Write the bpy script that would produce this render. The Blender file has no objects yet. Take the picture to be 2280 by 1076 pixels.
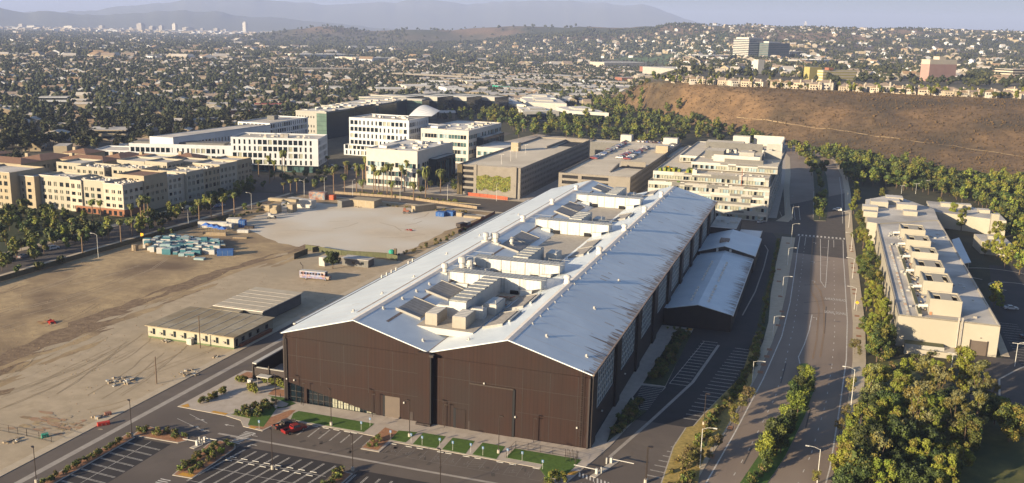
import bpy, math, random
import numpy as np
from mathutils import Vector, Matrix
random.seed(11); RNG = np.random.default_rng(11)
SC = bpy.context.scene
COL = SC.collection

# ---------------- camera, sky, sun, exposure ----------------
CP = (42.8621, -188.9607, 88.9976); YAW, PITCH, ROLL, FPX = 0.3145, 0.2183, 0.025, 2111.4731
def cam_axes():
    cy, sy = math.cos(YAW), math.sin(YAW)
    f = np.array([-sy*math.cos(PITCH), cy*math.cos(PITCH), -math.sin(PITCH)])
    r = np.array([cy, sy, 0.0]); u = np.cross(r, f)
    c, s = math.cos(ROLL), math.sin(ROLL)
    return c*r+s*u, -s*r+c*u, f
CR, CU, CF = cam_axes()
cam = bpy.data.cameras.new('camera'); camo = bpy.data.objects.new('camera', cam); COL.objects.link(camo)
cam.sensor_width = 36.0; cam.lens = FPX/2280*36.0; cam.clip_start = 1.0; cam.clip_end = 120000
camo.matrix_world = Matrix(((CR[0], CU[0], -CF[0], CP[0]), (CR[1], CU[1], -CF[1], CP[1]), (CR[2], CU[2], -CF[2], CP[2]), (0, 0, 0, 1)))
SC.camera = camo

SUN_EL = math.radians(12.8); SUN_DIR = math.radians(55.8)      # light travels towards (cos, sin) of SUN_DIR
w = bpy.data.worlds.new('World'); SC.world = w; w.use_nodes = True
nt = w.node_tree; bg = nt.nodes['Background']
sky = nt.nodes.new('ShaderNodeTexSky'); sky.sky_type = 'NISHITA'; sky.sun_disc = False
sky.sun_elevation = SUN_EL; sky.sun_rotation = math.radians(90) - (SUN_DIR + math.pi)
sky.altitude = 90; sky.air_density = 1.0; sky.dust_density = 2.4; sky.ozone_density = 4.0
nt.links.new(sky.outputs[0], bg.inputs[0]); bg.inputs[1].default_value = 0.062
sl = bpy.data.lights.new('sun', 'SUN'); so = bpy.data.objects.new('sun', sl); COL.objects.link(so)
sl.energy = 5.0; sl.angle = math.radians(0.53); sl.color = (1.0, 0.80, 0.53)
sd = Vector((math.cos(SUN_EL)*math.cos(SUN_DIR), math.cos(SUN_EL)*math.sin(SUN_DIR), -math.sin(SUN_EL)))
so.rotation_euler = sd.to_track_quat('-Z', 'Y').to_euler(); so.location = (-200, -250, 300)
vs = SC.view_settings; vs.view_transform = 'Standard'; vs.look = 'None'; vs.exposure = 1.38; vs.gamma = 1.0
cy_ = SC.cycles; cy_.max_bounces = 5; cy_.diffuse_bounces = 2; cy_.glossy_bounces = 2; cy_.transmission_bounces = 2
cy_.volume_bounces = 1; cy_.transparent_max_bounces = 6; cy_.use_denoising = True
cy_.caustics_reflective = False; cy_.caustics_refractive = False

# ---------------- measuring: photo pixel (2280 wide) to a place on the plane z ----------------
def ray(px, py): return CF+(px-1140)/FPX*CR-(py-538)/FPX*CU
def G(px, py, z=0.0):
    d = ray(px, py); t = (z-CP[2])/d[2]
    return (CP[0]+t*d[0], CP[1]+t*d[1])

# ---------------- materials ----------------
MATS = {}
def lin(h):
    h = h.lstrip('#'); v = [int(h[i:i+2], 16)/255 for i in (0, 2, 4)]
    return tuple((c/12.92 if c <= .04045 else ((c+.055)/1.055)**2.4) for c in v)+(1,)
def mat(name, c1, c2=None, scale=1.0, rough=.85, metal=0.0, bump=0.0, bscale=None, spec=None, detail=4, stretch=(1, 1, 1),
        c3=None, scale3=.05, t3=.5, objcol=0.0, rand=0.0, coords='pos', stripes=None, rmin=.35, rmax=.65, fac3=1.0, w3=.12, emit=None):
    m = bpy.data.materials.new(name); m.use_nodes = True; MATS[name] = m
    n = m.node_tree; L = n.links.new; b = n.nodes['Principled BSDF']
    c1 = lin(c1) if isinstance(c1, str) else tuple(c1)+(1,)
    c2 = c1 if c2 is None else (lin(c2) if isinstance(c2, str) else tuple(c2)+(1,))
    b.inputs['Roughness'].default_value = rough; b.inputs['Metallic'].default_value = metal
    if spec is not None: b.inputs['Specular IOR Level'].default_value = spec
    if coords == 'pos':
        g = n.nodes.new('ShaderNodeNewGeometry'); P = g.outputs['Position']
    else:
        g = n.nodes.new('ShaderNodeTexCoord'); P = g.outputs['Object']
    mp = n.nodes.new('ShaderNodeMapping'); mp.inputs['Scale'].default_value = stretch; L(P, mp.inputs[0])
    nz = n.nodes.new('ShaderNodeTexNoise'); nz.inputs['Scale'].default_value = scale; nz.inputs['Detail'].default_value = detail
    nz.inputs['Roughness'].default_value = .62
    L(mp.outputs[0], nz.inputs['Vector'])
    mr = n.nodes.new('ShaderNodeMapRange'); mr.inputs[1].default_value = rmin; mr.inputs[2].default_value = rmax
    L(nz.outputs[0], mr.inputs[0])
    mx = n.nodes.new('ShaderNodeMix'); mx.data_type = 'RGBA'
    mx.inputs[6].default_value = c1; mx.inputs[7].default_value = c2; L(mr.outputs[0], mx.inputs[0]); out = mx.outputs[2]
    if c3 is not None:
        n3 = n.nodes.new('ShaderNodeTexNoise'); n3.inputs['Scale'].default_value = scale3; n3.inputs['Detail'].default_value = 5; L(P, n3.inputs['Vector'])
        r3 = n.nodes.new('ShaderNodeMapRange'); r3.inputs[1].default_value = t3-w3; r3.inputs[2].default_value = t3+w3; r3.inputs[4].default_value = fac3; L(n3.outputs[0], r3.inputs[0])
        m3 = n.nodes.new('ShaderNodeMix'); m3.data_type = 'RGBA'; m3.inputs[7].default_value = lin(c3) if isinstance(c3, str) else tuple(c3)+(1,)
        L(out, m3.inputs[6]); L(r3.outputs[0], m3.inputs[0]); out = m3.outputs[2]
    if stripes:   # (axis, period, darkness, width)
        sx = n.nodes.new('ShaderNodeSeparateXYZ'); L(P, sx.inputs[0])
        md = n.nodes.new('ShaderNodeMath'); md.operation = 'PINGPONG'; md.inputs[1].default_value = stripes[1]/2; L(sx.outputs[stripes[0]], md.inputs[0])
        ms = n.nodes.new('ShaderNodeMapRange'); ms.inputs[1].default_value = 0; ms.inputs[2].default_value = stripes[3]
        ms.inputs[3].default_value = stripes[2]; ms.inputs[4].default_value = 1; L(md.outputs[0], ms.inputs[0])
        m4 = n.nodes.new('ShaderNodeVectorMath'); m4.operation = 'SCALE'; L(out, m4.inputs[0]); L(ms.outputs[0], m4.inputs['Scale']); out = m4.outputs[0]
    if objcol or rand:
        oi = n.nodes.new('ShaderNodeObjectInfo')
        if objcol:
            mo = n.nodes.new('ShaderNodeMix'); mo.data_type = 'RGBA'; mo.blend_type = 'MULTIPLY'; mo.inputs[0].default_value = objcol
            L(out, mo.inputs[6]); L(oi.outputs['Color'], mo.inputs[7]); out = mo.outputs[2]
        if rand:
            hs = n.nodes.new('ShaderNodeHueSaturation'); rr = n.nodes.new('ShaderNodeMapRange')
            rr.inputs[3].default_value = 1-rand; rr.inputs[4].default_value = 1+rand; L(oi.outputs['Random'], rr.inputs[0]); L(rr.outputs[0], hs.inputs['Value'])
            rh = n.nodes.new('ShaderNodeMapRange'); rh.inputs[3].default_value = .5-rand*.09; rh.inputs[4].default_value = .5+rand*.05
            mm = n.nodes.new('ShaderNodeMath'); mm.operation = 'FRACT'; mm2 = n.nodes.new('ShaderNodeMath'); mm2.operation = 'MULTIPLY'; mm2.inputs[1].default_value = 7.31
            L(oi.outputs['Random'], mm2.inputs[0]); L(mm2.outputs[0], mm.inputs[0]); L(mm.outputs[0], rh.inputs[0]); L(rh.outputs[0], hs.inputs['Hue'])
            L(out, hs.inputs['Color']); out = hs.outputs[0]
    L(out, b.inputs['Base Color'])
    if emit: b.inputs['Emission Strength'].default_value = emit; L(out, b.inputs['Emission Color'])
    if bump:
        nb = n.nodes.new('ShaderNodeTexNoise'); nb.inputs['Scale'].default_value = bscale or scale*3; nb.inputs['Detail'].default_value = 5; L(mp.outputs[0], nb.inputs['Vector'])
        bp = n.nodes.new('ShaderNodeBump'); bp.inputs['Strength'].default_value = .8; bp.inputs['Distance'].default_value = bump
        L(nb.outputs[0], bp.inputs['Height']); L(bp.outputs[0], b.inputs['Normal'])
    return m

# ---------------- mesh building ----------------
class MB:
    def __init__(s, m=None): s.v = []; s.f = []; s.mi = []; s.names = []; s.cur = m
    def mid(s, m):
        m = m or s.cur
        if m not in s.names: s.names.append(m)
        return s.names.index(m)
    def face(s, pts, m=None):
        i = len(s.v); s.v.extend([tuple(float(c) for c in p) for p in pts]); s.f.append(tuple(range(i, i+len(pts)))); s.mi.append(s.mid(m))
    def box(s, x0, x1, y0, y1, z0, z1, m=None, top=None, bottom=True):
        if x0 > x1: x0, x1 = x1, x0
        if y0 > y1: y0, y1 = y1, y0
        i = len(s.v); s.v.extend([(x0, y0, z0), (x1, y0, z0), (x1, y1, z0), (x0, y1, z0), (x0, y0, z1), (x1, y0, z1), (x1, y1, z1), (x0, y1, z1)])
        k = s.mid(m); fs = [(0, 1, 5, 4), (1, 2, 6, 5), (2, 3, 7, 6), (3, 0, 4, 7)]
        for q in fs: s.f.append(tuple(i+a for a in q)); s.mi.append(k)
        s.f.append((i+4, i+5, i+6, i+7)); s.mi.append(s.mid(top or m))
        if bottom: s.f.append((i, i+3, i+2, i+1)); s.mi.append(k)
    def prism(s, poly, z0, z1, m=None, top=None):
        n = len(poly); a = sum(poly[k][0]*poly[(k+1) % n][1]-poly[(k+1) % n][0]*poly[k][1] for k in range(n))
        if a < 0: poly = poly[::-1]
        z0f = z0 if callable(z0) else (lambda x, y: z0); z1f = z1 if callable(z1) else (lambda x, y: z1)
        i = len(s.v); s.v.extend([(x, y, z0f(x, y)) for x, y in poly]); s.v.extend([(x, y, z1f(x, y)) for x, y in poly]); k = s.mid(m)
        for q in range(n):
            r = (q+1) % n; s.f.append((i+q, i+r, i+n+r, i+n+q)); s.mi.append(k)
        s.f.append(tuple(i+n+q for q in range(n))); s.mi.append(s.mid(top or m)); s.f.append(tuple(i+q for q in reversed(range(n)))); s.mi.append(k)
    def sheet(s, poly, z, m=None):
        n = len(poly); a = sum(poly[k][0]*poly[(k+1) % n][1]-poly[(k+1) % n][0]*poly[k][1] for k in range(n))
        if a < 0: poly = poly[::-1]
        s.face([(x, y, z) for x, y in poly], m)
    def tube(s, pts, r, n=6, m=None, cap=True):
        pts = [Vector(p) for p in pts]; rs = r if isinstance(r, (list, tuple)) else [r]*len(pts); k = s.mid(m); i0 = len(s.v)
        for j, p in enumerate(pts):
            d = (pts[min(j+1, len(pts)-1)]-pts[max(j-1, 0)]).normalized()
            a = d.orthogonal().normalized() if abs(d.z) < .999 else Vector((1, 0, 0)); b = d.cross(a)
            for q in range(n):
                t = 2*math.pi*q/n; s.v.append(tuple(p+rs[j]*(math.cos(t)*a+math.sin(t)*b)))
        for j in range(len(pts)-1):
            for q in range(n):
                r_ = (q+1) % n; s.f.append((i0+j*n+q, i0+j*n+r_, i0+(j+1)*n+r_, i0+(j+1)*n+q)); s.mi.append(k)
        if cap:
            s.f.append(tuple(i0+q for q in reversed(range(n)))); s.mi.append(k)
            s.f.append(tuple(i0+(len(pts)-1)*n+q for q in range(n))); s.mi.append(k)
    def strip(s, pts, w, z, m=None):
        """a flat band of width w along a polyline on plane z"""
        P = [Vector((p[0], p[1])) for p in pts]; L = []; R = []
        for j, p in enumerate(P):
            d = (P[min(j+1, len(P)-1)]-P[max(j-1, 0)]).normalized(); nn = Vector((-d.y, d.x))
            L.append(p+nn*w/2); R.append(p-nn*w/2)
        for j in range(len(P)-1):
            s.face([(R[j].x, R[j].y, z), (R[j+1].x, R[j+1].y, z), (L[j+1].x, L[j+1].y, z), (L[j].x, L[j].y, z)], m)
    def pieces(s, name, parent=None, cap=90, **kw):
        """one object for every connected piece; past the cap the smallest go into one mesh of kind stuff"""
        par = list(range(len(s.v)))
        def find(a):
            while par[a] != a: par[a] = par[par[a]]; a = par[a]
            return a
        for f in s.f:
            r = find(f[0])
            for q in f[1:]: par[find(q)] = r
        G_ = {}
        for f, m in zip(s.f, s.mi): G_.setdefault(find(f[0]), []).append((f, m))
        def size(k): P = [s.v[i] for f, m in G_[k] for i in f]; return -sum(max(p[a] for p in P)-min(p[a] for p in P) for a in range(3))
        ks = sorted(G_, key=size); out = []; groups = [[k] for k in ks[:cap]]+([ks[cap:]] if len(ks) > cap else [])
        for gi, kk in enumerate(groups):
            b = MB(); rem = {}
            for k in kk:
                for f, m in G_[k]:
                    nf = []
                    for i in f:
                        if i not in rem: rem[i] = len(b.v); b.v.append(s.v[i])
                        nf.append(rem[i])
                    b.f.append(tuple(nf)); b.mi.append(b.mid(s.names[m]))
            o = b.obj(name, parent, **kw); out.append(o)
            if gi >= cap: o['kind'] = 'stuff'
        return out
    def obj(s, name, parent=None, label=None, smooth=False, origin=None, **kw):
        me = bpy.data.meshes.new(name); V = s.v
        o0 = Vector(origin) if origin is not None else (parent_world(parent) if parent is not None else Vector((0, 0, 0)))
        V = [(a-o0.x, b-o0.y, c-o0.z) for a, b, c in V]
        me.from_pydata(V, [], s.f)
        for nm in s.names: me.materials.append(MATS[nm])
        me.polygons.foreach_set('material_index', s.mi)
        if smooth: me.polygons.foreach_set('use_smooth', [True]*len(s.f))
        me.update()
        o = bpy.data.objects.new(name, me); COL.objects.link(o)
        if parent is not None: o.parent = parent
        elif origin is not None: o.location = origin
        if label: o['label'] = label
        return o
def parent_world(p):
    v = Vector((0, 0, 0))
    while p is not None: v += p.location; p = p.parent
    return v
def tag(o, label=None, cat=None, group=None, kind=None):
    if label: o['label'] = label
    if cat: o['category'] = cat
    if group: o['group'] = group
    if kind: o['kind'] = kind
    return o
def thing(name, label, cat, loc=(0, 0, 0), group=None, rz=0):
    o = bpy.data.objects.new(name, None); COL.objects.link(o); o.location = (loc[0], loc[1], loc[2] if len(loc) > 2 else 0); o.rotation_euler[2] = rz
    o.empty_display_size = 1
    return tag(o, label, cat, group)
def struct(mb, name, **kw): return tag(mb.obj(name, **kw), kind='structure')
def copy_tree(root, loc=None, rz=None, scale=None, label=None, color=None, group=None):
    r = root.copy(); COL.objects.link(r)
    if loc is not None: r.location = (loc[0], loc[1], loc[2] if len(loc) > 2 else 0)
    if rz is not None: r.rotation_euler[2] = rz
    if scale is not None: r.scale = scale if isinstance(scale, (tuple, list)) else (scale,)*3
    if label: r['label'] = label
    if group: r['group'] = group
    if color: r.color = color
    for ch in root.children:
        c = ch.copy(); COL.objects.link(c); c.parent = r
        if color: c.color = color
        for g in ch.children:
            d = g.copy(); COL.objects.link(d); d.parent = c
            if color: d.color = color
    return r
class Proto:
    """first placing uses the built thing itself, later ones copy it"""
    def __init__(s, root): s.root = root; s.used = False
    def put(s, loc, rz=0, scale=1, label=None, color=None, group=None):
        if s.used: return copy_tree(s.root, loc, rz, scale, label, color, group)
        s.used = True; r = s.root; r.location = (loc[0], loc[1], loc[2] if len(loc) > 2 else 0); r.rotation_euler[2] = rz
        r.scale = scale if isinstance(scale, (tuple, list)) else (scale,)*3
        if label: r['label'] = label
        if group: r['group'] = group
        if color:
            r.color = color
            for c in r.children:
                c.color = color
                for d in c.children: d.color = color
        return r
ORD = ['nearest', 'second', 'third', 'fourth', 'fifth', 'sixth', 'seventh', 'eighth', 'ninth', 'tenth', 'eleventh', 'twelfth', 'thirteenth', 'fourteenth',
       'fifteenth', 'sixteenth', 'seventeenth', 'eighteenth', 'nineteenth', 'twentieth']
def ordn(i):
    if i < 20: return ORD[i]
    tens = {2: 'twenty', 3: 'thirty', 4: 'forty', 5: 'fifty', 6: 'sixty', 7: 'seventy', 8: 'eighty', 9: 'ninety'}; t, u = divmod(i+1, 10)
    ones = ['', 'first', 'second', 'third', 'fourth', 'fifth', 'sixth', 'seventh', 'eighth', 'ninth']
    return tens[t]+('-'+ones[u] if u else '')+('' if u else 'th')
def merged(name, verts, faces_flat, counts, matnames, matidx, smooth=False):
    """fast mesh from numpy arrays; every face has `counts` corners"""
    faces_flat = np.asarray(faces_flat).ravel(); me = bpy.data.meshes.new(name); nf = len(faces_flat)//counts
    me.vertices.add(len(verts)); me.vertices.foreach_set('co', np.asarray(verts, np.float32).ravel())
    me.loops.add(nf*counts); me.loops.foreach_set('vertex_index', np.asarray(faces_flat, np.int32).ravel())
    me.polygons.add(nf); me.polygons.foreach_set('loop_start', np.arange(nf, dtype=np.int32)*counts)
    try: me.polygons.foreach_set('loop_total', np.full(nf, counts, np.int32))
    except Exception: pass
    for nm in matnames: me.materials.append(MATS[nm])
    me.polygons.foreach_set('material_index', np.asarray(matidx, np.int32))
    if smooth: me.polygons.foreach_set('use_smooth', np.ones(nf, bool))
    me.update(calc_edges=True); me.validate()
    return me
# ---------------- palette ----------------
mat('dirt', '#a08a67', '#b59d75', .35, c3='#6f5b44', scale3=.045, t3=.56, bump=.08, bscale=1.2, w3=.14)
mat('dirt_dark', '#6d5842', '#8d775a', .5, bump=.12, bscale=1.5)
mat('pale_earth', '#a8977c', '#b8a68a', .25, c3='#a2937a', scale3=.03, t3=.6)
mat('concrete_pad', '#cbbda6', '#beae95', .12, c3='#cfc8ba', scale3=.03, t3=.5)
mat('red_earth', '#a37d5f', '#a38a6c', .6)
mat('asphalt', '#5f564e', '#6a6057', .2, c3='#544b44', scale3=.05, t3=.6, bump=.01)
mat('asphalt_new_and_shade', '#2b2827', '#343030', .3, c3='#3b3532', scale3=.06, t3=.55)  # dark bays, and the hangar's shade put into the east car park's colour
mat('asphalt_road', '#87786a', '#78695c', .12, c3='#928374', scale3=.02, t3=.5, stretch=(1, .12, 1))
mat('asphalt_dark', '#4a443f', '#554d46', .3)
mat('pavement', '#b3a48c', '#bfb096', .5, stripes=(1, 1.8, .8, .05))
mat('plaza_concrete', '#b8ada0', '#ab9f91', .4, stripes=(0, 3.0, .82, .05))
mat('gutter', '#a9a196', '#989087', .5)
mat('kerb_concrete', '#b5ada0', '#a59d90', .8)
mat('mulch', '#a87c5c', '#8f6547', 2.0, bump=.05, bscale=5)
mat('tactile_yellow', '#c9963a', '#b98a35', 3)
mat('lawn', '#3f5a1a', '#4f6a24', 1.2, bump=.04, bscale=8)
mat('line_white', '#dad5cb', '#b0aaa0', 1.5)
mat('line_faded', '#8d8780', '#6d6863', 2.5)
mat('line_yellow', '#a07a45', '#8b6f4a', 1.5)
mat('paint_blue', '#4a6a9c', '#3d5988', 2)
mat('dry_grass', '#b39a55', '#8c7d42', 1.2, bump=.1, bscale=4)
mat('meadow_grass', '#4c5226', '#6a6634', .25, c3='#3a4420', scale3=.08, t3=.5, bump=.1)
mat('track_soil', '#9a8666', '#a38f6e', .5)
mat('pale_trailer', '#bab09c', '#afa48f', .5)
mat('leaf_grey', '#63663f', '#74754c', .5, rough=.7, rand=.25, coords='obj')
mat('ivy_ground', '#3d4522', '#2b3318', 1.2, bump=.15, bscale=3)
mat('hangar_wall', '#32211c', '#281b18', .3, rough=.6, spec=.2, stripes=(0, .9, .74, .14), stretch=(5, 5, .12), c3='#2b2220', scale3=.09, t3=.55, rmin=.3, rmax=.7)
mat('hangar_side', '#302624', '#2a2120', .3, rough=.6, stripes=(1, .9, .86, .12))
mat('hangar_dark', '#231c1c', '#2a2220', .5, rough=.6)
mat('hangar_door', '#5d5249', '#584e46', .4, rough=.6)
mat('roof_white', '#d6dee1', '#c9d2d7', .15, rough=.42, stripes=(1, 6.0, .95, .12), c3='#c6ced2', scale3=.04, t3=.6)
mat('roof_ridge', '#ded8d0', '#cfc8be', .8, rough=.6)
mat('rust_streak', '#8c7b6a', '#dbd8d4', .9, stretch=(.2, 2.2, 1), rmin=.36, rmax=.5, rough=.5)
mat('gutter_brown', '#7d6b5c', '#94847a', 1.2)
mat('duct_white', '#c9c8c3', '#bebdb8', .8, rough=.5, stripes=(0, 1.05, .78, .1))
mat('duct_white_y', '#c9c8c3', '#bebdb8', .8, rough=.5, stripes=(1, 1.05, .78, .1))
mat('duct_top', '#b9b8b0', '#8f9290', 1.6, rough=.5, stripes=(1, 1.05, .6, .25))
mat('duct_top_x', '#b9b8b0', '#8f9290', 1.6, rough=.5, stripes=(0, 1.05, .6, .25))
mat('unit_cream', '#a19a8e', '#999286', .8, stripes=(0, 1.2, .85, .08))
mat('louvre_grey', '#a39e97', '#8f8a83', .8, stripes=(1, 1.6, .6, .25))
mat('louvre_frame', '#a09d97', '#94918b', 1)
mat('tan_deck', '#b5ad9f', '#a59c8e', .8)
mat('metal_light', '#b8b8b4', '#a8a8a4', 2, rough=.4, metal=.4)
mat('metal_dark', '#2e2622', '#382e28', 2, rough=.5)
mat('pole_white', '#c9c7c0', '#b5b3ac', 1)
mat('white_wall', '#c2c5c9', '#bbbec2', .2)
mat('cream_wall', '#a9a394', '#a29b8c', .12, c3='#9f998a', scale3=.07)
mat('stone_wall', '#b9b0a0', '#b0a797', .3, stripes=(2, 3.4, .85, .15))
mat('sand_wall', '#a2967f', '#998d77', .3)
mat('brick_orange', '#8a5c42', '#80543b', 1)
mat('roof_tile', '#8a6a55', '#775a48', 1.5)
mat('roof_grey', '#c9c1b4', '#d2cabd', .15, c3='#aea79b', scale3=.06)
mat('roof_pale', '#ccc6bb', '#d6d0c6', .15, c3='#a5a098', scale3=.05)
mat('garage_wall', '#857f76', '#7c766d', .3, stripes=(2, 1.2, .9, .06))
mat('garage_deck', '#d8ccb6', '#cdc1ab', .12, c3='#c0b49e', scale3=.05)
mat('dark_void', '#15161a')
mat('glass_dark', '#10181e', '#18232a', .3, rough=.12, spec=.6)
mat('glass_blind', '#a5a593', '#86887a', .9, rough=.3)
mat('glass_office', '#53706f', '#31484c', .25, rough=.15, spec=.6)
mat('glass_panel', '#9db0b4', '#8399a0', .3, rough=.3)
mat('glass_hangar', '#5f7480', '#52656f', .3, rough=.25, spec=.6)
mat('navy_glass', '#22333c', '#1b2a34', .15, rough=.15, spec=.5, stripes=(2, 3.6, .6, .5))
mat('green_glass', '#5c746a', '#4a6058', .15, rough=.2, stripes=(2, 3.6, .65, .5))
mat('panel_pale', '#a3a19a', '#9b9992', .4)
mat('panel_grey', '#6f6e6b', '#686764', .4)
mat('panel_white', '#bcb9b1', '#b4b1a9', .4)
mat('layer_roof', '#d2c7b3', '#c6bba7', .15)
mat('campus_roof', '#d9d4ca', '#cbc6bc', .1)
mat('bark', '#6b5846', '#54463a', 3, coords='obj')
mat('palm_bark', '#8a7158', '#6f5a46', 3, coords='obj')
mat('leaf_green', '#3f4f1b', '#556224', .5, rough=.7, rand=.35, coords='obj')
mat('leaf_olive', '#5e5e22', '#716a2a', .5, rough=.7, rand=.3, coords='obj')
mat('leaf_bright', '#62701f', '#7a802a', .5, rough=.7, rand=.25, coords='obj')
mat('leaf_dark', '#2b3917', '#38461c', .5, rough=.7, rand=.3, coords='obj')
mat('leaf_brown', '#655a38', '#756842', .5, rough=.8, rand=.25, coords='obj')
mat('leaf_palm', '#6d7434', '#565f2c', 1, rough=.7, rand=.25, coords='obj')
mat('leaf_far', '#202816', '#2d341d', .4, rough=.9, rand=.35)
mat('leaf_farlight', '#3b3f22', '#4a4b28', .4, rough=.9, rand=.3)
mat('brush', '#6f5636', '#84683f', 1.2, rough=.95)
mat('house_wall', '#a39c90', '#999184', .3, objcol=1.0)
mat('house_roof', '#9a8b7c', '#85776a', .5)
mat('house_roof_tan', '#9c8468', '#87715a', .5)
mat('house_roof_pale', '#c4bdb2', '#b3aca2', .5)
mat('car_paint', '#ffffff', rough=.3, objcol=1.0, spec=.6)
mat('tyre', '#141414'); mat('rim_metal', '#8d8d8d', rough=.4, metal=.7)
mat('car_glass', '#12181d', rough=.08, spec=.7)
mat('lamp_red', '#a01812'); mat('lamp_clear', '#d8d8d0', rough=.2)
mat('plain_white', '#b4b2ad'); mat('plain_orange', '#a85638', '#984a30', 1); mat('plain_red', '#c2392c', '#a93026', 1)
mat('plain_blue', '#2f5d9c', '#274f88', 1); mat('teal', '#3f7480', '#356874', .8); mat('teal_green', '#2f9c84', '#27876f', .8)
mat('pale_teal', '#93a9ad', '#84999e', 1); mat('tarp_blue', '#4a78c4', '#3f68b4', 1); mat('sign_yellow', '#e0a820')
mat('sign_blue', '#4f7298', '#45668c', 2); mat('wood_tan', '#94846c', '#867660', 1); mat('container_tan', '#a0937c', '#94876f', .6, stripes=(0, .6, .85, .1))
mat('green_fence', '#575a3e', '#4d5036', .8); mat('fence_brown', '#5a5038', '#4d442f', 1)
mat('trailer_wall', '#a5a28f', '#9c9986', .4); mat('trailer_roof', '#a39a86', '#95896f', .4, c3='#87795f', scale3=.12, t3=.52); mat('trailer_base', '#5a6a48')
mat('ivy', '#4a5a20', '#36461a', 1, bump=.3, bscale=2)
mat('flower_mix', '#a9742f', '#6b6a2a', 2)
mat('graffiti', '#8a5640', '#a59a94', .9, c3='#6f86b4', scale3=.5, t3=.5, rmin=.45, rmax=.55, coords='pos')
mat('graffiti_b', '#a08a7a', '#6c7f8c', .7, c3='#7d5347', scale3=.6, t3=.53, rmin=.47, rmax=.53)
mat('rock', '#8d8171', '#a0937f', 1.5)
mat('pink_wall', '#a2847c', '#9a7c75', .1); mat('yellow_wall', '#a0965f', '#978d58', .3); mat('terracotta', '#8a5a48'); mat('red_tile', '#a8523e', '#964636', .8)
# ---------------- terrain ----------------
_perm = np.random.default_rng(5).random((256, 256))
def vnoise(x, y):
    xi = np.floor(x).astype(int); yi = np.floor(y).astype(int); fx = x-xi; fy = y-yi
    fx = fx*fx*(3-2*fx); fy = fy*fy*(3-2*fy); g = lambda a, b: _perm[a % 256, b % 256]
    return (g(xi, yi)*(1-fx)+g(xi+1, yi)*fx)*(1-fy)+(g(xi, yi+1)*(1-fx)+g(xi+1, yi+1)*fx)*fy
def fbm(x, y, o=4):
    t = 0; a = .5; s = 0
    for k in range(o): t = t+a*vnoise(x*2**k+17*k, y*2**k+31*k); s += a; a *= .5
    return t/s
def sst(t): t = np.clip(t, 0, 1); return t*t*(3-2*t)
PXI = lambda px, P: np.interp(px, [a for a, b in P], [b for a, b in P])
YB = [(-600, 1700), (-235, 990), (-150, 860), (-54, 748), (31, 636), (96, 551), (165, 474), (300, 395), (700, 300), (2000, 200)]
YT = [(-600, 1900), (-235, 1090), (-139, 890), (-60, 845), (24, 838), (120, 822), (209, 810), (330, 740), (700, 600), (2000, 500)]
HILL_Y = [(-500, 90), (500, 82), (560, 78), (620, 68), (660, 64), (760, 65), (830, 69), (900, 66), (1000, 67), (1080, 62), (1130, 58), (1200, 62), (1350, 65), (1500, 62),
          (1650, 65), (1800, 66), (1900, 67), (2000, 68), (2150, 72), (2280, 75), (3500, 80)]
HILL_RS = [(500, 4900), (650, 4600), (1000, 4100), (1250, 3300), (1500, 2300), (1800, 2100), (3500, 2100)]
HILL_RT = [(500, 5800), (1000, 5600), (1300, 5300), (1800, 5200), (3500, 5400)]
FAR1_Y = [(-1500, 30), (-300, 24), (0, 22), (60, 28), (130, 31), (200, 32), (330, 33), (360, 29), (420, 27), (480, 30), (560, 38), (700, 50), (900, 66), (3000, 120)]
FAR2_Y = [(-1500, 40), (0, 34), (250, 24), (350, 14), (450, 5), (570, 0), (650, 8), (760, 16), (830, 8), (950, 4), (1030, 12), (1180, 2), (1260, 8), (1410, 16), (1480, 35), (1560, 60), (1700, 95), (3500, 140)]
def column(x, y):
    az = np.arctan2(-(x-CP[0]), y-CP[1])-YAW
    return 1140-FPX*np.tan(np.clip(az, -1.2, 1.2))
def hz_at(px): return 69.7+.025*(px-1140)
def height(x, y):
    x = np.asarray(x, float); y = np.asarray(y, float)
    r = np.hypot(x-CP[0], y-CP[1]); px = column(x, y)
    yb = PXI(x, YB); yt = PXI(x, YT)
    t = sst((y-yb)/(yt-yb))
    left = sst((x+255+(y-985)*.10)/115)
    pl = 38*t*left
    pl = pl+t*(1-t)*left*44*(fbm((x+y*.25)/38+3, y/160)-.5)
    rs = PXI(px, HILL_RS); rt = PXI(px, HILL_RT); top = 89+(hz_at(px)-PXI(px, HILL_Y))/FPX*rt
    base = np.maximum(pl, 0)
    k = (r-rs)/(rt-rs); hh = base+sst(k)*(np.maximum(top, 0)-base)
    rel = np.clip(k, 0, 1)*np.clip((1-k)*4, 0, 1); hh = hh+rel*(fbm(x/330+9, y/330+2, 6)-.5)*120*np.clip((px-520)/150, 0, 1)
    hh = np.where(k > 1, np.maximum(top, 0)*np.exp(-np.clip(k-1, 0, 9)*.8), hh)
    z = np.where(k > 0, hh, base); z = np.where((px < 520) & (k > 0), 0, z)
    for P, r0, r1 in ((FAR1_Y, 10500, 13500), (FAR2_Y, 15500, 19000)):
        tp = np.maximum(0, 89+(hz_at(px)-PXI(px, P)+(fbm(px/38+r1, px*0+3, 5)-.5)*11)/FPX*r1)
        kk = (r-r0)/(r1-r0); q = sst(kk)*tp*(1+np.clip(1-kk, 0, 1)*(fbm(x/900, y/900+5, 5)-.5)*1.3)
        q = np.where(kk > 1, tp*np.exp(-(kk-1)*1.5), q); z = np.maximum(z, np.where(kk > 0, q, 0))
    z = np.where(y < -CP[1]*0-400, 0, z)
    return z
def hz1(x, y): return float(height(np.array([x]), np.array([y]))[0])
def hzs(P): return height(np.array([p[0] for p in P], float), np.array([p[1] for p in P], float))
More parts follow.
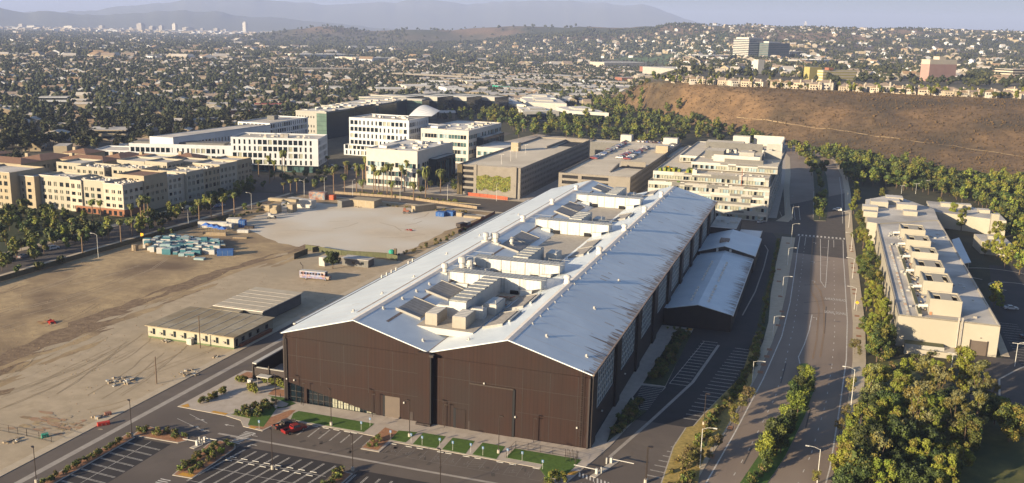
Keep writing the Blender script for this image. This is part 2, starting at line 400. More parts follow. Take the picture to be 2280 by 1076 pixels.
radii = np.concatenate([np.arange(20, 300, 20), np.arange(300, 1500, 12), 1500*np.power(1.02, np.arange(0, 147))])
azs = np.concatenate([np.arange(-36, 36.01, .2), np.arange(40, 324, 6)]); azs = np.radians(azs)+YAW
AZ, RR = np.meshgrid(azs, radii, indexing='ij'); TX = CP[0]-np.sin(AZ)*RR; TY = CP[1]+np.cos(AZ)*RR
TZ = height(TX, TY)
na, nr = TX.shape; idx = np.arange(na*nr).reshape(na, nr); ia = np.arange(na); ja = (ia+1) % na
quads = np.stack([idx[ia][:, :-1], idx[ja][:, :-1], idx[ja][:, 1:], idx[ia][:, 1:]], -1).reshape(-1, 4)[:, ::-1]
V = np.stack([TX, TY, TZ], -1).reshape(-1, 3)
cen = len(V); V = np.vstack([V, [[CP[0], CP[1], 0]]])
# land cover: scrub on the bluff, town on the flat, dry hills beyond
def lc(h): return np.array(lin(h)[:3])
px_ = column(TX, TY).ravel(); X_ = TX.ravel(); Y_ = TY.ravel(); Z_ = TZ.ravel(); R_ = RR.ravel()
cov = np.tile(lc('#4f4a3c'), (len(X_), 1))
tt = (Y_-PXI(X_, YB))/(PXI(X_, YT)-PXI(X_, YB)); onb = (tt > -.05) & (tt < 1.0) & (X_ > -260) & (Y_ < 1100)
nb = fbm(X_/45, Y_/45)[:, None]; nb = np.clip((nb-.5)*2.2+.5, 0, 1); cb = lc('#473c2a')*(1-nb)+lc('#745c3f')*nb; cov[onb] = cb[onb]
plt = (tt >= 1.0) & (Z_ > 10); cov[plt] = lc('#555040')
kh = np.clip((Z_-45)/30, 0, 1)[:, None]; nh = np.clip((fbm(X_/260, Y_/260)[:, None]-.42)*6, 0, 1)
hillc = lc('#3a3f2a')*(1-nh)+lc('#766049')*nh
hm = (R_ > 3000) & (R_ < 7000) & (Z_ > 20); cov[hm] = (cov*(1-kh)+hillc*kh)[hm]
gn = (px_ > 1280) & (px_ < 1600) & (R_ > 2100) & (R_ < 4200) & (Z_ > 6); ng = np.clip((fbm(X_/160+7, Y_/160)[:, None]-.4)*5, 0, 1)
cov[gn] = (lc('#3c4a2a')*(1-ng)+lc('#4f6634')*ng)[gn]
cov[R_ > 9500] = lc('#4c4f3c'); cr = (X_ > 58) & (Y_ < 760) & (tt < 0) & (R_ < 900); cov[cr] = lc('#37361f')
cw = (X_ > -260) & (X_ < 60) & (Y_ > 560) & (tt <= 0) & (R_ < 1300); cov[cw] = lc('#3a3a24')
cov = np.vstack([cov, cov[-1:]])
mt = bpy.data.materials.new('land'); mt.use_nodes = True; MATS['land'] = mt; n = mt.node_tree; b = n.nodes['Principled BSDF']; b.inputs['Roughness'].default_value = .95
at = n.nodes.new('ShaderNodeAttribute'); at.attribute_name = 'cover'; g = n.nodes.new('ShaderNodeNewGeometry')
nz = n.nodes.new('ShaderNodeTexNoise'); nz.inputs['Scale'].default_value = .09; nz.inputs['Detail'].default_value = 8; nz.inputs['Roughness'].default_value = .7; n.links.new(g.outputs['Position'], nz.inputs['Vector'])
mr = n.nodes.new('ShaderNodeMapRange'); mr.inputs[1].default_value = .35; mr.inputs[2].default_value = .65; mr.inputs[3].default_value = .62; mr.inputs[4].default_value = 1.4; n.links.new(nz.outputs[0], mr.inputs[0])
sc_ = n.nodes.new('ShaderNodeVectorMath'); sc_.operation = 'SCALE'; n.links.new(at.outputs['Color'], sc_.inputs[0]); n.links.new(mr.outputs[0], sc_.inputs['Scale']); n.links.new(sc_.outputs[0], b.inputs['Base Color'])
me = merged('terrain', V, quads, 4, ['land'], np.zeros(len(quads), int), smooth=True)
ca = me.color_attributes.new('cover', 'FLOAT_COLOR', 'POINT'); ca.data.foreach_set('color', np.hstack([cov, np.ones((len(cov), 1))]).astype(np.float32).ravel())
terrain = bpy.data.objects.new('terrain', me); COL.objects.link(terrain); tag(terrain, kind='structure')
hub = MB('dirt'); hub.box(CP[0]-40, CP[0]+40, CP[1]-40, CP[1]+40, -.5, -.02); struct(hub, 'ground_under_camera')

# air between the camera and the mountains
hb = MB(); S_ = 30000
hb.names = []
me = bpy.data.meshes.new('haze'); bm_v = [(-S_, -S_, -1.5), (S_, -S_, -1.5), (S_, S_, -1.5), (-S_, S_, -1.5), (-S_, -S_, 800), (S_, -S_, 800), (S_, S_, 800), (-S_, S_, 800)]
me.from_pydata(bm_v, [], [(0, 3, 2, 1), (4, 5, 6, 7), (0, 1, 5, 4), (1, 2, 6, 5), (2, 3, 7, 6), (3, 0, 4, 7)])
hm_ = bpy.data.materials.new('haze_air'); hm_.use_nodes = True; hn = hm_.node_tree
for q in list(hn.nodes):
    if q.type == 'BSDF_PRINCIPLED': hn.nodes.remove(q)
pv = hn.nodes.new('ShaderNodeVolumePrincipled'); pv.inputs['Density'].default_value = 8e-5; pv.inputs['Color'].default_value = (.50, .61, .94, 1)
hn.links.new(pv.outputs[0], [q for q in hn.nodes if q.type == 'OUTPUT_MATERIAL'][0].inputs['Volume'])
me.materials.append(hm_); ho = bpy.data.objects.new('haze', me); COL.objects.link(ho); tag(ho, kind='stuff')
# ---------------- ground of the site, roads, car parks ----------------
S3 = 760/2272
OFF = {'A': (0, 0), 'B': (760, 0), 'C': (1520, 0), 'D': (0, 360), 'E': (760, 360), 'F': (1520, 360), 'H': (0, 716), 'I': (760, 716), 'J': (1520, 716)}
def g(k, x, y, z=0.0): o = OFF[k]; return G(o[0]+x*S3, o[1]+y*S3, z)
def gp(k, pts, z=0.0): return [g(k, x, y, z) for x, y in pts]
def ragged(poly, amp=1.2, step=5.0, seed=1):
    r = random.Random(seed); out = []
    for (ax, ay), (bx, by) in zip(poly, poly[1:]+poly[:1]):
        L = math.hypot(bx-ax, by-ay); n = max(1, int(L/step))
        for k in range(n): t = k/n; out.append((ax+(bx-ax)*t+r.uniform(-amp, amp), ay+(by-ay)*t+r.uniform(-amp, amp)))
    return out
def patch(name, m, poly, z): b = MB(m); b.sheet(poly, z); return struct(b, name)
patch('site_ground', 'dirt', [(-223, -140), (-88, -140), (-88, 256), (-223, 256)], .015)
patch('west_verge', 'dirt_dark', [(-230, -140), (-223, -140), (-223, 250), (-230, 250)], .02)
patch('pale_yard', 'concrete_pad', ragged([G(540, 495), G(600, 470), G(640, 445), G(740, 455), G(900, 462), G(1080, 480), G(1000, 512), G(880, 572), G(700, 556), G(640, 545), G(590, 530), G(560, 515)], 1.0, 4), .03)
patch('haul_track', 'pale_earth', [(-160, -140), (-108.4, -140), (-108.4, 140), (-150, 143), (-157, 106), (-158, 54), (-150, 0), (-143, -40)], .03)
for k_ in range(46):
    r_ = random.Random(k_); y_ = r_.uniform(-70, 140); x_ = float(np.interp(y_, [-140, -40, 0, 54, 106, 143], [-160, -143, -150, -158, -157, -150]))+r_.uniform(-7, 5); L_ = r_.uniform(4, 14)
    patch('dirt_spill', r_.choice(['dirt', 'pale_earth', 'dirt_dark']), ragged([(x_-1.2, y_-L_), (x_+1, y_-L_*.6), (x_+1.6, y_+L_*.4), (x_+.3, y_+L_), (x_-1.4, y_+L_*.3)], .5, 2, k_), .0375+.0004*k_)
b = MB('dirt_dark')   # furrowed verge between the field and the track
b.sheet(ragged([(-168, -140), (-151, -140), (-148, -40), (-153, 0), (-160, 54), (-160, 106), (-152, 150), (-158, 150), (-166, 90), (-167, 30), (-160, -30)], 1.4, 5), .036); struct(b, 'ploughed_soil')
b = MB('red_earth'); r_ = random.Random(5)
for k_ in range(60):
    x_, y_ = g('H', r_.gauss(370, 120), r_.gauss(680, 26)); w_ = r_.uniform(.4, 2.6); h_ = r_.uniform(.3, 1.1); b.sheet([(x_+w_*math.cos(t_*.7)*r_.uniform(.6, 1.1), y_+h_*math.sin(t_*.7)*r_.uniform(.6, 1.1)) for t_ in range(9)], .058+.0007*k_, r_.choice(['red_earth', 'red_earth', 'dirt', 'pale_earth']))
struct(b, 'red_soil')
b = MB('pale_earth'); b.sheet(gp('H', [(380, 590), (420, 570), (480, 580), (460, 600), (400, 602)]), .05); struct(b, 'sand_spill')
# service road along the hangar's west side, with its footway and centre gutter
patch('service_road', 'asphalt', [(-106.3, -140), (-76, -140), (-76, 250), (-106.3, 250)], .04)
b = MB('kerb_concrete'); b.box(-108.5, -106.3, -140, 250, 0, .14, top='pavement'); struct(b, 'service_road_pavement')
b = MB('gutter'); b.sheet([(-101.9, -140), (-100.4, -140), (-100.2, 250), (-101.7, 250)], .046); struct(b, 'service_road_gutter')
# car parks
patch('car_park', 'asphalt', [(-97.2, -140), (34, -140), (26, -12), (27, 20), (-5, 20), (-5, -3), (-97.2, -3)], .052); patch('east_car_park', 'asphalt_new_and_shade', [(-5, 20.02), (27, 20.02), (28, 98), (-5, 98)], .052)  # east part painted darker to deepen the shade beside the hangar
patch('meadow', 'meadow_grass', ragged([(61, -90), (150, -90), (150, 62), (84, 60), (64, 100), (62, 60), (58, 20)], 1, 5), .04)
patch('dark_bays_west', 'asphalt_new_and_shade', [(-94.2, -140), (-85, -140), (-85, -30.6), (-94.2, -30.6)], .058)
patch('dark_bays', 'asphalt_new_and_shade', [(-70.8, -140), (-46, -140), (-46, -26), (-70.8, -26)], .058)
patch('dark_bays_east', 'asphalt_new_and_shade', [(-41.8, -140), (-8, -140), (-8, -27), (-41.8, -27)], .058)
# forecourt
b = MB('kerb_concrete')
b.prism([(-96.9, -12.7), (-83.3, -13.2), (-78.5, -14.3), (-76, -17), (-70.6, -17.6), (-69.4, -10.4), (-54.8, -10.4), (-46.0, -11.0), (-46.0, -17.9), (-41.6, -17.9), (-41.4, -12.2), (-7, -12.7), (-4.4, -15), (-3.5, -22), (-1, -22), (.5, -14), (2.9, -3.6), (4.4, 4), (9.8, 43.6), (9.8, 97), (-.5, 97), (0, 0), (-75.6, 0), (-75.6, 22), (-91, 22), (-91, 14.5), (-96.2, 13.8)],
        0.0, .15, top='plaza_concrete'); struct(b, 'forecourt_pavement')
b = MB('kerb_concrete')
def island(name, poly, m='mulch', h=.15):
    k = MB('kerb_concrete'); k.prism(poly, 0.0, h); o = struct(k, name+'_kerb')
    cx = sum(p[0] for p in poly)/len(poly); cy = sum(p[1] for p in poly)/len(poly)
    inn = [(cx+(x-cx)*(1-.25/max(.6, abs(x-cx)))if abs(x-cx) > .6 else x, cy+(y-cy)*(1-.25/max(.6, abs(y-cy))) if abs(y-cy) > .6 else y) for x, y in poly]
    q = MB(m); q.sheet(inn, h+.012); struct(q, name+'_soil')
island('planter_by_exit', [(-75.4, -42.6), (-70.8, -42.4), (-70.9, -27.5), (-72, -25.6), (-76.5, -25.2), (-77.8, -27)])
island('planter_by_gate', [(-95.7, -29.8), (-83.9, -29.6), (-82.8, -28), (-84.0, -26), (-89, -25), (-96.6, -24.5)])
island('verge_planter', [(-97.2, -140), (-94.3, -140), (-94.3, -30.6), (-97.2, -28.6)])
island('planter_between_bays', [(-46.0, -60), (-42.2, -60), (-42.0, -29), (-45.2, -28.6)])
island('planter_east_corner', [(18.2, -30), (24.2, -30), (25, -8), (24.4, 0), (25.6, 10), (27.4, 20), (31, 56), (30.5, 90), (30, 98), (28.6, 98), (28.0, 60), (24.4, 44), (21.5, 30), (20.0, 21), (18.5, 19.5), (17.4, 8)], m='dry_grass')
b = MB('mulch'); b.sheet([(-46.0, -17.3), (-42.2, -17.3), (-42.2, -6.9), (-46.0, -5.8)], .164); b.sheet([(-71, -17), (-75.2, -16.3), (-71.2, -5), (-69.9, -4.4), (-69.4, -9)], .164)
b.sheet([(-82, 5.5), (-77, 5.8), (-76.6, 1.8), (-81.4, 1.6)], .166); b.sheet([(-95.4, 8.4), (-91, 8.2), (-90.6, 13.4), (-95, 13.2)], .166); struct(b, 'planting_bed')
b = MB('tactile_yellow')
for q in ([(-96.4, -12.3), (-95.6, -10.4), (-94.0, -12.0), (-94.6, -12.6)], [(-87.6, -12.9), (-83.4, -13.0), (-83.4, -12.0), (-87.4, -11.9)], [(-74.6, -17.2), (-72.8, -17.3), (-72.8, -16.4), (-74.4, -16.2)], [(-1.2, -13.6), (.4, -13.4), (1.2, -11.2), (-.6, -11.8)], [(7.4, 94.6), (9.6, 94.6), (9.6, 96.8), (8.4, 96.8)], [(-74.4, -42.3), (-71.2, -42.2), (-71.2, -40.8), (-74.2, -40.9)]):
    b.sheet(q, .172)
struct(b, 'tactile_paving')
LAWNS = [[(-69.0, -4.7), (-69.4, -6.5), (-68.2, -9.6), (-49.3, -9.9), (-49.2, -4.9)], [(-42.4, -6.3), (-38.1, -5.6), (-38.3, -11.5), (-42.0, -11.4)], [(-36.8, -5.4), (-31.3, -5.4), (-30.9, -11.8), (-36.5, -11.7)],
         [(-29.6, -5.4), (-24.4, -5.3), (-24.0, -12.0), (-29.5, -11.8)], [(-22.5, -5.4), (-17.2, -5.5), (-17.0, -12.1), (-22.5, -11.8)], [(-14.9, -5.7), (.1, -5.8), (-1.2, -14.6), (-4.2, -17), (-6.9, -13.2), (-7.1, -10.9), (-15.3, -10.7)],
         [(-81, 1.0), (-73.6, -1.6), (-73, -4), (-76.4, -4.6), (-82.5, -12.2), (-77, -12.6), (-75.4, -16), (-71.6, -15.6), (-74.6, -5.5), (-72, -1), (-76, 1.2)]]
for k, q in enumerate(LAWNS):
    b = MB('lawn'); b.prism(q, .10, .185); o = struct(b, 'lawn'); o['kind'] = 'stuff'
    tag(o, ['clipped lawn in front of the glazed corner of the hangar', 'small lawn beside the mulched ramp planter', 'first square lawn between the concrete walks', 'second square lawn between the concrete walks', 'third square lawn between the concrete walks', 'long lawn with a dark fence at the hangar corner', 'lawn among the shrubs of the west forecourt'][k], 'lawn')
b = MB('ivy_ground'); b.prism([(3.2, 5), (8.2, 26), (6.4, 25.8), (3.0, 33), (2.6, 12)], .1, .3); b.prism([(4.0, 44.2), (9.7, 44.4), (10.0, 92), (5.2, 92)], .1, .3); o = struct(b, 'ground_cover'); o['kind'] = 'stuff'
patch('hatched_bay', 'asphalt_new_and_shade', [(8.4, 26.4), (9.7, 43.4), (3.9, 42.8), (3.3, 34), (6.6, 26.2)], .163)
# boulevard (runs away from us on the east side) with kerbs, pavements and median
LK = [(22.0, -70), (24.0, -12), (27.6, 20), (31.5, 60), (34.3, 100), (35.1, 140), (34.9, 200), (34.6, 260), (32.5, 300), (28.8, 345), (26, 400), (24, 470), (20, 560), (8, 640), (-20, 720)]
RK = [(46.5, -70), (49.2, -20), (52.2, 10), (54.3, 45), (56.4, 85), (57.2, 125), (57.0, 200), (56.6, 270), (57, 330), (57.6, 400), (56.8, 470), (52.7, 540), (44, 620), (20, 700), (-10, 760)]
b = MB('asphalt_road')
n_ = len(LK)
for k in range(n_-1):
    m_ = 'asphalt_dark' if 215 < LK[k][1] < 262 or LK[k][1] > 262 and k < 9 else 'asphalt_road'
    b.face([(*LK[k], .06), (*RK[k], .06), (*RK[k+1], .06), (*LK[k+1], .06)], m_)
struct(b, 'boulevard_road')
b = MB('asphalt_dark'); b.sheet([(34.8, 222), (57, 219), (56.9, 262), (34.6, 262)], .066); b.sheet([(34.6, 262), (22, 262), (12, 266), (-2, 266), (-2, 290), (12, 290), (26, 292), (32.5, 300), (57, 300), (57, 262)], .064); struct(b, 'junction_dark_sheets')  # darker sheets over the boulevard before and across the junction
def kerbstrip(name, L, R, m='pavement', h=.14, k0='kerb_concrete'):
    b = MB(k0)
    for k in range(len(L)-1): b.prism([L[k], R[k], R[k+1], L[k+1]], 0.0, h, top=m)
    return struct(b, name)
kerbstrip('west_pavement', [(12, -70), (19.8, -12), (24.4, 22), (29.2, 60), (31.2, 92), (31.4, 114), (30.0, 150), (29.2, 200), (28.8, 254)], [(22.0, -70), (24.0, -12), (27.8, 22), (31.5, 60), (33.8, 92), (34.7, 114), (35.1, 150), (34.9, 200), (34.7, 254)])
kerbstrip('east_pavement', RK[:13], [(60, -70), (56, -20), (56.5, 10), (57.9, 45), (60.0, 85), (60.9, 125), (60.6, 200), (60.0, 270), (60.4, 330), (61, 400), (60.2, 470), (56, 540), (47, 620)])
kerbstrip('west_pavement_beyond', [(24, 292), (27.5, 310), (25.6, 345), (22.6, 400), (20.6, 470), (16.6, 560), (5, 640)], [(30, 292), (31.9, 305), (28.7, 345), (26, 400), (24, 470), (20, 560), (8, 640)])
MED1 = ([(27, -70), (32.4, -8), (36.0, 12), (40.0, 37), (42.2, 56), (42.4, 76)], [(34, -70), (37.2, -8), (41.2, 12), (44.6, 37), (46.4, 56), (44.2, 77)])
kerbstrip('median_strip', *MED1, m='lawn', h=.16)
kerbstrip('median_strip_beyond', [(41.9, 301), (41.0, 340), (40.5, 400), (38.5, 470), (34, 560), (22, 650)], [(47.6, 303), (48.4, 340), (48.6, 400), (47.0, 470), (42, 560), (30, 650)], m='ivy_ground', h=.16)
# shaded service yard east of the annex
patch('annex_yard', 'asphalt_new_and_shade', [(21, 98), (28.6, 98), (30.6, 150), (28.8, 240), (24, 262), (12, 266), (12, 245), (21, 236)], .05)
patch('annex_yard_verge', 'ivy_ground', [(28.6, 98), (31.2, 98), (31.4, 114), (30.0, 150), (29.2, 200), (28.8, 248), (26.6, 248), (27.4, 190), (28.0, 130)], .056)
b = MB('gutter'); b.strip([(19.0, 84), (16, 50), (10.5, 22), (5.4, -2)], .8, .07); b.strip([(22.9, 118), (24.6, 150), (25.0, 190), (24.6, 222), (22.6, 232)], .45, .07)
b.strip([(3.6, 4), (9.9, 43.6)], .35, .16); struct(b, 'drive_gutter')
b = MB('gutter'); b.strip([(-79, -22.1), (-30, -22.5), (-4, -22.4)], .75, .064); struct(b, 'car_park_gutter')
# streets to the west and north
patch('west_street', 'asphalt_dark', [(-252, -140), (-230.5, -140), (-230.5, 252), (-246, 252), (-252, 240)], .05)
patch('west_street_pavement', 'pavement', [(-230.5, -140), (-228.0, -140), (-228.0, 258), (-230.5, 258)], .09)
patch('far_west_pavement', 'pavement', [(-256, -140), (-252, -140), (-252, 240), (-256, 240)], .09)
patch('north_street', 'asphalt_dark', [(-300, 263), (-232, 257), (-205, 258), (-100, 254), (40, 262), (40, 288), (-100, 287), (-205, 286), (-232, 300), (-300, 310)], .056)
patch('north_street_pavement', 'pavement', [(-214, 286), (-100, 287.5), (-2, 290), (-2, 293), (-100, 292), (-214, 291)], .09)
patch('north_street_south_pavement', 'pavement', [(-205, 255.5), (-100, 251.2), (-78, 252), (-78, 254.6), (-100, 254.2), (-205, 258.2)], .09)
b = MB('kerb_concrete'); b.prism([(-200, 271), (-135, 269), (-124, 269.5), (-135, 271.5), (-200, 275)], 0, .2, top='dry_grass'); struct(b, 'north_street_median')
patch('campus_ground', 'plaza_concrete', [(-214, 291), (-2, 293), (24, 300), (20, 560), (-200, 620), (-214, 480)], .03)
patch('offices_street', 'asphalt_dark', [(-246, 300), (-214, 291), (-208, 400), (-222, 620), (-240, 620), (-232, 420)], .05)
patch('residential_lawns', 'ivy_ground', [(-520, -20), (-256, -140), (-256, 240), (-300, 262), (-520, 300)], .03)

# painted lines
b = MB('line_white')
def dashes(P, w, ln, gap, z, m=None):
    P = [Vector(p) for p in P]
    for a, c in zip(P[:-1], P[1:]):
        L = (c-a).length; d = (c-a)/L; t = 0
        while t < L:
            e = min(L, t+ln); b.strip([a+d*t, a+d*e], w, z, m); t += ln+gap
WL = [(-.0+p[0], p[1]) for p in LK]
b.strip([(x+1.9, y) for x, y in LK[:7]]+[(36.6, 218), (36.6, 258)], .3, .072)
b.strip([(x-1.7, y) for x, y in RK[:7]]+[(55.2, 218), (55.4, 258)], .3, .072)
b.strip([(42.3, 76), (41.7, 82), (43.0, 95), (44.0, 110), (44.5, 128)], .28, .072)
dashes([(28.5, -45), (30.6, -8), (33.8, 16), (37.2, 48), (38.4, 78), (39.2, 110), (39.4, 150), (39.2, 240)], .18, 1.6, 5.2, .074)
dashes([(40.5, -45), (43.2, -8), (46.6, 16), (49.4, 48), (50.8, 78), (51.6, 110), (51.6, 150), (51.4, 214)], .18, 1.6, 5.2, .074)
b.strip([(39.2, 240), (39.2, 257)], .18, .072); b.strip([(51.4, 240), (51.4, 257)], .18, .072)
b.strip([(45.6, 256), (46.2, 215), (46.6, 176), (48.4, 166)], .22, .073); b.strip([(48.4, 166), (48.6, 176), (48.9, 215), (49.2, 256)], .22, .073)
for y_ in (188, 203, 218, 238): b.strip([(46.4, y_), (48.7, y_)], .22, .075)
for k in range(13): x_ = 35.6+k*1.66; b.sheet([(x_, 259.6), (x_+.75, 259.6), (x_+.75, 263.2), (x_, 263.2)], .077)
b.strip([(34.8, 258.4), (55.5, 258.4)], .2, .078)
b.strip([(24.5, 320), (27, 300)], .2, .072); b.strip([(33.2, 345), (35.4, 300)], .2, .072); b.strip([(30.5, 345), (33.0, 300)], .2, .072)
b.strip([(55.6, 300), (56.0, 400), (55.0, 470)], .25, .072); b.strip([(41.4, 310), (40.2, 400)], .2, .072)
# turn arrows (shaft, head and hook), seen on the boulevard and in the car park
def arrow(x, y, rz, L=2.6, turn=0, z=.08, m='line_white'):
    c, s = math.cos(rz), math.sin(rz); T = lambda u, v: (x+u*c-v*s, y+u*s+v*c)
    b.sheet([T(0, -.09), T(L*.65, -.09), T(L*.65, .09), T(0, .09)], z, m)
    if turn: b.sheet([T(L*.65-.1, 0), T(L*.65+.12, 0), T(L*.65+.12, turn*.7), T(L*.65-.1, turn*.7)], z+.004, m); b.sheet([T(L*.65-.4, turn*.7), T(L*.65+.4, turn*.7), T(L*.65, turn*1.4)], z+.004, m)
    else: b.sheet([T(L*.65, -.42), T(L, 0), T(L*.65, .42)], z, m)
for x_, y_ in ((43.8, 244), (43.8, 205), (44.6, 172), (46.0, 122)): arrow(x_, y_, math.pi/2, 4.2, 1)
arrow(-78.0, -17.5, math.pi, 2.6); arrow(-81.5, -21.8, math.pi, 2.6, turn=0); arrow(-70.0, -20.4, math.pi, 2.2, turn=-1); arrow(-67.6, -24.4, math.pi, 2.2, turn=1)
arrow(-88.6, -17.2, 0.0, 2.6); arrow(-87.4, -20.9, 0.0, 2.6)
b.strip([(-91.5, -15.4), (-84.5, -18.4)], .12, .08); b.strip([(-92.5, -18.6), (-82, -22.4)], .12, .08)
# bays of the near car parks
for k in range(34):                                               # west row, double lines
    y_ = -33.2-k*2.72
    if y_ > -125:
        for d in (-.16, .16): b.strip([(-94.1, y_+d), (-89.9, y_+d-.3)], .1, .066)
        for d in (-.16, .16): b.strip([(-89.7, y_+d-.3), (-85.3, y_+d-.6)], .1, .066)
b.strip([(-89.8, -31.0), (-89.8, -125)], .1, .067)
for k in range(9):                                               # middle rows
    x_ = -70.2+k*2.72
    for d in (-.14, .14): b.strip([(x_+d, -36.8), (x_+1.4+d, -27.0)], .11, .066); b.strip([(x_+d-1.0, -43.5), (x_+d, -36.8)], .11, .066)
b.strip([(-70.2, -32.0), (-46.6, -32.0)], .12, .068); b.strip([(-70.4, -36.9), (-46.6, -36.9)], .1, .068); b.strip([(-70.6, -43.2), (-46.6, -43.2)], .1, .068)
for k in range(13):
    x_ = -41.4+k*2.72
    for d in (-.14, .14): b.strip([(x_+d, -37), (x_+d, -29)], .11, .066)
b.strip([(-41.6, -33), (-9, -33)], .12, .068)
for k in range(7):                                               # row in front of the first lawn
    x_ = -62.4+k*2.7
    for d in (-.1, .1): b.strip([(x_+d, -16.6), (x_+d, -11.4)], .1, .066)
for k in range(14):                                              # accessible bays
    x_ = -40.4+k*2.7; b.strip([(x_, -17.8), (x_, -13.0)], .1, .066, 'line_faded')
    if k % 3 == 2:
        for q in range(4): b.strip([(x_-2.5, -14+q*-.9-.6), (x_-.1, -13.6-q*.9)], .09, .067, 'line_faded')
b.strip([(-44, -18.0), (-5, -18.2)], .1, .068, 'line_faded')
# east car park bays, in the shade
for k in range(22):
    y_ = 25.2+k*2.75; x0 = 17.4+(y_-25)*.115; x1 = 22.0+(y_-25)*.11
    if y_ < 84:
        for d in (-.14, .14): b.strip([(x0-.3, y_+d), (x1+.9, y_+d)], .11, .066)
for k in range(16):
    y_ = 47+k*2.6; x0 = 10.4+(y_-47)*.09; 
    for d in (-.13, .13): b.strip([(x0, y_+d), (x0+4.6, y_+d)], .11, .066)
b.strip([(10.4, 47), (14.6, 86)], .11, .068)
for k in range(14):
    t = k/13; b.strip([(6.4-t*2.4 if t < .4 else 4.6-t*.7, 27+t*15.6), (8.4+t*1.2, 27+t*15.6)], .16, .17)
for k in range(11): y_ = -8.5+k*2.6; x0 = 12.6+k*.46; [b.strip([(x0+1.6, y_+d+.9), (x0+6.2, y_+d+.5)], .1, .066) for d in (-.13, .13)]
for k in range(9): x_ = -73.6+k*.02; y_ = -19+k*-.72; b.sheet([(-74.0, y_), (-71.6, y_), (-71.6, y_-.34), (-74.0, y_-.34)], .08)   # zebra by the exit
for k in range(11): t = k/10; x_ = 1.0+t*8.2; y_ = -11.6-t*2.6; b.sheet([(x_, y_), (x_+.36, y_-.05), (x_+.8, y_-1.9), (x_+.42, y_-1.9)], .08)
for k in range(6): b.sheet([(-76.6, -44.5-k*.75), (-74.2, -44.5-k*.75), (-74.2, -44.85-k*.75), (-76.6, -44.85-k*.75)], .08)
b.strip([(2.6, -16), (4.6, -20)], .12, .08); b.strip([(4.6, -13), (6.4, -20)], .12, .08)
struct(b, 'road_marking')
b = MB('line_yellow')
for d in (-.16, .16):
    b.strip([(42.4+d, 257), (42.6+d, 215), (43.0+d, 176), (43.6+d, 158)], .12, .082)
    b.strip([(43.6+d, 158), (45.6+d, 148), (46.6+d, 136), (46.4+d, 100), (45.6+d, 82)], .1, .082); b.strip([(43.4+d, 176), (46.8+d, 160), (48.2+d, 140), (48.5+d, 110), (47.6+d, 84)], .1, .083)
for q in (([(43.6, 181), (47.4, 168)]), [(43.2, 164), (48.4, 172)], [(43.8, 152), (48.8, 166)]): b.strip(q, .09, .084)
struct(b, 'yellow_road_marking')
b = MB('asphalt_dark')   # crack repair streaks on the road
for q in ([(42, 205), (50, 214)], [(41, 167), (49.5, 173)], [(41.5, 142), (51, 150), (52, 150.2)], [(42, 128), (49, 132)], [(38, 58), (38.6, 75)], [(45, 30), (45.8, 42)], [(33, 5), (34, 14)], [(48.6, 108), (48.9, 140)]): b.strip(q, .3, .0712)
for q in range(26):
    x_ = random.uniform(-60, -8); y_ = random.uniform(-21, -14); b.strip([(x_, y_), (x_+random.uniform(-1, 1), y_+random.uniform(.6, 1.8))], random.uniform(.3, .9), .0612)
struct(b, 'tar_patch')
def words(name, txt, x, y, sx, sy, z=.085, m='line_white', rz=0):
    cu = bpy.data.curves.new(name, 'FONT'); cu.body = txt; cu.size = 1; cu.align_x = 'CENTER'
    o = bpy.data.objects.new(name, cu); COL.objects.link(o); dg = bpy.context.evaluated_depsgraph_get(); me = bpy.data.meshes.new_from_object(o.evaluated_get(dg)); bpy.data.objects.remove(o)
    me.materials.clear(); me.materials.append(MATS[m]); o = bpy.data.objects.new(name, me); COL.objects.link(o); o.location = (x, y, z); o.scale = (sx, sy, 1); o.rotation_euler[2] = rz; return tag(o, kind='structure')
for x_ in (50.0, 53.6):
    words('road_lettering', 'AHEAD', x_, 149.2, 1.05, 4.4); words('road_lettering', 'SIGNAL', x_, 131.8, 1.0, 4.6)
# wheelchair symbols painted in the accessible bays
b = MB('line_faded')
for k in range(10):
    x_ = -39.0+k*3.35; y_ = -16.4
    b.strip([(x_+.1, y_+.9), (x_+.1, y_+.25), (x_+.5, y_+.25), (x_+.75, y_-.3)], .13, .081)
    b.strip([(x_+.35*math.cos(t)-.05, y_-.05+.42*math.sin(t)) for t in [2.0+q*.5 for q in range(10)]], .11, .082)
    b.sheet([(x_-.05+.14*math.cos(q*1.05)+.15, y_+1.15+.14*math.sin(q*1.05)) for q in range(6)], .083)
struct(b, 'accessible_bay_marking')
# ---------------- the hangar ----------------
W_, LN, HE, HR = 75.6, 234.0, 17.4, 22.75
def rz_(x):
    x = -x; k = x % 37.8
    return HE+(HR-HE)*(1-abs(k-18.9)/18.9)
hang = thing('aircraft_hangar', 'huge dark brown hangar with a double-gabled white roof', 'hangar', (-37.8, 0, 0))
SUN_D = None
b = MB('hangar_wall')
def gable(b, y, flip, z0=0.0, m='hangar_wall', cut=()):
    pts = [(-W_, y, z0), (0, y, z0), (0, y, HE), (-18.9, y, HR), (-37.8, y, HE), (-56.7, y, HR), (-W_, y, HE)]
    b.face(pts if not flip else pts[::-1], m)
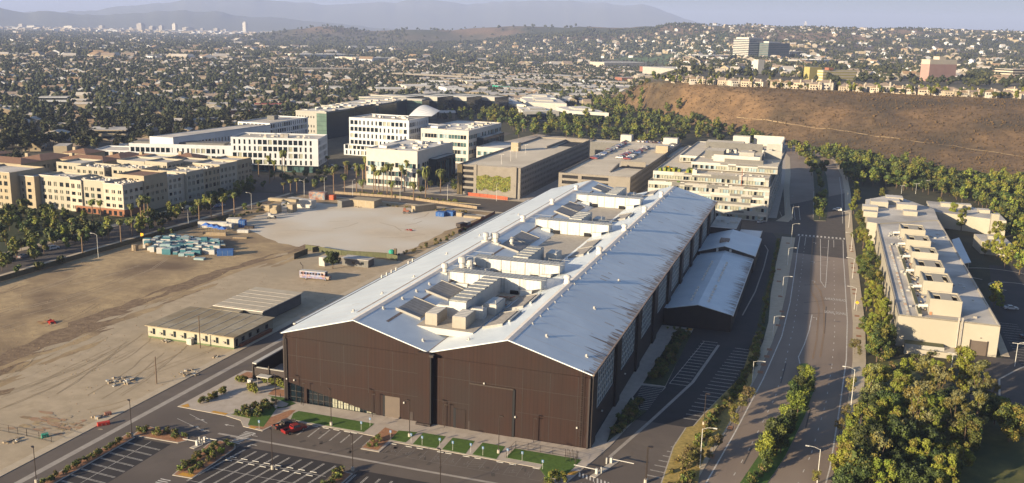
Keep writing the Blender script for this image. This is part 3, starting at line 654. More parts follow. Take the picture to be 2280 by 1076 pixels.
# front wall with the wedge-shaped glazing cut out
b.face([(-74.6, 0, 5.0), (-49.6, 0, 0.0), (0, 0, 0), (0, 0, HE-.9), (-W_, 0, HE-.9), (-W_, 0, 0), (-74.6, 0, 0)])
b.face([(-W_, .05, HE-.9), (0, .05, HE-.9), (0, .05, HE), (-18.9, .05, HR), (-37.8, .05, HE), (-56.7, .05, HR), (-W_, .05, HE)])
b.box(-W_, 0, -.12, .1, HE-1.05, HE-.9)
b.box(-.35, .02, -.15, 0, 0, HE-1.05, 'hangar_side'); b.box(-W_-.02, -W_+.5, -.15, 0, 0, HE-1.05, 'hangar_side')
b.obj('front_wall', hang)
b = MB('hangar_side'); gable(b, LN, True, m='hangar_side'); b.obj('rear_wall', hang)
b = MB('hangar_side'); b.face([(-W_, LN, 0), (-W_, 0, 0), (-W_, 0, HE), (-W_, LN, HE)]); b.obj('side_wall', hang)
# east wall: deep window bays between dark piers
BAYS = [(5, 25.3), (31, 51.6), (57.3, 77), (83.2, 103), (109.4, 130), (135.4, 156), (161, 182), (187, 208), (213.2, 232)]
b = MB('hangar_side'); yp = 0
for y0, y1 in BAYS:
    b.face([(0, yp, 0), (0, y0, 0), (0, y0, HE), (0, yp, HE)]); b.face([(0, y0, 0), (0, y1, 0), (0, y1, 6.4), (0, y0, 6.4)]); b.face([(0, y0, 16.4), (0, y1, 16.4), (0, y1, HE), (0, y0, HE)])
    b.box(0, .55, yp+.4, y0-.4, 0, HE-.6, 'hangar_dark') if y0-yp > 2 else None
    for q in ([(0, y0, 6.4), (-.5, y0, 6.4), (-.5, y0, 16.4), (0, y0, 16.4)], [(0, y1, 6.4), (0, y1, 16.4), (-.5, y1, 16.4), (-.5, y1, 6.4)], [(0, y0, 6.4), (0, y1, 6.4), (-.5, y1, 6.4), (-.5, y0, 6.4)]): b.face(q)
    yp = y1
b.face([(0, yp, 0), (0, LN, 0), (0, LN, HE), (0, yp, HE)]); b.obj('side_wall', hang)
wb = MB('glass_hangar'); L0 = 20.4; wb.face([(0, 0, 0), (0, L0, 0), (0, L0, 10), (0, 0, 10)]); wm = wb.obj('pane')
fb = MB('pole_white')
for k in range(11): fb.box(0.02, .16, k*L0/10-.09, k*L0/10+.09, 0, 10)
for k in range(7): fb.box(0.03, .20, 0, L0, k*10/6-.08, k*10/6+.08)
fo = fb.obj('frame')
firstw = True
for y0, y1 in BAYS:
    wi = bpy.data.objects.new('window', wm.data); COL.objects.link(wi); wi.parent = hang; wi.location = (-.42+37.8, y0, 6.4); wi.scale = (1, (y1-y0)/L0, 1)
    fi = bpy.data.objects.new('frame', fo.data); COL.objects.link(fi); fi.parent = wi
bpy.data.objects.remove(wm); bpy.data.objects.remove(fo)
# roof
b = MB('roof_white'); X0, X1 = -W_-.35, .45; XS = [X0, -56.7, -37.8, -18.9, X1]
def ze(x): return rz_(x) if -W_ < x < 0 else HE-.13
for i in range(4):
    xa, xb = XS[i], XS[i+1]; b.face([(xa, -.4, ze(xa)+.14), (xb, -.4, ze(xb)+.14), (xb, LN+.3, ze(xb)+.14), (xa, LN+.3, ze(xa)+.14)])
    b.face([(xa, -.4, ze(xa)-.1), (xb, -.4, ze(xb)-.1), (xb, -.4, ze(xb)+.14), (xa, -.4, ze(xa)+.14)])
b.box(X1, X1+.03, -.4, LN+.3, HE-.35, HE, 'gutter_brown'); b.obj('roof', hang)
b = MB('roof_ridge')
for xr in (-56.7, -18.9):
    for s in (-1, 1): b.face([(xr, -.4, HR+.17), (xr, LN+.3, HR+.17), (xr+s*1.0, LN+.3, HR-.09), (xr+s*1.0, -.4, HR-.09)][::s])
b.obj('ridge_cap', hang)
b = MB('gutter_brown'); mat('eave_stain', '#a89e94', '#c0bab2', 1.0); r_ = random.Random(3)
for k in range(420):
    y_ = r_.uniform(0, LN-1); L_ = r_.uniform(.6, 2.2)*(3.2 if r_.random() < .14 else 1)*(.6+.8*float(fbm(np.array([y_/12]), np.array([3.0]))[0])); w_ = r_.uniform(.12, .55); q_ = .155+r_.random()*.012; m_ = r_.choice(['eave_stain', 'eave_stain', 'gutter_brown'])
    b.face([(.43, y_-w_, HE+q_-.12), (.43, y_+w_, HE+q_-.12), (-L_*.7, y_+w_*.5+.1, rz_(-L_*.7)+q_), (-L_, y_+.15, rz_(-L_)+q_), (-L_*.6, y_-w_*.5, rz_(-L_*.6)+q_)], m_)
o = b.obj('stained_eave', hang); o['kind'] = 'stuff'
b = MB('gutter_brown'); b.box(-W_-.75, -W_-.36, -.3, LN, HE-.25, HE-.02, 'metal_dark'); b.box(X1+.03, X1+.35, -.3, LN, HE-.3, HE+.06)
b.pieces('gutter', hang)
b = MB('gutter_brown')
for x in (-60.3, -52.9-3): b.face([(x, 8, rz_(x)+.155), (x+.7, 8, rz_(x+.7)+.155), (x+.7, 222, rz_(x+.7)+.155), (x, 222, rz_(x)+.155)]) if x < -59 else None
b.face([(-51.4, 6, rz_(-51.4)+.16), (-50.7, 6, rz_(-50.7)+.16), (-50.7, 214, rz_(-50.7)+.16), (-51.4, 214, rz_(-51.4)+.16)])
b.sheet([(-40.2, -.2), (-35.4, -.2), (-35.8, 12), (-39.8, 12)], HE+.16+.02); 
b.obj('roof_stain', hang)
b = MB('tan_deck')   # flat deck carried over the valley gutter
b.prism([(-46.2, 10.6), (-31.0, 10.2), (-30.4, 60), (-46.0, 60)], 18.2, 19.75, 'plain_white', top='tan_deck'); b.obj('valley_deck', hang)
b = MB('tan_deck'); b.box(-44.6, -31.0, 62, 226, 18.4, 19.35, 'plain_white', top='tan_deck'); b.obj('valley_deck', hang)
# front pilaster, doors, glazing, ladder, downpipes
b = MB('hangar_wall'); b.box(-39.9, -36.9, -1.5, 0, 0, 17.6); b.box(-40.2, -36.6, -1.9, .0, 0, .7, 'hangar_side'); b.box(-36.9, -36.6, -1.45, 0, .7, 17.5, 'dark_void'); b.box(-36.9, -35.9, -2.0, -1.2, 16.9, 17.4, 'metal_dark'); b.obj('pilaster', hang)
b = MB('hangar_door'); b.face([(-48.8, .55, 0.1), (-45.0, .55, .1), (-45.0, .55, 5.3), (-48.8, .55, 5.3)]); d = b.obj('roller_door', hang, 'pale tan roller door')
b = MB('dark_void'); b.box(-49.3, -48.8, -.12, .02, 0, 5.4); b.pieces('reveal', d)
b = MB('hangar_door'); b.box(-48.8, -45.0, -.1, .0, 0.05, 5.3, 'hangar_door'); b.obj('slat', d)
b = MB('hangar_wall'); b.box(-31.0, -28.6, -.1, 0, .05, 4.8, 'hangar_wall'); d = b.obj('roller_door', hang, 'brown roller door'); b = MB('dark_void'); b.box(-31.6, -31.0, -.13, .02, 0, 4.9); b.pieces('reveal', d)
b = MB('hangar_wall'); b.box(-27.6, -17.5, -.25, -.001, .1, 11.4); d = b.obj('hangar_door', hang); b = MB('dark_void'); b.box(-17.5, -16.95, -.22, -.002, 0, 11.45); b.pieces('reveal', d); b = MB('metal_dark'); b.box(-27.7, -17.3, -.4, -.25, 11.3, 11.6); b.obj('track', d)
b = MB('hangar_wall')
for x in (-42.6, -28.0, -25.0): b.box(x, x+.95, -.09, 0, .05, 2.3, 'hangar_side')
b.pieces('exit_door', hang)
gz = MB('glass_dark'); gz.face([(-74.6, .5, 0), (-49.6, .5, 0), (-74.6, .5, 5.0)]); go = gz.obj('glazed_wall', hang)
b = MB('metal_dark')
for k in range(17):
    x = -74.2+k*1.5; h_ = 5.0*(1-(x+74.6)/25.0)
    if h_ > .2: b.box(x-.05, x+.05, .36, .49, 0, h_)
for z_ in (1.2, 2.7): b.box(-74.5, -74.6+25*(1-z_/5), .4, .46, z_-.04, z_+.04)
b.box(-70.3, -69.5, -.05, .5, 0, 4.1, 'hangar_wall'); b.obj('mullion', go)
b = MB('glass_blind')
for k in range(10):
    x = -62.9+k*1.5; h_ = 5.0*(1-(x+1.4+74.6)/25.0)-.12
    if h_ > .15 and k != 5: b.box(x+.12, x+1.3, .41, .47, .1, h_)
b.pieces('blind', go)
b = MB('hangar_wall'); b.box(-75.55, -74.62, -.3, 0, 0, 16, 'hangar_side'); b.obj('corner_trim', hang)
b = MB('metal_dark')
for x in (-1.9, -1.35): b.tube([(x, -.35, .4), (x, -.35, 18.4)], .045, 5)
for k in range(40): b.tube([(-1.9, -.35, .8+k*.44), (-1.35, -.35, .8+k*.44)], .03, 4)
for x in (-75.2, -74.9): b.tube([(x, -.4, .2), (x, -.4, 17.2)], .05, 5)
for k in range(28): b.tube([(-75.2, -.4, 1+k*.58), (-74.9, -.4, 1+k*.58)], .03, 4)
for k in range(9): b.tube([(-2.0, -.75, 3+k*1.7), (-1.25, -.75, 3+k*1.7)], .035, 4)
b.tube([(-2.0, -.75, 3), (-2.0, -.75, 18)], .03, 4); b.tube([(-1.25, -.75, 3), (-1.25, -.75, 18)], .03, 4); b.obj('ladder', hang)
b = MB('pole_white')
for x, z in ((-72.9, 5.6), (-44.0, 4.2), (-24.4, 11.75), (-16.9, 4.9), (-1.1-1.6, 4.6), (-74.9, 5.7)): b.box(x, x+.28, -.42, -.08, z, z+.35)
for y in (12, 29, 38, 54): b.box(.05, .4, y, y+.3, 4.2, 4.5)
b.pieces('wall_lamp', hang)
# west lean-to
b = MB('hangar_side'); b.prism([(-86.2, 24), (-W_, 24), (-W_, LN-2), (-86.2, LN-2)], 0, lambda x, y: 11.4 if x < -80 else 12.6, 'hangar_side'); b.obj('side_aisle', hang)
b = MB('roof_white'); b.face([(-86.8, 23.4, 11.55), (-W_-.02, 23.4, 12.8), (-W_-.02, LN-1.5, 12.8), (-86.8, LN-1.5, 11.55)]); b.box(-87.0, -86.8, 23.4, LN-1.5, 11.2, 11.6, 'kerb_concrete'); b.box(-87, -W_-.1, 23.2, 23.4, 11.2, 11.5, 'roof_ridge'); b.obj('aisle_roof', hang)

b = MB('roof_ridge')
for k in range(1, 39):
    for xa, xb in ((-75.4, -57.8), (-17.8, -1.2)): b.face([(xa, k*6, rz_(xa)+.148), (xb, k*6, rz_(xb)+.148), (xb, k*6+.16, rz_(xb)+.148), (xa, k*6+.16, rz_(xa)+.148)])
o = b.obj('roof_seam', hang); o['kind'] = 'stuff'
b = MB('eave_stain')
for k in range(90):
    x_ = r_.uniform(-74, -2); y_ = r_.uniform(4, 228); w_ = r_.uniform(.2, .9); L_ = r_.uniform(1, 5); s_ = 1 if (x_ % 37.8) < 18.9 else -1
    if -52 < x_ < -24: continue
    if abs((x_ % 18.9)-9.4) < 5: b.face([(x_, y_, rz_(x_)+.15), (x_+L_*.5, y_-w_*.4, rz_(x_+L_*.5)+.15), (x_+L_*.5+.2, y_+w_*.5, rz_(x_+L_*.5+.2)+.15), (x_, y_+w_, rz_(x_)+.15)])
o = b.obj('roof_patch', hang); o['kind'] = 'stuff'
b = MB('hangar_dark')
for x in [-72+k*6.3 for k in range(12)]:
    if x < -40.5 or x > -36: b.box(x-.05, x+.05, -.03, -.004, 5.3 if x < -50 else .2, HE-1.1)
for z_ in (6.2, 11.9): b.box(-75.5, -39.95, -.035, -.006, z_-.04, z_+.04); b.box(-36.5, -.4, -.035, -.006, z_-.04, z_+.04)
b.obj('panel_joint', hang)
# small fixtures on the roof
def fan_proto():
    t = thing('roof_ventilator', 'x', 'roof ventilator')
    b = MB('roof_ridge'); b.tube([(0, 0, -.4), (0, 0, .5), (0, 0, 1.3)], [1.0, .95, .62], 10); b.obj('base', t)
    b = MB('roof_ridge'); b.tube([(0, 0, 1.3), (0, 0, 1.45), (0, 0, 2.0), (0, 0, 2.3)], [.62, 1.05, 1.0, .35], 12); b.obj('hood', t); return Proto(t)
FP = fan_proto(); k = 0
for xr, sd_ in ((-56.4, 'western'), (-19.6, 'eastern')):
    for i in range(5):
        if sd_ == 'eastern' or i not in (0, 1): FP.put((xr, 58.5+i*37.9-6, HR-.1), label='%s white mushroom ventilator on the %s ridge of the hangar roof' % (ordn(i if sd_ == 'eastern' else i-2), sd_), group='mushroom ventilators along the hangar ridges')
def small_vent():
    t = thing('vent_pipe', 'x', 'vent'); b = MB('plain_white'); b.tube([(0, 0, -.2), (0, 0, .45)], .32, 6); b.tube([(0, 0, .45), (0, 0, .7)], [.42, .1], 6); b.box(-.5, .5, -.5, .5, -.1, .1); b.obj('pipe', t); return Proto(t)
SV = small_vent()
for i in range(33):
    y = 14+i*6.42; x = -17.6
    SV.put((x, y, rz_(x)+.1), scale=.56, label='%s little white vent of the row below the eastern ridge' % ordn(i), group='little vents on the hangar roof')
for i, (x, y) in enumerate([(-3, 8), (-13, 10), (-9, 40), (-55, 12), (-54.5, 22), (-54.2, 30), (-54, 38), (-62, 10), (-63, 28), (-62, 46), (-41, 4), (-30, 5), (-66, 80), (-66, 110), (-65, 150), (-9, 70)]):
    SV.put((x, y, rz_(x)+.1), scale=.9, label=['lone little vent near the south east corner of the roof', 'little vent high on the east slope near the front', 'little vent in the middle of the east slope', 'first little vent on the shaded west valley slope', 'second little vent on the shaded west valley slope', 'third little vent on the shaded west valley slope', 'fourth little vent on the shaded west valley slope', 'first little vent on the bright west slope', 'second little vent on the bright west slope', 'third little vent on the bright west slope', 'little vent left of the valley by the front edge', 'little vent right of the valley by the front edge', 'fourth little vent on the bright west slope', 'fifth little vent on the bright west slope', 'sixth little vent on the bright west slope', 'farthest lone little vent on the east slope'][i], group='little vents on the hangar roof')
for i, y in enumerate((72, 75.5, 79, 82.5, 92, 95.5)):
    SV.put((-84.6, y, 11.9), scale=(1, 1, 2.4), label='%s slim white pipe standing on the west aisle roof' % ordn(i), group='slim pipes on the aisle roof')
# T-shaped air duct houses, each with an arm across the valley and a spine along it
def duct(y, dy, s0, s1, lab):
    t = thing('duct_house', lab, 'air duct', (-38.2, y, 19.3), 'white duct houses over the roof valley')
    b = MB('duct_white'); P = [(-51.6, 24.0), (-25.0, 24.0), (-25.0, 22.0), (-29.5, 20.9), (-33.2, 19.5), (-43.4, 19.5), (-47, 20.9), (-51.6, 22.1)]
    b.face([(x, y, z) for x, z in P][::-1][::-1][::-1], 'duct_white'); b.face([(x, y+dy, z) for x, z in P], 'duct_white')
    for (xa, za), (xb, zb) in zip(P, P[1:]+P[:1]): b.face([(xa, y, za), (xb, y, zb), (xb, y+dy, zb), (xa, y+dy, za)], 'duct_top' if False else ('duct_top_x' if za == zb == 24.0 else 'duct_white_y'))
    for x in (-51.6, -47.2, -42.8, -39.9, -35.5, -31.2, -25.1): b.box(x-.1, x+.1, y-.12, y, 20.4 if abs(x+38.3) > 6 else 19.5, 24.1, 'metal_light')
    b.obj('cross_arm', t)
    b = MB('duct_white_y'); b.box(-40.8, -36.4, s0, s1, 19.4, 23.9, 'duct_white_y', top='duct_top')
    n = int(abs(s1-s0)/3.2); b.cur = 'duct_top'
    for k in range(n): yy = min(s0, s1)+k*3.2+.4; b.box(-40.9, -36.3, yy, yy+2.3, 23.9, 24.25, 'duct_top')
    b.obj('spine', t)
    b = MB('metal_light')
    for x in (-51.4, -47, -30, -25.3):
        for yy in (y-.5, y+dy+.5): b.tube([(x, yy, rz_(x)), (x, yy, 24.9)], .06, 4)
    for yy in (y-.5, y+dy+.5): b.tube([(-53.4, yy, 24.5), (-47, yy, 24.5)], .05, 4); b.tube([(-30, yy, 24.5), (-23.6, yy, 24.5)], .05, 4)
    b.pieces('guard_rail', t, cap=14)
    b = MB('duct_white')   # splayed feet of the arm and the dark mouths under it
    for s in (-1, 1):
        x = -38.2+s*9.2; b.prism([(x-1.6, y-1.6), (x+1.6, y-1.2), (x+1.4, y-.05), (x-1.4, y-.05)], 19.6, 21.3)
        x = -38.2+s*5.6; b.box(x-1.1, x+1.1, y-.5, y-.02, 19.5, 20.7, 'dark_void')
    b.pieces('outlet', t); return t
duct(46.2, 5.0, 19.6, 46.1, 'nearest white T-shaped duct house, its spine pointing to the front gable')
duct(64.6, 5.0, 69.7, 87.0, 'second white T-shaped duct house, back to back with the nearest one')
duct(128, 5.4, 133.5, 150.5, 'third white T-shaped duct house, above the bare tan valley deck')
duct(186, 6.2, 192.3, 214, 'farthest white T-shaped duct house near the rear of the roof')
def ahu(x0, x1, y0, y1, z1, lab):
    t = thing('air_handling_unit', lab, 'air unit', ((x0+x1)/2, y0, 19.75), 'cream air handling units on the valley deck')
    b = MB('unit_cream'); b.box(x0, x1, y0, y1, 19.8, z1); b.obj('casing', t)
    b = MB('metal_light')
    for k in range(5): yy = y0+.15+k*(y1-y0-.3)/5; b.box(x0+.12, x1-.12, yy+.05, yy+(y1-y0)/5-.25, z1, z1+.12, 'plain_white')
    b.box(x0+.05, x1-.05, y0+.05, y1-.05, z1, z1+.04, 'louvre_grey'); b.obj('top_grille', t)
ahu(-43.9, -40.8, 11.9, 18.2, 22.6, 'left of the two ribbed cream air units at the front of the valley deck'); ahu(-36.9, -33.5, 11.9, 18.6, 22.6, 'right of the two ribbed cream air units at the front of the valley deck')
for i, (x0, x1, y0, y1, z1, m, lab) in enumerate([(-44.6, -40.95, 20.6, 23.4, 22.2, 'duct_white', 'white box unit left of the nearest duct spine'), (-36.2, -32.4, 20.8, 23.6, 22.2, 'duct_white', 'white box unit right of the nearest duct spine'), (-33.9, -30.6, 25.5, 32.5, 22.4, 'panel_white', 'shaded box unit behind the white one right of the nearest spine'),
    (-34.9, -31.5, 84, 90, 22.6, 'panel_white', 'box unit beside the spine of the second duct house'), (-34.9, -31.5, 145, 151, 22.4, 'panel_white', 'box unit beside the spine of the third duct house'), (-34.5, -31.5, 206, 211, 22.4, 'panel_white', 'box unit beside the spine of the farthest duct house')]):
    t = thing('box_unit', lab, 'air unit', ((x0+x1)/2, y0, 19.5)); b = MB(m); b.box(x0, x1, y0, y1, 19.4, z1); b.obj('casing', t); b = MB('metal_light'); b.box(x0+.3, x1-.3, y0+.3, y1-.3, z1, z1+.12); b.tube([(x1-.2, y0+.2, z1), (x1-.2, y0+.2, z1+1.2)], .09, 5); b.obj('cap', t)
# louvred skylights on the valley slopes
def skyl(x0, x1, y0, y1, lab):
    t = thing('roof_louvre', lab, 'skylight', ((x0+x1)/2, y0, rz_((x0+x1)/2)), 'grey louvred skylights on the valley slopes')
    b = MB('louvre_grey'); b.prism([(x0, y0), (x1, y0), (x1, y1), (x0, y1)], lambda x, y: rz_(x)+.1, lambda x, y: rz_(x)+.55, 'louvre_frame', top='louvre_grey'); b.obj('panel', t)
    b = MB('louvre_frame')
    for yy in (y0-.35, y1): b.prism([(x0-.3, yy), (x1+.3, yy), (x1+.3, yy+.35), (x0-.3, yy+.35)], lambda x, y: rz_(x)+.1, lambda x, y: rz_(x)+.75)
    b.obj('frame', t)
OR_ = ['nearest', 'second', 'third', 'fourth', 'fifth', 'sixth', 'seventh']
for i, y in enumerate((14.5, 32.5, 92, 104, 156, 168, 218)): skyl(-52.4, -46.4, y, y+10.5, '%s louvred skylight west of the duct spines' % OR_[i])
for i, y in enumerate((14, 30, 92, 104, 156, 216)): skyl(-29.6, -25.2, y, y+12, '%s louvred skylight east of the duct spines' % OR_[i])
for i, y in enumerate((16, 33, 94, 158)):
    b = MB('duct_white'); b.prism([(-24.3, y), (-23.8, y), (-23.8, y+9), (-24.3, y+9)], lambda x, y_: rz_(x)+.1, lambda x, y_: rz_(x)+.75, 'metal_light'); tag(b.obj('cable_tray', origin=(-24, y, 20)), '%s thin cable tray east of the skylights' % OR_[i], 'cable tray', 'cable trays on the hangar roof')
def tank(x, y, s, lab):
    t = thing('exhaust_stack', lab, 'exhaust stack', (x, y, rz_(x)), 'white exhaust stacks by the western ridge')
    b = MB('pole_white'); z = rz_(x)
    b.box(x-1.1*s, x+1.1*s, y-1.1*s, y+1.1*s, z-.3, z+.5, 'panel_white')
    b.tube([(x, y, z+.4), (x, y, z+1.5*s), (x, y, z+1.7*s), (x, y, z+2.8*s), (x, y, z+3.0*s)], [.65*s, .65*s, .95*s, .95*s, .5*s], 10); b.obj('stack', t)
for i, (x, y, s, l) in enumerate([(-54.6, 50.5, 1.0, 'single white stack on the western ridge left of the nearest cross arm'), (-52.6, 58.8, 1.25, 'largest white stack of the cluster between the first two cross arms'), (-50.6, 59.6, 1.15, 'white stack right of the largest in the ridge cluster'), (-51.4, 62.2, 1.1, 'rear white stack of the ridge cluster'), (-49.4, 57.2, .8, 'small low stack in front of the ridge cluster'),
    (-57.6, 92.6, 1.0, 'left stack of the group of three midway along the western ridge'), (-55.8, 94.6, .9, 'middle stack of the group of three midway along the western ridge'), (-54.2, 92.8, 1.2, 'right stack of the group of three midway along the western ridge'), (-50.2, 96.8, .8, 'small stack behind the group of three on the western ridge')]): tank(x, y, s, l)
t = thing('lumber_pile', 'tan timber and scrap piled on the valley deck right of the nearest spine', 'lumber pile', (-32.5, 38, 19.75))
b = MB('wood_tan')
for k in range(34):
    x = random.uniform(-35, -31.4); y = random.uniform(34, 42); L = random.uniform(.8, 2.6); a = random.uniform(0, 3.1); b.prism([(x-L*math.cos(a)/2-.15*math.sin(a), y-L*math.sin(a)/2+.15*math.cos(a)), (x+L*math.cos(a)/2-.15*math.sin(a), y+L*math.sin(a)/2+.15*math.cos(a)), (x+L*math.cos(a)/2+.15*math.sin(a), y+L*math.sin(a)/2-.15*math.cos(a)), (x-L*math.cos(a)/2+.15*math.sin(a), y-L*math.sin(a)/2-.15*math.cos(a))], 19.76+.1*(k % 6), 19.86+.1*(k % 6)+.02, random.choice(['wood_tan', 'wood_tan', 'container_tan', 'plain_orange']))
b.obj('board', t)

# ---------------- lower workshops along the east wall ----------------
def gableroof(b, x0, x1, y0, y1, ze_, zr, m='roof_white', xr=None, over=.35, th=.16):
    xr = (x0+x1)/2 if xr is None else xr
    s0 = (zr-ze_)/(xr-x0)*over; s1 = (zr-ze_)/(x1-xr)*over
    b.face([(x0-over, y0-over, ze_+th-s0), (xr, y0-over, zr+th), (xr, y1+over, zr+th), (x0-over, y1+over, ze_+th-s0)], m); b.face([(xr, y0-over, zr+th), (x1+over, y0-over, ze_+th-s1), (x1+over, y1+over, ze_+th-s1), (xr, y1+over, zr+th)], m)
    b.face([(x0-over, y0-over, ze_-s0-.05), (xr, y0-over, zr-.05), (xr, y0-over, zr+th), (x0-over, y0-over, ze_+th-s0)], m); b.face([(xr, y0-over, zr-.05), (x1+over, y0-over, ze_-s1-.05), (x1+over, y0-over, ze_+th-s1), (xr, y0-over, zr+th)], m)
    b.box(x1+over-.02, x1+over+.2, y0-over, y1+over, ze_-.35, ze_+.02, 'roof_ridge')
def gablewalls(b, x0, x1, y0, y1, ze_, zr, m, xr=None):
    xr = (x0+x1)/2 if xr is None else xr
    b.face([(x0, y0, 0), (x1, y0, 0), (x1, y0, ze_), (xr, y0, zr), (x0, y0, ze_)], m); b.face([(x0, y1, 0), (x1, y1, 0), (x1, y1, ze_), (xr, y1, zr), (x0, y1, ze_)][::-1], m)
    b.face([(x1, y0, 0), (x1, y1, 0), (x1, y1, ze_), (x1, y0, ze_)], m); b.face([(x0, y1, 0), (x0, y0, 0), (x0, y0, ze_), (x0, y1, ze_)], m)
sh = thing('workshop', 'long low dark workshop with a stained metal gable roof beside the hangar', 'workshop', (11, 98, 0))
b = MB('hangar_dark'); gablewalls(b, 1.4, 21.0, 98, 178, 5.6, 7.7, 'hangar_dark', 10.6); b.obj('wall', sh)
b = MB('roof_white'); gableroof(b, 1.4, 21.0, 98, 178, 5.6, 7.7, 'roof_white', 10.6); b.obj('roof', sh)
b = MB('eave_stain')
for k in range(190):
    y_ = r_.uniform(98, 177); L_ = r_.uniform(.8, 4.2); w_ = r_.uniform(.12, .4); z_ = lambda x: 5.6+(21-x)*2.1/10.4+.175
    b.face([(21.3, y_-w_, z_(21.3)), (21.3, y_+w_, z_(21.3)), (21.3-L_, y_+.1, z_(21.3-L_))], r_.choice(['eave_stain', 'gutter_brown']))
o = b.obj('stained_eave', sh); o['kind'] = 'stuff'
b = MB('hangar_side'); b.box(.1, 1.4, 99, 178, 0, 5.2, 'hangar_side', top='roof_white'); b.obj('linking_roof', sh)
for k in range(15):
    for s, x in ((0, 7.9), (1, 13.2)):
        y = 104+k*3.9
        if k in (5, 6) and s == 0 or k == 6: continue
        b = MB('roof_ridge'); z = 7.7-(abs(x-10.6))*.21; b.box(x-.35, x+.35, y-.5, y+.5, z, z+.75); tag(b.obj('turbine_vent', origin=(x, y, z)), '%s small square vent on the %s slope of the low workshop roof' % (ordn(k-(k > 6)-(2 if s == 0 and k > 6 else 0)+(1 if s == 0 and k > 6 else 0)), 'left' if s == 0 else 'right'), 'vent', 'square vents on the workshop roof')
sh2 = thing('workshop', 'shorter dark workshop with a wider gable roof behind the long low one', 'workshop', (10, 180, 0))
b = MB('hangar_dark'); gablewalls(b, .6, 21.6, 178.2, 212, 6.8, 9.6, 'hangar_dark', 10.2); b.obj('wall', sh2)
b = MB('roof_white'); gableroof(b, .6, 21.6, 178.2, 212, 6.8, 9.6, 'roof_white', 10.2); b.obj('roof', sh2)
b = MB('gutter_brown'); b.box(7.4, 11.0, 186, 191, 9.0, 10.2); b.obj('roof_monitor', sh2)
b = MB('panel_white'); [b.box(x, x+.8, 177.2, 177.7, 7.2, 8.6) for x in (7.2, 12.2)]; b.pieces('duct_end', sh2)
bl = thing('plant_block', 'flat-roofed dark plant block at the rear corner of the hangar', 'building', (6, 214, 0))
b = MB('hangar_dark'); b.box(.4, 11.4, 213, 240, 0, 9.8, 'hangar_dark', top='roof_grey'); b.box(.4, 11.4, 213, 213.3, 9.8, 10.1, 'roof_ridge'); b.obj('wall', bl)
b = MB('panel_white')
for k in range(14): x = random.uniform(2, 10); y = random.uniform(216, 238); b.box(x, x+random.uniform(.5, 1.4), y, y+random.uniform(.5, 1.4), 9.8, 10.3+random.random()*.5)
b.pieces('roof_unit', bl)
bl = thing('loading_annex', 'low pale-roofed loading annex at the far end of the dark yard', 'building', (17, 214, 0))
b = MB('hangar_dark'); b.box(11.6, 20.6, 213, 236, 0, 5.4, 'hangar_dark', top='roof_white'); b.box(20.6, 20.9, 213, 236, 5.0, 5.6, 'roof_ridge'); b.obj('wall', bl)
# screened yard at the hangar's west foot
yd = thing('screened_enclosure', 'brown slatted enclosure with a pale capping at the foot of the hangar', 'enclosure', (-90, 5, 0))
b = MB('hangar_side'); b.box(-90.6, -90.2, 9.8, 24, 0, 4.2); b.box(-90.6, -75.7, 9.5, 9.8, 0, 3.4); b.obj('screen', yd)
b = MB('plain_white'); b.box(-90.8, -89.6, 9.4, 24, 4.2, 4.55); b.box(-89.6, -76, 9.4, 9.9, 3.3, 3.5, 'panel_pale'); b.obj('capping', yd)
b = MB('metal_dark'); [b.box(x, x+.25, 9.2, 9.5, 0, 4.3) for x in (-90.7, -86, -81)]; b.pieces('post', yd)
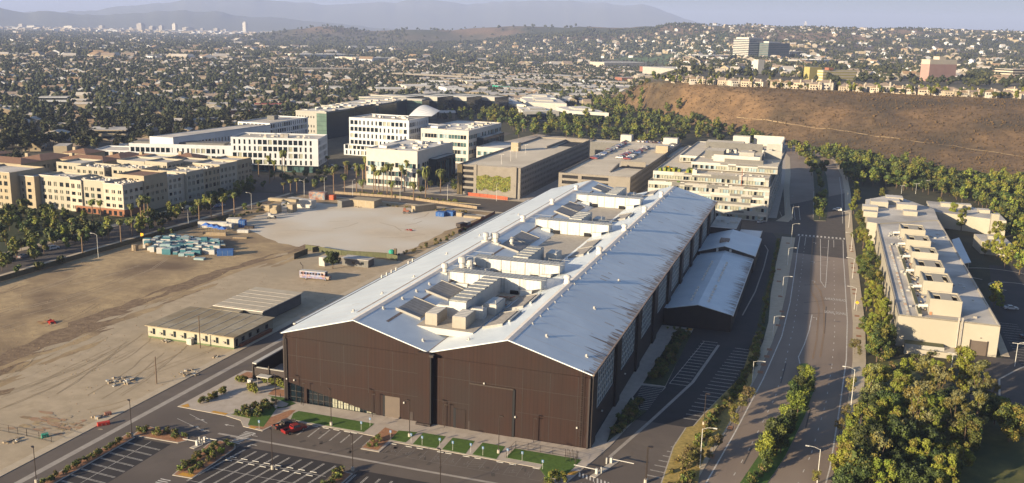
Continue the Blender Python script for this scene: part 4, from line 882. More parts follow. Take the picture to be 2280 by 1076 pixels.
# ---------------- buildings with real window openings ----------------
class Bld:
    def __init__(s, name, label, cat='building', loc=(0, 0), rz=0, group=None, cap=100):
        s.t = thing(name, label, cat, (loc[0], loc[1], 0), group, rz); s.w = MB(); s.n = 0; s.cap = cap; s.rest = MB('glass_dark'); s.m = {}; s.parts = {}
    def glass(s, p, ax, m):
        """one pane: p = four local corners"""
        if s.n < s.cap:
            q = MB(m); q.face(p); q.obj('window', s.t, origin=(0, 0, 0)); s.n += 1
        else: s.rest.face(p, m)
    def facade(s, a, b, z0, z1, rows, wall, dep=.35, gm=('glass_dark',), frame=None):
        ax, ay = a; bx, by = b; L = math.hypot(bx-ax, by-ay); ux, uy = (bx-ax)/L, (by-ay)/L; nx, ny = uy, -ux
        P = lambda u, z, d=0: (ax+ux*u-nx*d, ay+uy*u-ny*d, z)
        zc = z0
        for za, zb, W in sorted(rows, key=lambda r: r[0]):
            if za > zc: s.w.face([P(0, zc), P(L, zc), P(L, za), P(0, za)], wall)
            uc = 0
            for w in W:
                u0, u1 = w[0], w[1]
                if u1 > L-.05: break
                if u0 > uc: s.w.face([P(uc, za), P(u0, za), P(u0, zb), P(uc, zb)], wall)
                for q in ([P(u0, za), P(u0, za, dep), P(u0, zb, dep), P(u0, zb)], [P(u1, za), P(u1, zb), P(u1, zb, dep), P(u1, za, dep)], [P(u0, za), P(u1, za), P(u1, za, dep), P(u0, za, dep)], [P(u0, zb), P(u0, zb, dep), P(u1, zb, dep), P(u1, zb)]): s.w.face(q, wall)
                s.glass([P(u0, za, dep), P(u1, za, dep), P(u1, zb, dep), P(u0, zb, dep)], None, w[2] if len(w) > 2 else random.choice(gm)); uc = u1
            s.w.face([P(uc, za), P(L, za), P(L, zb), P(uc, zb)], wall); zc = zb
        if zc < z1: s.w.face([P(0, zc), P(L, zc), P(L, z1), P(0, z1)], wall)
    def block(s, x0, x1, y0, y1, h, wall='white_wall', roof='roof_pale', z0=0, front=None, side=None, left=None, gm=('glass_dark',), dep=.35, par=.7, kw={}):
        s.facade((x0, y0), (x1, y0), z0, h, front or [], wall, dep, gm); s.facade((x1, y0), (x1, y1), z0, h, side or [], wall, dep, gm)
        s.facade((x0, y1), (x0, y0), z0, h, left or [], wall, dep, gm); s.facade((x1, y1), (x0, y1), z0, h, [], wall, dep, gm)
        if z0 > 0: s.w.face([(x0, y0, z0), (x0, y1, z0), (x1, y1, z0), (x1, y0, z0)], wall)
        t = .3; s.w.face([(x0+t, y0+t, h-par), (x1-t, y0+t, h-par), (x1-t, y1-t, h-par), (x0+t, y1-t, h-par)], roof)
        for q in ([(x0, y0, h), (x1, y0, h), (x1-t, y0+t, h), (x0+t, y0+t, h)], [(x1, y0, h), (x1, y1, h), (x1-t, y1-t, h), (x1-t, y0+t, h)], [(x1, y1, h), (x0, y1, h), (x0+t, y1-t, h), (x1-t, y1-t, h)], [(x0, y1, h), (x0, y0, h), (x0+t, y0+t, h), (x0+t, y1-t, h)],
                  [(x0+t, y0+t, h-par), (x0+t, y1-t, h-par), (x0+t, y1-t, h), (x0+t, y0+t, h)], [(x1-t, y0+t, h-par), (x1-t, y0+t, h), (x1-t, y1-t, h), (x1-t, y1-t, h-par)], [(x0+t, y1-t, h-par), (x1-t, y1-t, h-par), (x1-t, y1-t, h), (x0+t, y1-t, h)], [(x0+t, y0+t, h-par), (x0+t, y0+t, h), (x1-t, y0+t, h), (x1-t, y0+t, h-par)]): s.w.face(q, wall)
    def add(s, name): m = s.parts.setdefault(name, MB()); return m
    def done(s, name='wall'):
        s.w.obj(name, s.t, origin=(0, 0, 0))
        if s.rest.f: o = s.rest.obj('window', s.t, origin=(0, 0, 0)); o['kind'] = 'stuff'
        for k, m in s.parts.items():
            if k in ('roof_unit', 'roof_screen', 'stair_tower', 'downpipe', 'loading_dock', 'terrace_planting', 'ramp_opening'): m.pieces(k, s.t, cap=70, origin=(0, 0, 0))
            else: m.obj(k, s.t, origin=(0, 0, 0))
        return s.t
def rowrep(L, w, gap, s0=.8, var=0, mats=None, skip=0):
    out = []; u = s0
    while u+w < L-.3:
        if random.random() >= skip:
            ww = w*(1-var*random.random()); out.append((u, u+ww)+((random.choice(mats),) if mats else ()))
        u += w+gap
    return out
def clutter(m, x0, x1, y0, y1, z, n, smax=2.2, hmax=1.4, mats=('panel_white', 'metal_light', 'roof_grey')):
    for k in range(n):
        x = random.uniform(x0, x1-1); y = random.uniform(y0, y1-1); a = random.uniform(.5, smax); c = random.uniform(.5, smax)
        m.box(x, min(x1, x+a), y, min(y1, y+c), z, z+random.uniform(.3, hmax), random.choice(mats))
# --- apartment houses at the left
GA = ('glass_dark', 'glass_office', 'glass_blind')
def apt_rows(L, h, base=0, big=.3):
    R = []; fl = 3.3; z = base+.9
    while z+1.9 < h-.6:
        W = []; u = 1.1
        while u < L-1.6:
            if random.random() < big: W.append((u, u+2.2, 'glass_dark')); u += 3.5
            else: W.append((u, u+.85, random.choice(GA))); W.append((u+1.05, u+1.9, random.choice(GA))); u += 3.5
        R.append((z, z+(1.6 if R == [] or random.random() < .5 else 2.1), W)); z += fl
    return R
A = Bld('apartment_block', 'big cream five-storey apartment block behind palms, with an orange corner base', 'apartment block', (-264, 168))
segs = [(-11, 0, 0, 14, 14.9, 'stone_wall'), (-24, -11.1, 1.2, 14, 15.5, 'cream_wall'), (-31, -24.1, .3, 14, 15.0, 'stone_wall'), (-49, -31.1, 1.0, 15, 16.0, 'cream_wall'), (-58, -49.1, -2.5, 16, 15.6, 'sand_wall'), (-84, -58.1, -8, 14, 17.6, 'sand_wall')]
for x0, x1, y0, y1, h, m in segs:
    A.block(x0, x1, y0, y1, h, m, 'roof_pale', front=apt_rows(x1-x0, h, 3.0 if x0 > -31 else .4), side=apt_rows(y1-y0, h, 3.0) if x1 == 0 else None, par=.9)
A.block(-16, .6, 14.1, 31, 17.2, 'sand_wall', 'roof_tile', side=apt_rows(17, 15, 3), front=apt_rows(16, 17.2, 13))
for y0, y1, h, m in ((31.1, 44, 14.6, 'stone_wall'), (44.1, 58, 15.2, 'cream_wall'), (58.1, 72, 14.7, 'sand_wall'), (72.1, 88, 15.6, 'cream_wall'), (88.1, 102, 16.0, 'sand_wall')): A.block(-15, 2 if m != 'stone_wall' else .6, y0, y1, h, m, 'roof_pale', side=apt_rows(y1-y0, h, .4, .15), front=apt_rows(12, h, h-4.2), par=.9)
for x0, x1, y0, y1, h in ((-38, -20, 37, 50, 16.4), (-58, -40, 34, 47, 15.8), (-56, -38, 62, 78, 15.8), (-36, -22, 60, 74, 16.6), (-76, -60, 40, 56, 16), (-34, -18, 78, 92, 15), (-60, -44, 84, 98, 14.6)): A.block(x0, x1, y0, y1, h, 'cream_wall', 'roof_pale', front=apt_rows(x1-x0, h, h-4.4), side=apt_rows(y1-y0, h, h-4.4), par=.9)
cl = A.add('roof_unit')
for x0, x1, y0, y1, h in ((-24, -2, 2, 13, 14.4), (-48, -26, 3, 13, 14.6), (-13, 0, 34, 100, 14.2), (-57, -40, 36, 46, 15), (-37, -21, 38, 49, 15.5)): clutter(cl, x0, x1, y0, y1, h, 34, 1.4, .9)
pd = A.add('podium'); pd.prism([(-27, -.9), (.9, -.9), (.9, 13), (0.01, 13), (.01, -.01), (-27, -.01)], 0, 3.2, 'brick_orange', 'kerb_concrete')
for k in range(9): pd.box(-26+k*3, -24.4+k*3, -.98, -.9, .3, 2.4, 'glass_dark')
pt = A.add('parapet_cap')
for x0, x1, y0, y1, h, m in segs: pt.box(x0-.25, x1+.05, y0-.25, y0+.3, h, h+.25, 'roof_pale')
A.done()
# brown hipped-roof apartment houses behind it
def hip(m, x0, x1, y0, y1, z, zr, mt, ov=.8):
    x0 -= ov; x1 += ov; y0 -= ov; y1 += ov; d = min(x1-x0, y1-y0)/2*.95
    if x1-x0 > y1-y0: a, c = (x0+d, (y0+y1)/2, zr), (x1-d, (y0+y1)/2, zr); F = [[(x0, y0, z), (x1, y0, z), c, a], [(x1, y1, z), (x0, y1, z), a, c], [(x0, y1, z), (x0, y0, z), a], [(x1, y0, z), (x1, y1, z), c]]
    else: a, c = ((x0+x1)/2, y0+d, zr), ((x0+x1)/2, y1-d, zr); F = [[(x1, y0, z), (x1, y1, z), c, a], [(x0, y1, z), (x0, y0, z), a, c], [(x0, y0, z), (x1, y0, z), a], [(x1, y1, z), (x0, y1, z), c]]
    for f in F: m.face(f, mt)
    m.face([(x0, y0, z), (x0, y1, z), (x1, y1, z), (x1, y0, z)], mt)
for i, (lx, ly, bl, lab) in enumerate([(-370, 214, [(-50, 0, 0, 14), (-18, 0, 14, 40), (-60, -40, 16, 34)], 'tan apartment house with brown hipped roofs at the left edge behind the cream block'), (-352, 240, [(-16, 14, 0, 14), (0, 14, 14, 36), (-34, -18, 22, 38)], 'tan apartment house with brown hipped roofs, second from the left edge'),
        (-330, 262, [(-8, 26, 0, 12), (10, 26, 12, 26)], 'tan apartment house with a dark brown roof in front of the white office')]):
    H_ = Bld('apartment_house', lab, 'apartment house', (lx, ly)); rf = H_.add('roof')
    for x0, x1, y0, y1 in bl:
        H_.block(x0, x1, y0, y1, 12, 'sand_wall', 'roof_tile', front=apt_rows(x1-x0, 12, 0), side=apt_rows(y1-y0, 12, 0), par=.2); hip(rf, x0, x1, y0, y1, 12.02, 14.2, 'roof_tile'); rf.box(x0+3, x0+5, y0+4, y0+6, 12, 15, 'sand_wall')
    H_.done()
# --- white offices with punched square windows
GW = ('glass_dark', 'glass_dark', 'glass_dark', 'glass_blind')
def punched(L, h, z0, fl, seed, p=(.9, .4)):
    rr = random.Random(seed); R = []; z = z0+.6
    while z+2.5 < h-.3:
        W = []; u = 1.0; big = rr.random() < .6; run = rr.randint(3, 9)
        while u+2.6 < L-.6:
            run -= 1
            if run <= 0: big = not big; run = rr.randint(3, 9)
            if big: W.append((u, u+2.45, 'glass_blind' if rr.random() < .22 else 'glass_dark'))
            else: W.append((u+.6, u+1.8, 'glass_dark'))
            u += 3.15
        R.append((z, z+2.85, W)); z += fl
    return R
O1 = Bld('office_block', 'white office block with punched square windows, its glass base set back at the street corner', 'office block', (-252, 327), math.radians(17))
ft = punched(54, 21.3, 4.2, 4.1, 1); O1.block(-54, 0, 0, 27, 21.3, 'white_wall', 'roof_grey', z0=4.4, front=ft, side=punched(27, 21.3, 4.2, 4.1, 7))
O1.block(-52, -4, 2.5, 24, 4.4, 'glass_office', 'roof_grey', front=[(.5, 3.8, rowrep(48, 3.2, .3, .5, mats=('glass_office', 'glass_blind', 'glass_dark')))], par=.2)
O1.block(-118, -54.05, 1, 20, 15.6, 'white_wall', 'roof_grey', front=punched(64, 15.6, 1, 4.4, 3)); O1.block(-142, -118.05, 4, 26, 10.5, 'white_wall', 'roof_grey', front=punched(24, 10.5, 2, 4, 5))
cl = O1.add('roof_unit'); cl.box(-26, -21, 10, 13, 20.6, 22.6, 'louvre_grey'); clutter(cl, -50, -5, 5, 24, 20.6, 16); cl.box(-117, -60, 6, 17, 14.9, 16.2, 'panel_grey'); O1.done()
O2 = Bld('office_block', 'long bent white office wing behind the punched white block', 'office block', (-332, 400), math.radians(-3))
O2.block(-26, 0, 0, 56, 20.8, 'white_wall', 'roof_grey', front=punched(26, 20.8, 0, 4.1, 12), side=punched(56, 20.8, 0, 4.1, 11)); O2.t.rotation_euler[2] = math.radians(2)
O2.facade((-10, -98), (0, -.1), 0, 19.6, punched(98, 19.6, 0, 4.1, 13), 'white_wall'); O2.w.face([(-27, -98, 19.3), (-10, -98, 19.3), (0, -.1, 19.3), (-17, -.1, 19.3)], 'roof_grey'); O2.w.face([(-27, -98, 0), (-10, -98, 0), (-10, -98, 19.6), (-27, -98, 19.6)], 'white_wall'); O2.w.prism([(-10.5, -98), (-10, -98), (0, -.1), (-.5, -.1)], 19.2, 19.9, 'white_wall')
O2.w.face([(-17, 0, 0), (-27, -98, 0), (-27, -98, 19.6), (-17, 0, 19.6)], 'white_wall'); O2.add('roof_unit').box(-20, -14, 30, 36, 20.2, 23, 'panel_grey'); O2.done()
O3 = Bld('office_block', 'tall white office cube with five rows of square windows and an upswept roof fin', 'office block', (-229, 411), 0)
O3.block(-46, 0, 0, 34, 27.2, 'white_wall', 'roof_grey', z0=7.4, front=punched(46, 27.2, 8, 4.6, 21), side=punched(34, 27.2, 8, 4.6, 22)); O3.block(-52, -6, 3, 36, 7.4, 'white_wall', 'roof_grey', front=punched(46, 7.4, 0, 4.0, 23), par=.1); O3.block(-49, -1, 38, 66, 19, 'white_wall', 'roof_grey', side=punched(28, 19, 3, 4.6, 25))
f_ = O3.add('roof_fin')
for k in range(8):
    t0, t1 = k/8, (k+1)/8; y = lambda t: 30+t*16; zz = lambda t: 27.3+7.5*math.sin(t*1.9)
    f_.face([(-14, y(t0), 26.5), (-14+t0*8, y(t0), zz(t0)), (-14+t1*8, y(t1), zz(t1)), (-14, y(t1), 26.5)], 'white_wall'); f_.face([(-14+t0*8, y(t0), zz(t0)), (4, y(t0), 28+t0*3), (4, y(t1), 28+t1*3), (-14+t1*8, y(t1), zz(t1))], 'white_wall')
clutter(O3.add('roof_unit'), -42, -4, 4, 28, 26.6, 14, 4, 1.6); O3.done()
# --- banded glass offices
GO = ('glass_office', 'glass_office', 'glass_dark', 'glass_panel')
def banded(L, h, fl=5.1, z0=1.2, sill=2.7, w=2.0):
    return [(z0+k*fl, z0+k*fl+sill, rowrep(L, w, .18, .8, mats=GO, skip=.04)) for k in range(int((h-1.5)/fl))]
for i, (lx, ly, x0, dy, h, lab) in enumerate([(-174, 301, -32, 54, 21.4, 'banded white and glass office with four storeys, nearest the palm-lined street'), (-185, 411, -35, 68, 22.5, 'banded white and glass office behind the nearer banded one')]):
    B_ = Bld('glass_office', lab, 'office block', (lx, ly)); B_.block(x0, 0, 0, dy, h, 'panel_white', 'campus_roof', front=banded(-x0, h), side=banded(dy, h, w=3), par=.6)
    B_.block(.1, 5, 16, dy-8, h-6, 'navy_glass', 'roof_grey', side=[(1, h-8, rowrep(dy-24, 2.6, .3, .5, mats=('glass_dark', 'glass_office')))], par=.2); 
    cl = B_.add('roof_unit'); clutter(cl, x0+3, -4, 8, dy-5, h-.6, 22, 4.5, 1.6); cl.prism([(x0+14, .2), (x0+18, .2), (x0+18, 3.4), (x0+14, 3.4)], h-.5, h+.3, 'louvre_grey'); cl.prism([(x0+3, 10), (x0+9, 8), (x0+9, 26), (x0+3, 28)], h-.5, h+.8, 'campus_roof')
    if i == 1: B_.block(5.1, 34, 2, 40, 12, 'panel_white', 'campus_roof', front=banded(29, 12), side=banded(38, 12))
    B_.done()
# --- dark glass office slabs further back
D1 = Bld('office_block', 'dark glass office slab with cream end wall behind the white offices', 'office block', (-337, 490)); GN = ('navy_glass',)
for k, (x0, x1, y0, y1, h) in enumerate([(-28, 0, 0, 48, 22), (-34, -2, 52, 92, 22.5), (-40, -2, 98, 136, 22), (-44, -6, 142, 168, 22), (-60, 8, 172, 190, 22)]):
    D1.facade((x0, y0), (x1-9, y0), 0, h, [(5, 7, rowrep(x1-x0-9, .9, 1.6, 1)), (9, 11, rowrep(x1-x0-9, .9, 1.6, 1)), (16.5, 18.2, rowrep(x1-x0-9, .9, 1.6, 1))] if k == 0 else [], 'panel_pale' if k == 0 else 'green_glass')
    D1.facade((x1-9, y0), (x1, y0), 0, h, [], 'green_glass'); D1.facade((x1, y0), (x1, y1), 0, h, [], 'navy_glass'); D1.facade((x0, y1), (x0, y0), 0, h, [], 'panel_pale'); D1.facade((x1, y1), (x0, y1), 0, h, [], 'navy_glass')
    D1.w.face([(x0, y0, h-.3), (x1, y0, h-.3), (x1, y1, h-.3), (x0, y1, h-.3)], 'campus_roof')
    D1.w.box(x0, x1, y0-.2, y0, h-1.2, h+.3, 'panel_pale')
    D1.w.box(x1, x1+.2, y0, y1, h-1.0, h+.3, 'panel_grey')
clutter(D1.add('roof_unit'), -30, -4, 4, 170, 21.8, 40, 6, 1.6, ('campus_roof', 'panel_white', 'roof_grey')); D1.done()
D2 = Bld('office_block', 'second dark glass slab stepping away towards the freeway', 'office block', (-368, 700), math.radians(-12))
for k in range(4): D2.block(-40+k*6, 6+k*13, k*36, k*36+30, 21-k, 'navy_glass', 'campus_roof'); D2.w.box(-40+k*6, 6+k*13, k*36-.3, k*36-.02, 17-k, 21.4-k, 'panel_pale')
D2.done()
# --- multi-storey car parks
def garage(lab, lx, ly, x0, y1, h, front, holes=True, ramps=(), rz=0):
    B_ = Bld('parking_garage', lab, 'parking garage', (lx, ly), rz, 'multi-storey car parks'); L = -x0
    rows = [] ; nf = int(h//3.1)
    side = [(.7+k*3.1+.4, .7+k*3.1+2.0, [(2.2+j*3.1, 3.9+j*3.1, 'dark_void') for j in range(int(y1/3.1)-1)]) for k in range(nf)]
    B_.block(x0, 0, 0, y1, h, 'garage_wall', 'garage_deck', front=front, side=side, gm=('dark_void',), par=1.0, dep=.6); return B_
h = 16.7
fr = [(1.6+k*3.1, 3.4+k*3.1, [(2.6, 9.4, 'dark_void')]) for k in range(5)]
g1 = garage('concrete parking garage with a green climbing-plant wall above an orange fence', -111, 296, -36.5, 158, h, fr)
g1.w.box(-26.3, -25.2, -.5, 0, 0, h+.6, 'garage_wall'); g1.w.box(-4, 0, 0.01, 6, 0, h+.4, 'garage_wall', 'garage_deck') if False else None
st = g1.add('stair_tower'); st.box(-31.5, -26.8, 78, 84, 15.7, 21, 'sand_wall', 'roof_pale'); st.box(-5.2, -2.0, -1.0, -.02, 0, 17.3, 'garage_wall'); st.box(-36.6, -33.6, -.6, -.02, 0, h, 'fence_brown')
rp = g1.add('ramp_opening'); rp.box(-13, -1.0, 118, 146, 15.2, 15.75, 'dark_void', 'dark_void'); rp.prism([(-15, 100), (-14.4, 100), (-14.4, 146), (-15, 146)], 15.7, 17.2, 'garage_wall'); rp.box(-14.4, 0, 146, 146.5, 15.7, 17.6, 'garage_wall')
g1.done()
ivy = None
g2 = garage('concrete parking garage whose top deck is full of parked cars', -54, 312, -40, 186, 13.6, [(1.4+k*3.1, 3.2+k*3.1, [(2.0, 11, 'dark_void'), (13, 28, 'dark_void')]) for k in range(4)])
g2.w.box(-8, 0, 124, 132, 12.6, 17.4, 'sand_wall', 'roof_pale'); rp = g2.add('ramp_opening'); rp.box(-15, -1.2, 42, 50, 12.55, 12.7, 'dark_void'); rp.prism([(-16, 20), (-15.4, 20), (-15.4, 44), (-16, 44)], 12.6, lambda x, y: 12.9+(y-20)*.09, 'garage_wall'); rp.box(-16, -1, 50.0, 50.5, 12.6, 15.6, 'garage_wall')
st = g2.add('stair_tower'); st.box(-12, -2, 178, 186, 12.6, 17, 'panel_white', 'roof_pale'); st.box(-44, -36, 182, 190, 8, 17, 'panel_white', 'roof_pale'); g2.done()
g3 = Bld('parking_garage', 'grey flat garage annex with a stepped pale deck behind the car decks', 'parking garage', (-62, 498), 0, 'multi-storey car parks'); g3.block(-60, 0, 0, 18, 10.4, 'panel_grey', 'garage_deck'); g3.block(-6, 14, -70, -.1, 11.2, 'garage_wall', 'garage_deck', side=[(1+k*3.3, 3+k*3.3, rowrep(70, 6, 1.0, 1, mats=('dark_void',))) for k in range(3)]); g3.done()
# climbing plants on the garage
b = MB('ivy')
for k in range(2600):
    x = -111-25.0+random.random()*20.6; z = 3.6+random.random()**.9*7.6+math.sin(x*.9)*.5; y = 296-.05-random.random()*.55; s = random.uniform(.25, .55); a = random.uniform(0, 6.3); dx, dz = s*math.cos(a), s*math.sin(a); ty = random.uniform(-.3, .3)
    if z < 5 and random.random() < .5: continue
    b.face([(x-dx, y-ty, z-dz), (x+dz, y, z-dx), (x+dx, y+ty, z+dz), (x-dz, y, z+dx)], random.choice(['leaf_green', 'leaf_bright', 'leaf_olive']))
ivo = b.obj('climbing_plants', origin=(-122, 295.6, 7)); tag(ivo, 'green climbing plants covering the front wall of the garage', 'climbing plant')
# --- terraced office with grey and white cladding behind the hangar
T = Bld('terraced_office', 'terraced office clad in grey and cream panels behind the hangar, with roof terraces', 'office block', (20, 288)); rr = random.Random(4)
def tier(x0, x1, y0, y1, z0, z1, fl=4.1, white_to=None):
    n = max(1, int((z1-z0+.3)/fl)); rows = [(z0+.5+k*fl, z0+2.3+k*fl, rowrep(x1-x0, 1.25, .12, .6, mats=('glass_blind', 'glass_blind', 'glass_panel', 'glass_dark'), skip=.06)) for k in range(n)]
    sd = [(z0+.5+k*fl, z0+2.3+k*fl, rowrep(y1-y0, 3.2, .5, .6, mats=('glass_office', 'glass_dark'))) for k in range(n)]
    T.block(x0, x1, y0, y1, z1, 'panel_pale', 'layer_roof', z0=z0, front=rows, side=sd, par=.5)
    pm = T.add('cladding_panel')
    for k in range(n):
        za, zb = z0+2.35+k*fl, min(z1, z0+.45+(k+1)*fl)
        u = x0
        while u < x1-.5:
            w = rr.choice([2.5, 4, 5.5, 7]); u1 = min(x1, u+w); mm = rr.choice(['panel_grey', 'panel_pale', 'panel_white', 'panel_grey', 'panel_pale', 'panel_grey'])
            if white_to is not None and u1 <= white_to: mm = 'panel_white'
            zm = (za+zb)/2; pm.box(u+.01, u1, y0-.07, y0-.001, zm, zb, mm); pm.box(u+.01, u1, y0-.1, y0-.001, za, zm-.01, rr.choice(['panel_grey', 'panel_pale', 'panel_pale', 'panel_white']) if white_to is None or u1 > white_to else 'panel_white'); u = u1
tier(-60, 0, 0, 134, 0, 16.4, white_to=-46); tier(-59, -1, 7, 130, 16.4, 20.6, white_to=-46); tier(-42, 2, 24, 132, 20.6, 24.4, white_to=-26); tier(-52, -34, 50, 128, 20.6, 24.2, white_to=-30)
pm = T.add('roof_screen')
for x0, x1, y0, y1, z, h in ((-32, -8, 36, 37, 24.4, 3.0), (-26, -6, 34, 34.6, 24.4, 1.4), (-8, -7.2, 36, 60, 24.4, 3.4), (-7, 2, 60, 60.6, 24.4, 4), (-38, -28, 48, 62, 24.4, 3.6), (-20, -12, 50, 58, 24.4, 3.4), (-38, -10, 88, 89, 24.4, 4.2), (-8, 0, 90, 91, 24.4, 4.4), (0, .7, 90, 126, 24.4, 5), (-18, 0, 126, 127, 24.4, 5.6), (-30, -20, 120, 127, 24.4, 5), (-44, -22, 100, 112, 24.2, 3)): pm.box(x0, x1, y0, y1, z-.6, z+h, rr.choice(['panel_white', 'panel_pale', 'panel_grey']), 'layer_roof')
cl = T.add('roof_unit'); clutter(cl, -34, 0, 40, 124, 23.9, 46, 3.5, 2.2, ('panel_white', 'metal_light', 'louvre_grey', 'panel_grey')); clutter(cl, -56, -4, 9, 22, 20.1, 10, 2, .8); clutter(cl, -56, -4, 1, 6, 15.9, 14, 2, .8, ('lawn', 'panel_white', 'louvre_grey'))
tr = T.add('terrace_planting')
for k in range(26): x = random.uniform(-57, -38); tr.box(x, x+1.3, 9.5+random.random()*8, 11+random.random()*8, 20.1, 20.6+random.random()*1.6, random.choice(['leaf_bright', 'leaf_bright', 'sign_yellow', 'flower_mix', 'panel_white']))
for x in (-14.2, -11.8): tr.tube([(x, 6.4, 16), (x, 6.4, 24.6)], .12, 4, 'plain_orange' if x < -12 else 'metal_light')
T.done()
# --- low campus roofs in the middle distance and a tan barn
for i, (k, pts, h, lab) in enumerate([('B', [(930, 660), (1000, 675), (1230, 700), (1120, 650)], 10, 'low white-roofed studio hall with ribbed front, left of the group'), ('B', [(1170, 710), (1210, 742), (1450, 740), (1330, 712)], 10, 'low white-roofed studio hall at the front of the group'), ('B', [(1240, 680), (1500, 690), (1440, 655), (1190, 650)], 11, 'low white-roofed studio hall in the middle of the group'), ('B', [(1430, 712), (1520, 738), (1780, 752), (1610, 705)], 11, 'low white-roofed studio hall at the right of the group'), ('B', [(1200, 645), (1430, 655), (1400, 632), (1260, 625)], 12, 'low white-roofed studio hall at the back of the group')]):
    P = gp(k, pts, h); t = thing('studio_hall', lab, 'studio hall', P[0]); b = MB('panel_white'); b.prism(P, 0, h, 'panel_white', 'campus_roof'); b.obj('wall', t)
    c = np.mean(P, 0); b = MB('panel_pale'); b.prism([(c[0]+(x-c[0])*.45, c[1]+(y-c[1])*.45) for x, y in P], h, h+1.6, 'panel_pale', 'campus_roof'); b.obj('roof_monitor', t)
    b = MB('navy_glass'); a, d = P[1], P[2]; u = Vector((d[0]-a[0], d[1]-a[1])).normalized(); nrm = Vector((u.y, -u.x))*.15; b.face([(a[0]+nrm.x+u.x*4, a[1]+nrm.y+u.y*4, 1), (d[0]+nrm.x-u.x*4, d[1]+nrm.y-u.y*4, 1), (d[0]+nrm.x-u.x*4, d[1]+nrm.y-u.y*4, h-3), (a[0]+nrm.x+u.x*4, a[1]+nrm.y+u.y*4, h-3)]); b.obj('window', t)

# ---------------- cream studio building east of the boulevard ----------------
K = Bld('cream_building', 'long cream windowless building with boxy roof vents across the boulevard', 'building', (68.7, 104.5)); H_ = 9.6
K.facade((0, 0), (27.4, -.4), 0, H_, [], 'cream_wall'); K.facade((27.4, -.4), (27.4, 172), 0, H_, [], 'cream_wall'); K.facade((0, 150), (0, 0), 0, H_, [(5, 5.6, rowrep(150, .7, 5, 4))], 'cream_wall', .2)
K.facade((27.4, 172), (0, 150), 0, H_, [], 'cream_wall')
K.w.face([(.4, .4, H_-.35), (27, 0, H_-.35), (27, 171.5, H_-.35), (.4, 149.7, H_-.35)], 'roof_pale')
for q in ([(0, 0), (27.4, -.4), (27.1, .1), (.4, .4)], [(27.4, -.4), (27.4, 172), (27, 171.5), (27, 0)], [(0, 150), (0, 0), (.4, .4), (.4, 149.7)]): K.w.prism(q, H_-.36, H_+.05, 'cream_wall', 'kerb_concrete')
dw = K.add('roller_door'); dw.box(20.3, 24.6, -.5, -.37, 0, 4.3, 'hangar_door'); dw.box(20.0, 20.3, -.6, -.37, 0, 4.5, 'metal_dark'); dw.box(24.6, 24.9, -.6, -.37, 0, 4.5, 'metal_dark'); dw.box(22.6, 23, -.6, -.4, 5.2, 5.4, 'metal_dark')
dp = K.add('downpipe'); dp.box(16.2, 16.6, -.75, -.3, 0, H_+1.2, 'kerb_concrete'); dp.box(17.2, 17.6, -.75, -.3, 0, H_+1.2, 'louvre_grey')
lo = K.add('loading_dock'); lo.box(2.4, 13, -4.2, -.3, 0, 2.2, 'panel_pale', 'green_fence'); lo.box(13, 17.6, -5.6, -.3, 0, 1.4, 'panel_pale', 'stone_wall'); lo.box(2, 18.5, -7.2, -6.8, 0, 1.7, 'cream_wall')
sr = K.add('pipe_run'); 
for k in range(70): sr.box(2.6+random.uniform(-.2, .2), 3.3, 1+k*1.5, 1.5+k*1.5, H_-.35, H_-.05, random.choice(['louvre_grey', 'gutter_brown', 'metal_light']))
sr.box(5.6, 6.6, 1.5, 100, H_-.35, H_+.5, 'cream_wall', 'green_fence'); clutter(sr, 6.8, 10, 3, 130, H_-.35, 80, 1.0, .9, ('louvre_grey', 'metal_light', 'sand_wall', 'mulch')); clutter(sr, 9, 17, 14, 22, H_-.35, 30, 1.6, 1.6, ('louvre_grey', 'metal_light', 'metal_dark')); clutter(sr, 18, 26, 4, 150, H_-.35, 14, 1.2, .6, ('louvre_grey', 'metal_light'))
K.done()
for i, (x0, x1, y0, y1, h) in enumerate([(77.4, 86.2, 109.5, 119.5, 14.2), (77.6, 86.3, 134, 147.5, 13.8), (77.0, 86.2, 156.5, 169, 13.6), (77.4, 86.4, 180, 191, 13.6), (77.2, 86.0, 203, 214.5, 13.5), (76.6, 86, 226, 238, 13.4)]):
    t = thing('roof_penthouse', '%s boxy cream vent house, counted from the front of the long cream roof' % OR_[i], 'vent house', (x0, y0, 9.3), 'boxy vent houses on the cream building'); z = 9.3
    b = MB('cream_wall'); th = .35; b.box(x0, x1, y0, y0+th, z, h); b.box(x0, x1, y1-th, y1, z, h); b.box(x0, x0+th, y0+th, y1-th, z, h); b.box(x1-th, x1, y0+th, y1-th, z, h)
    b.box(x0+th, x0+1.4, y0+th, y1-th, h-.6, h-.4); b.box(x0+3.2, x1-2.4, y0+th, y1-th, h-.6, h-.3); b.box(x1-.9, x1-th, y0+th, y1-th, h-.6, h-.4); b.box(x0+1.4, x1-.9, y0+th, y0+1.2, h-.6, h-.35); b.box(x0+1.4, x1-.9, y1-3.2, y1-th, h-.6, h-.35); b.obj('wall', t)
    b = MB('dark_void'); b.box(x1, x1+.04, y1-3.4, y1-1.6, z+1.2, h-1.2); b.obj('louvre', t)
    b = MB('duct_white'); b.tube([(x0-2.4, y0+4, z), (x0-2.4, y0+4, z+1.4), (x0, y0+4, z+1.6)], .55, 8); clutter(b, x0-5, x0-.6, y0+1, y1-1, z, 7, 1.2, 1.2, ('metal_light', 'panel_pale')); b.obj('duct', t)
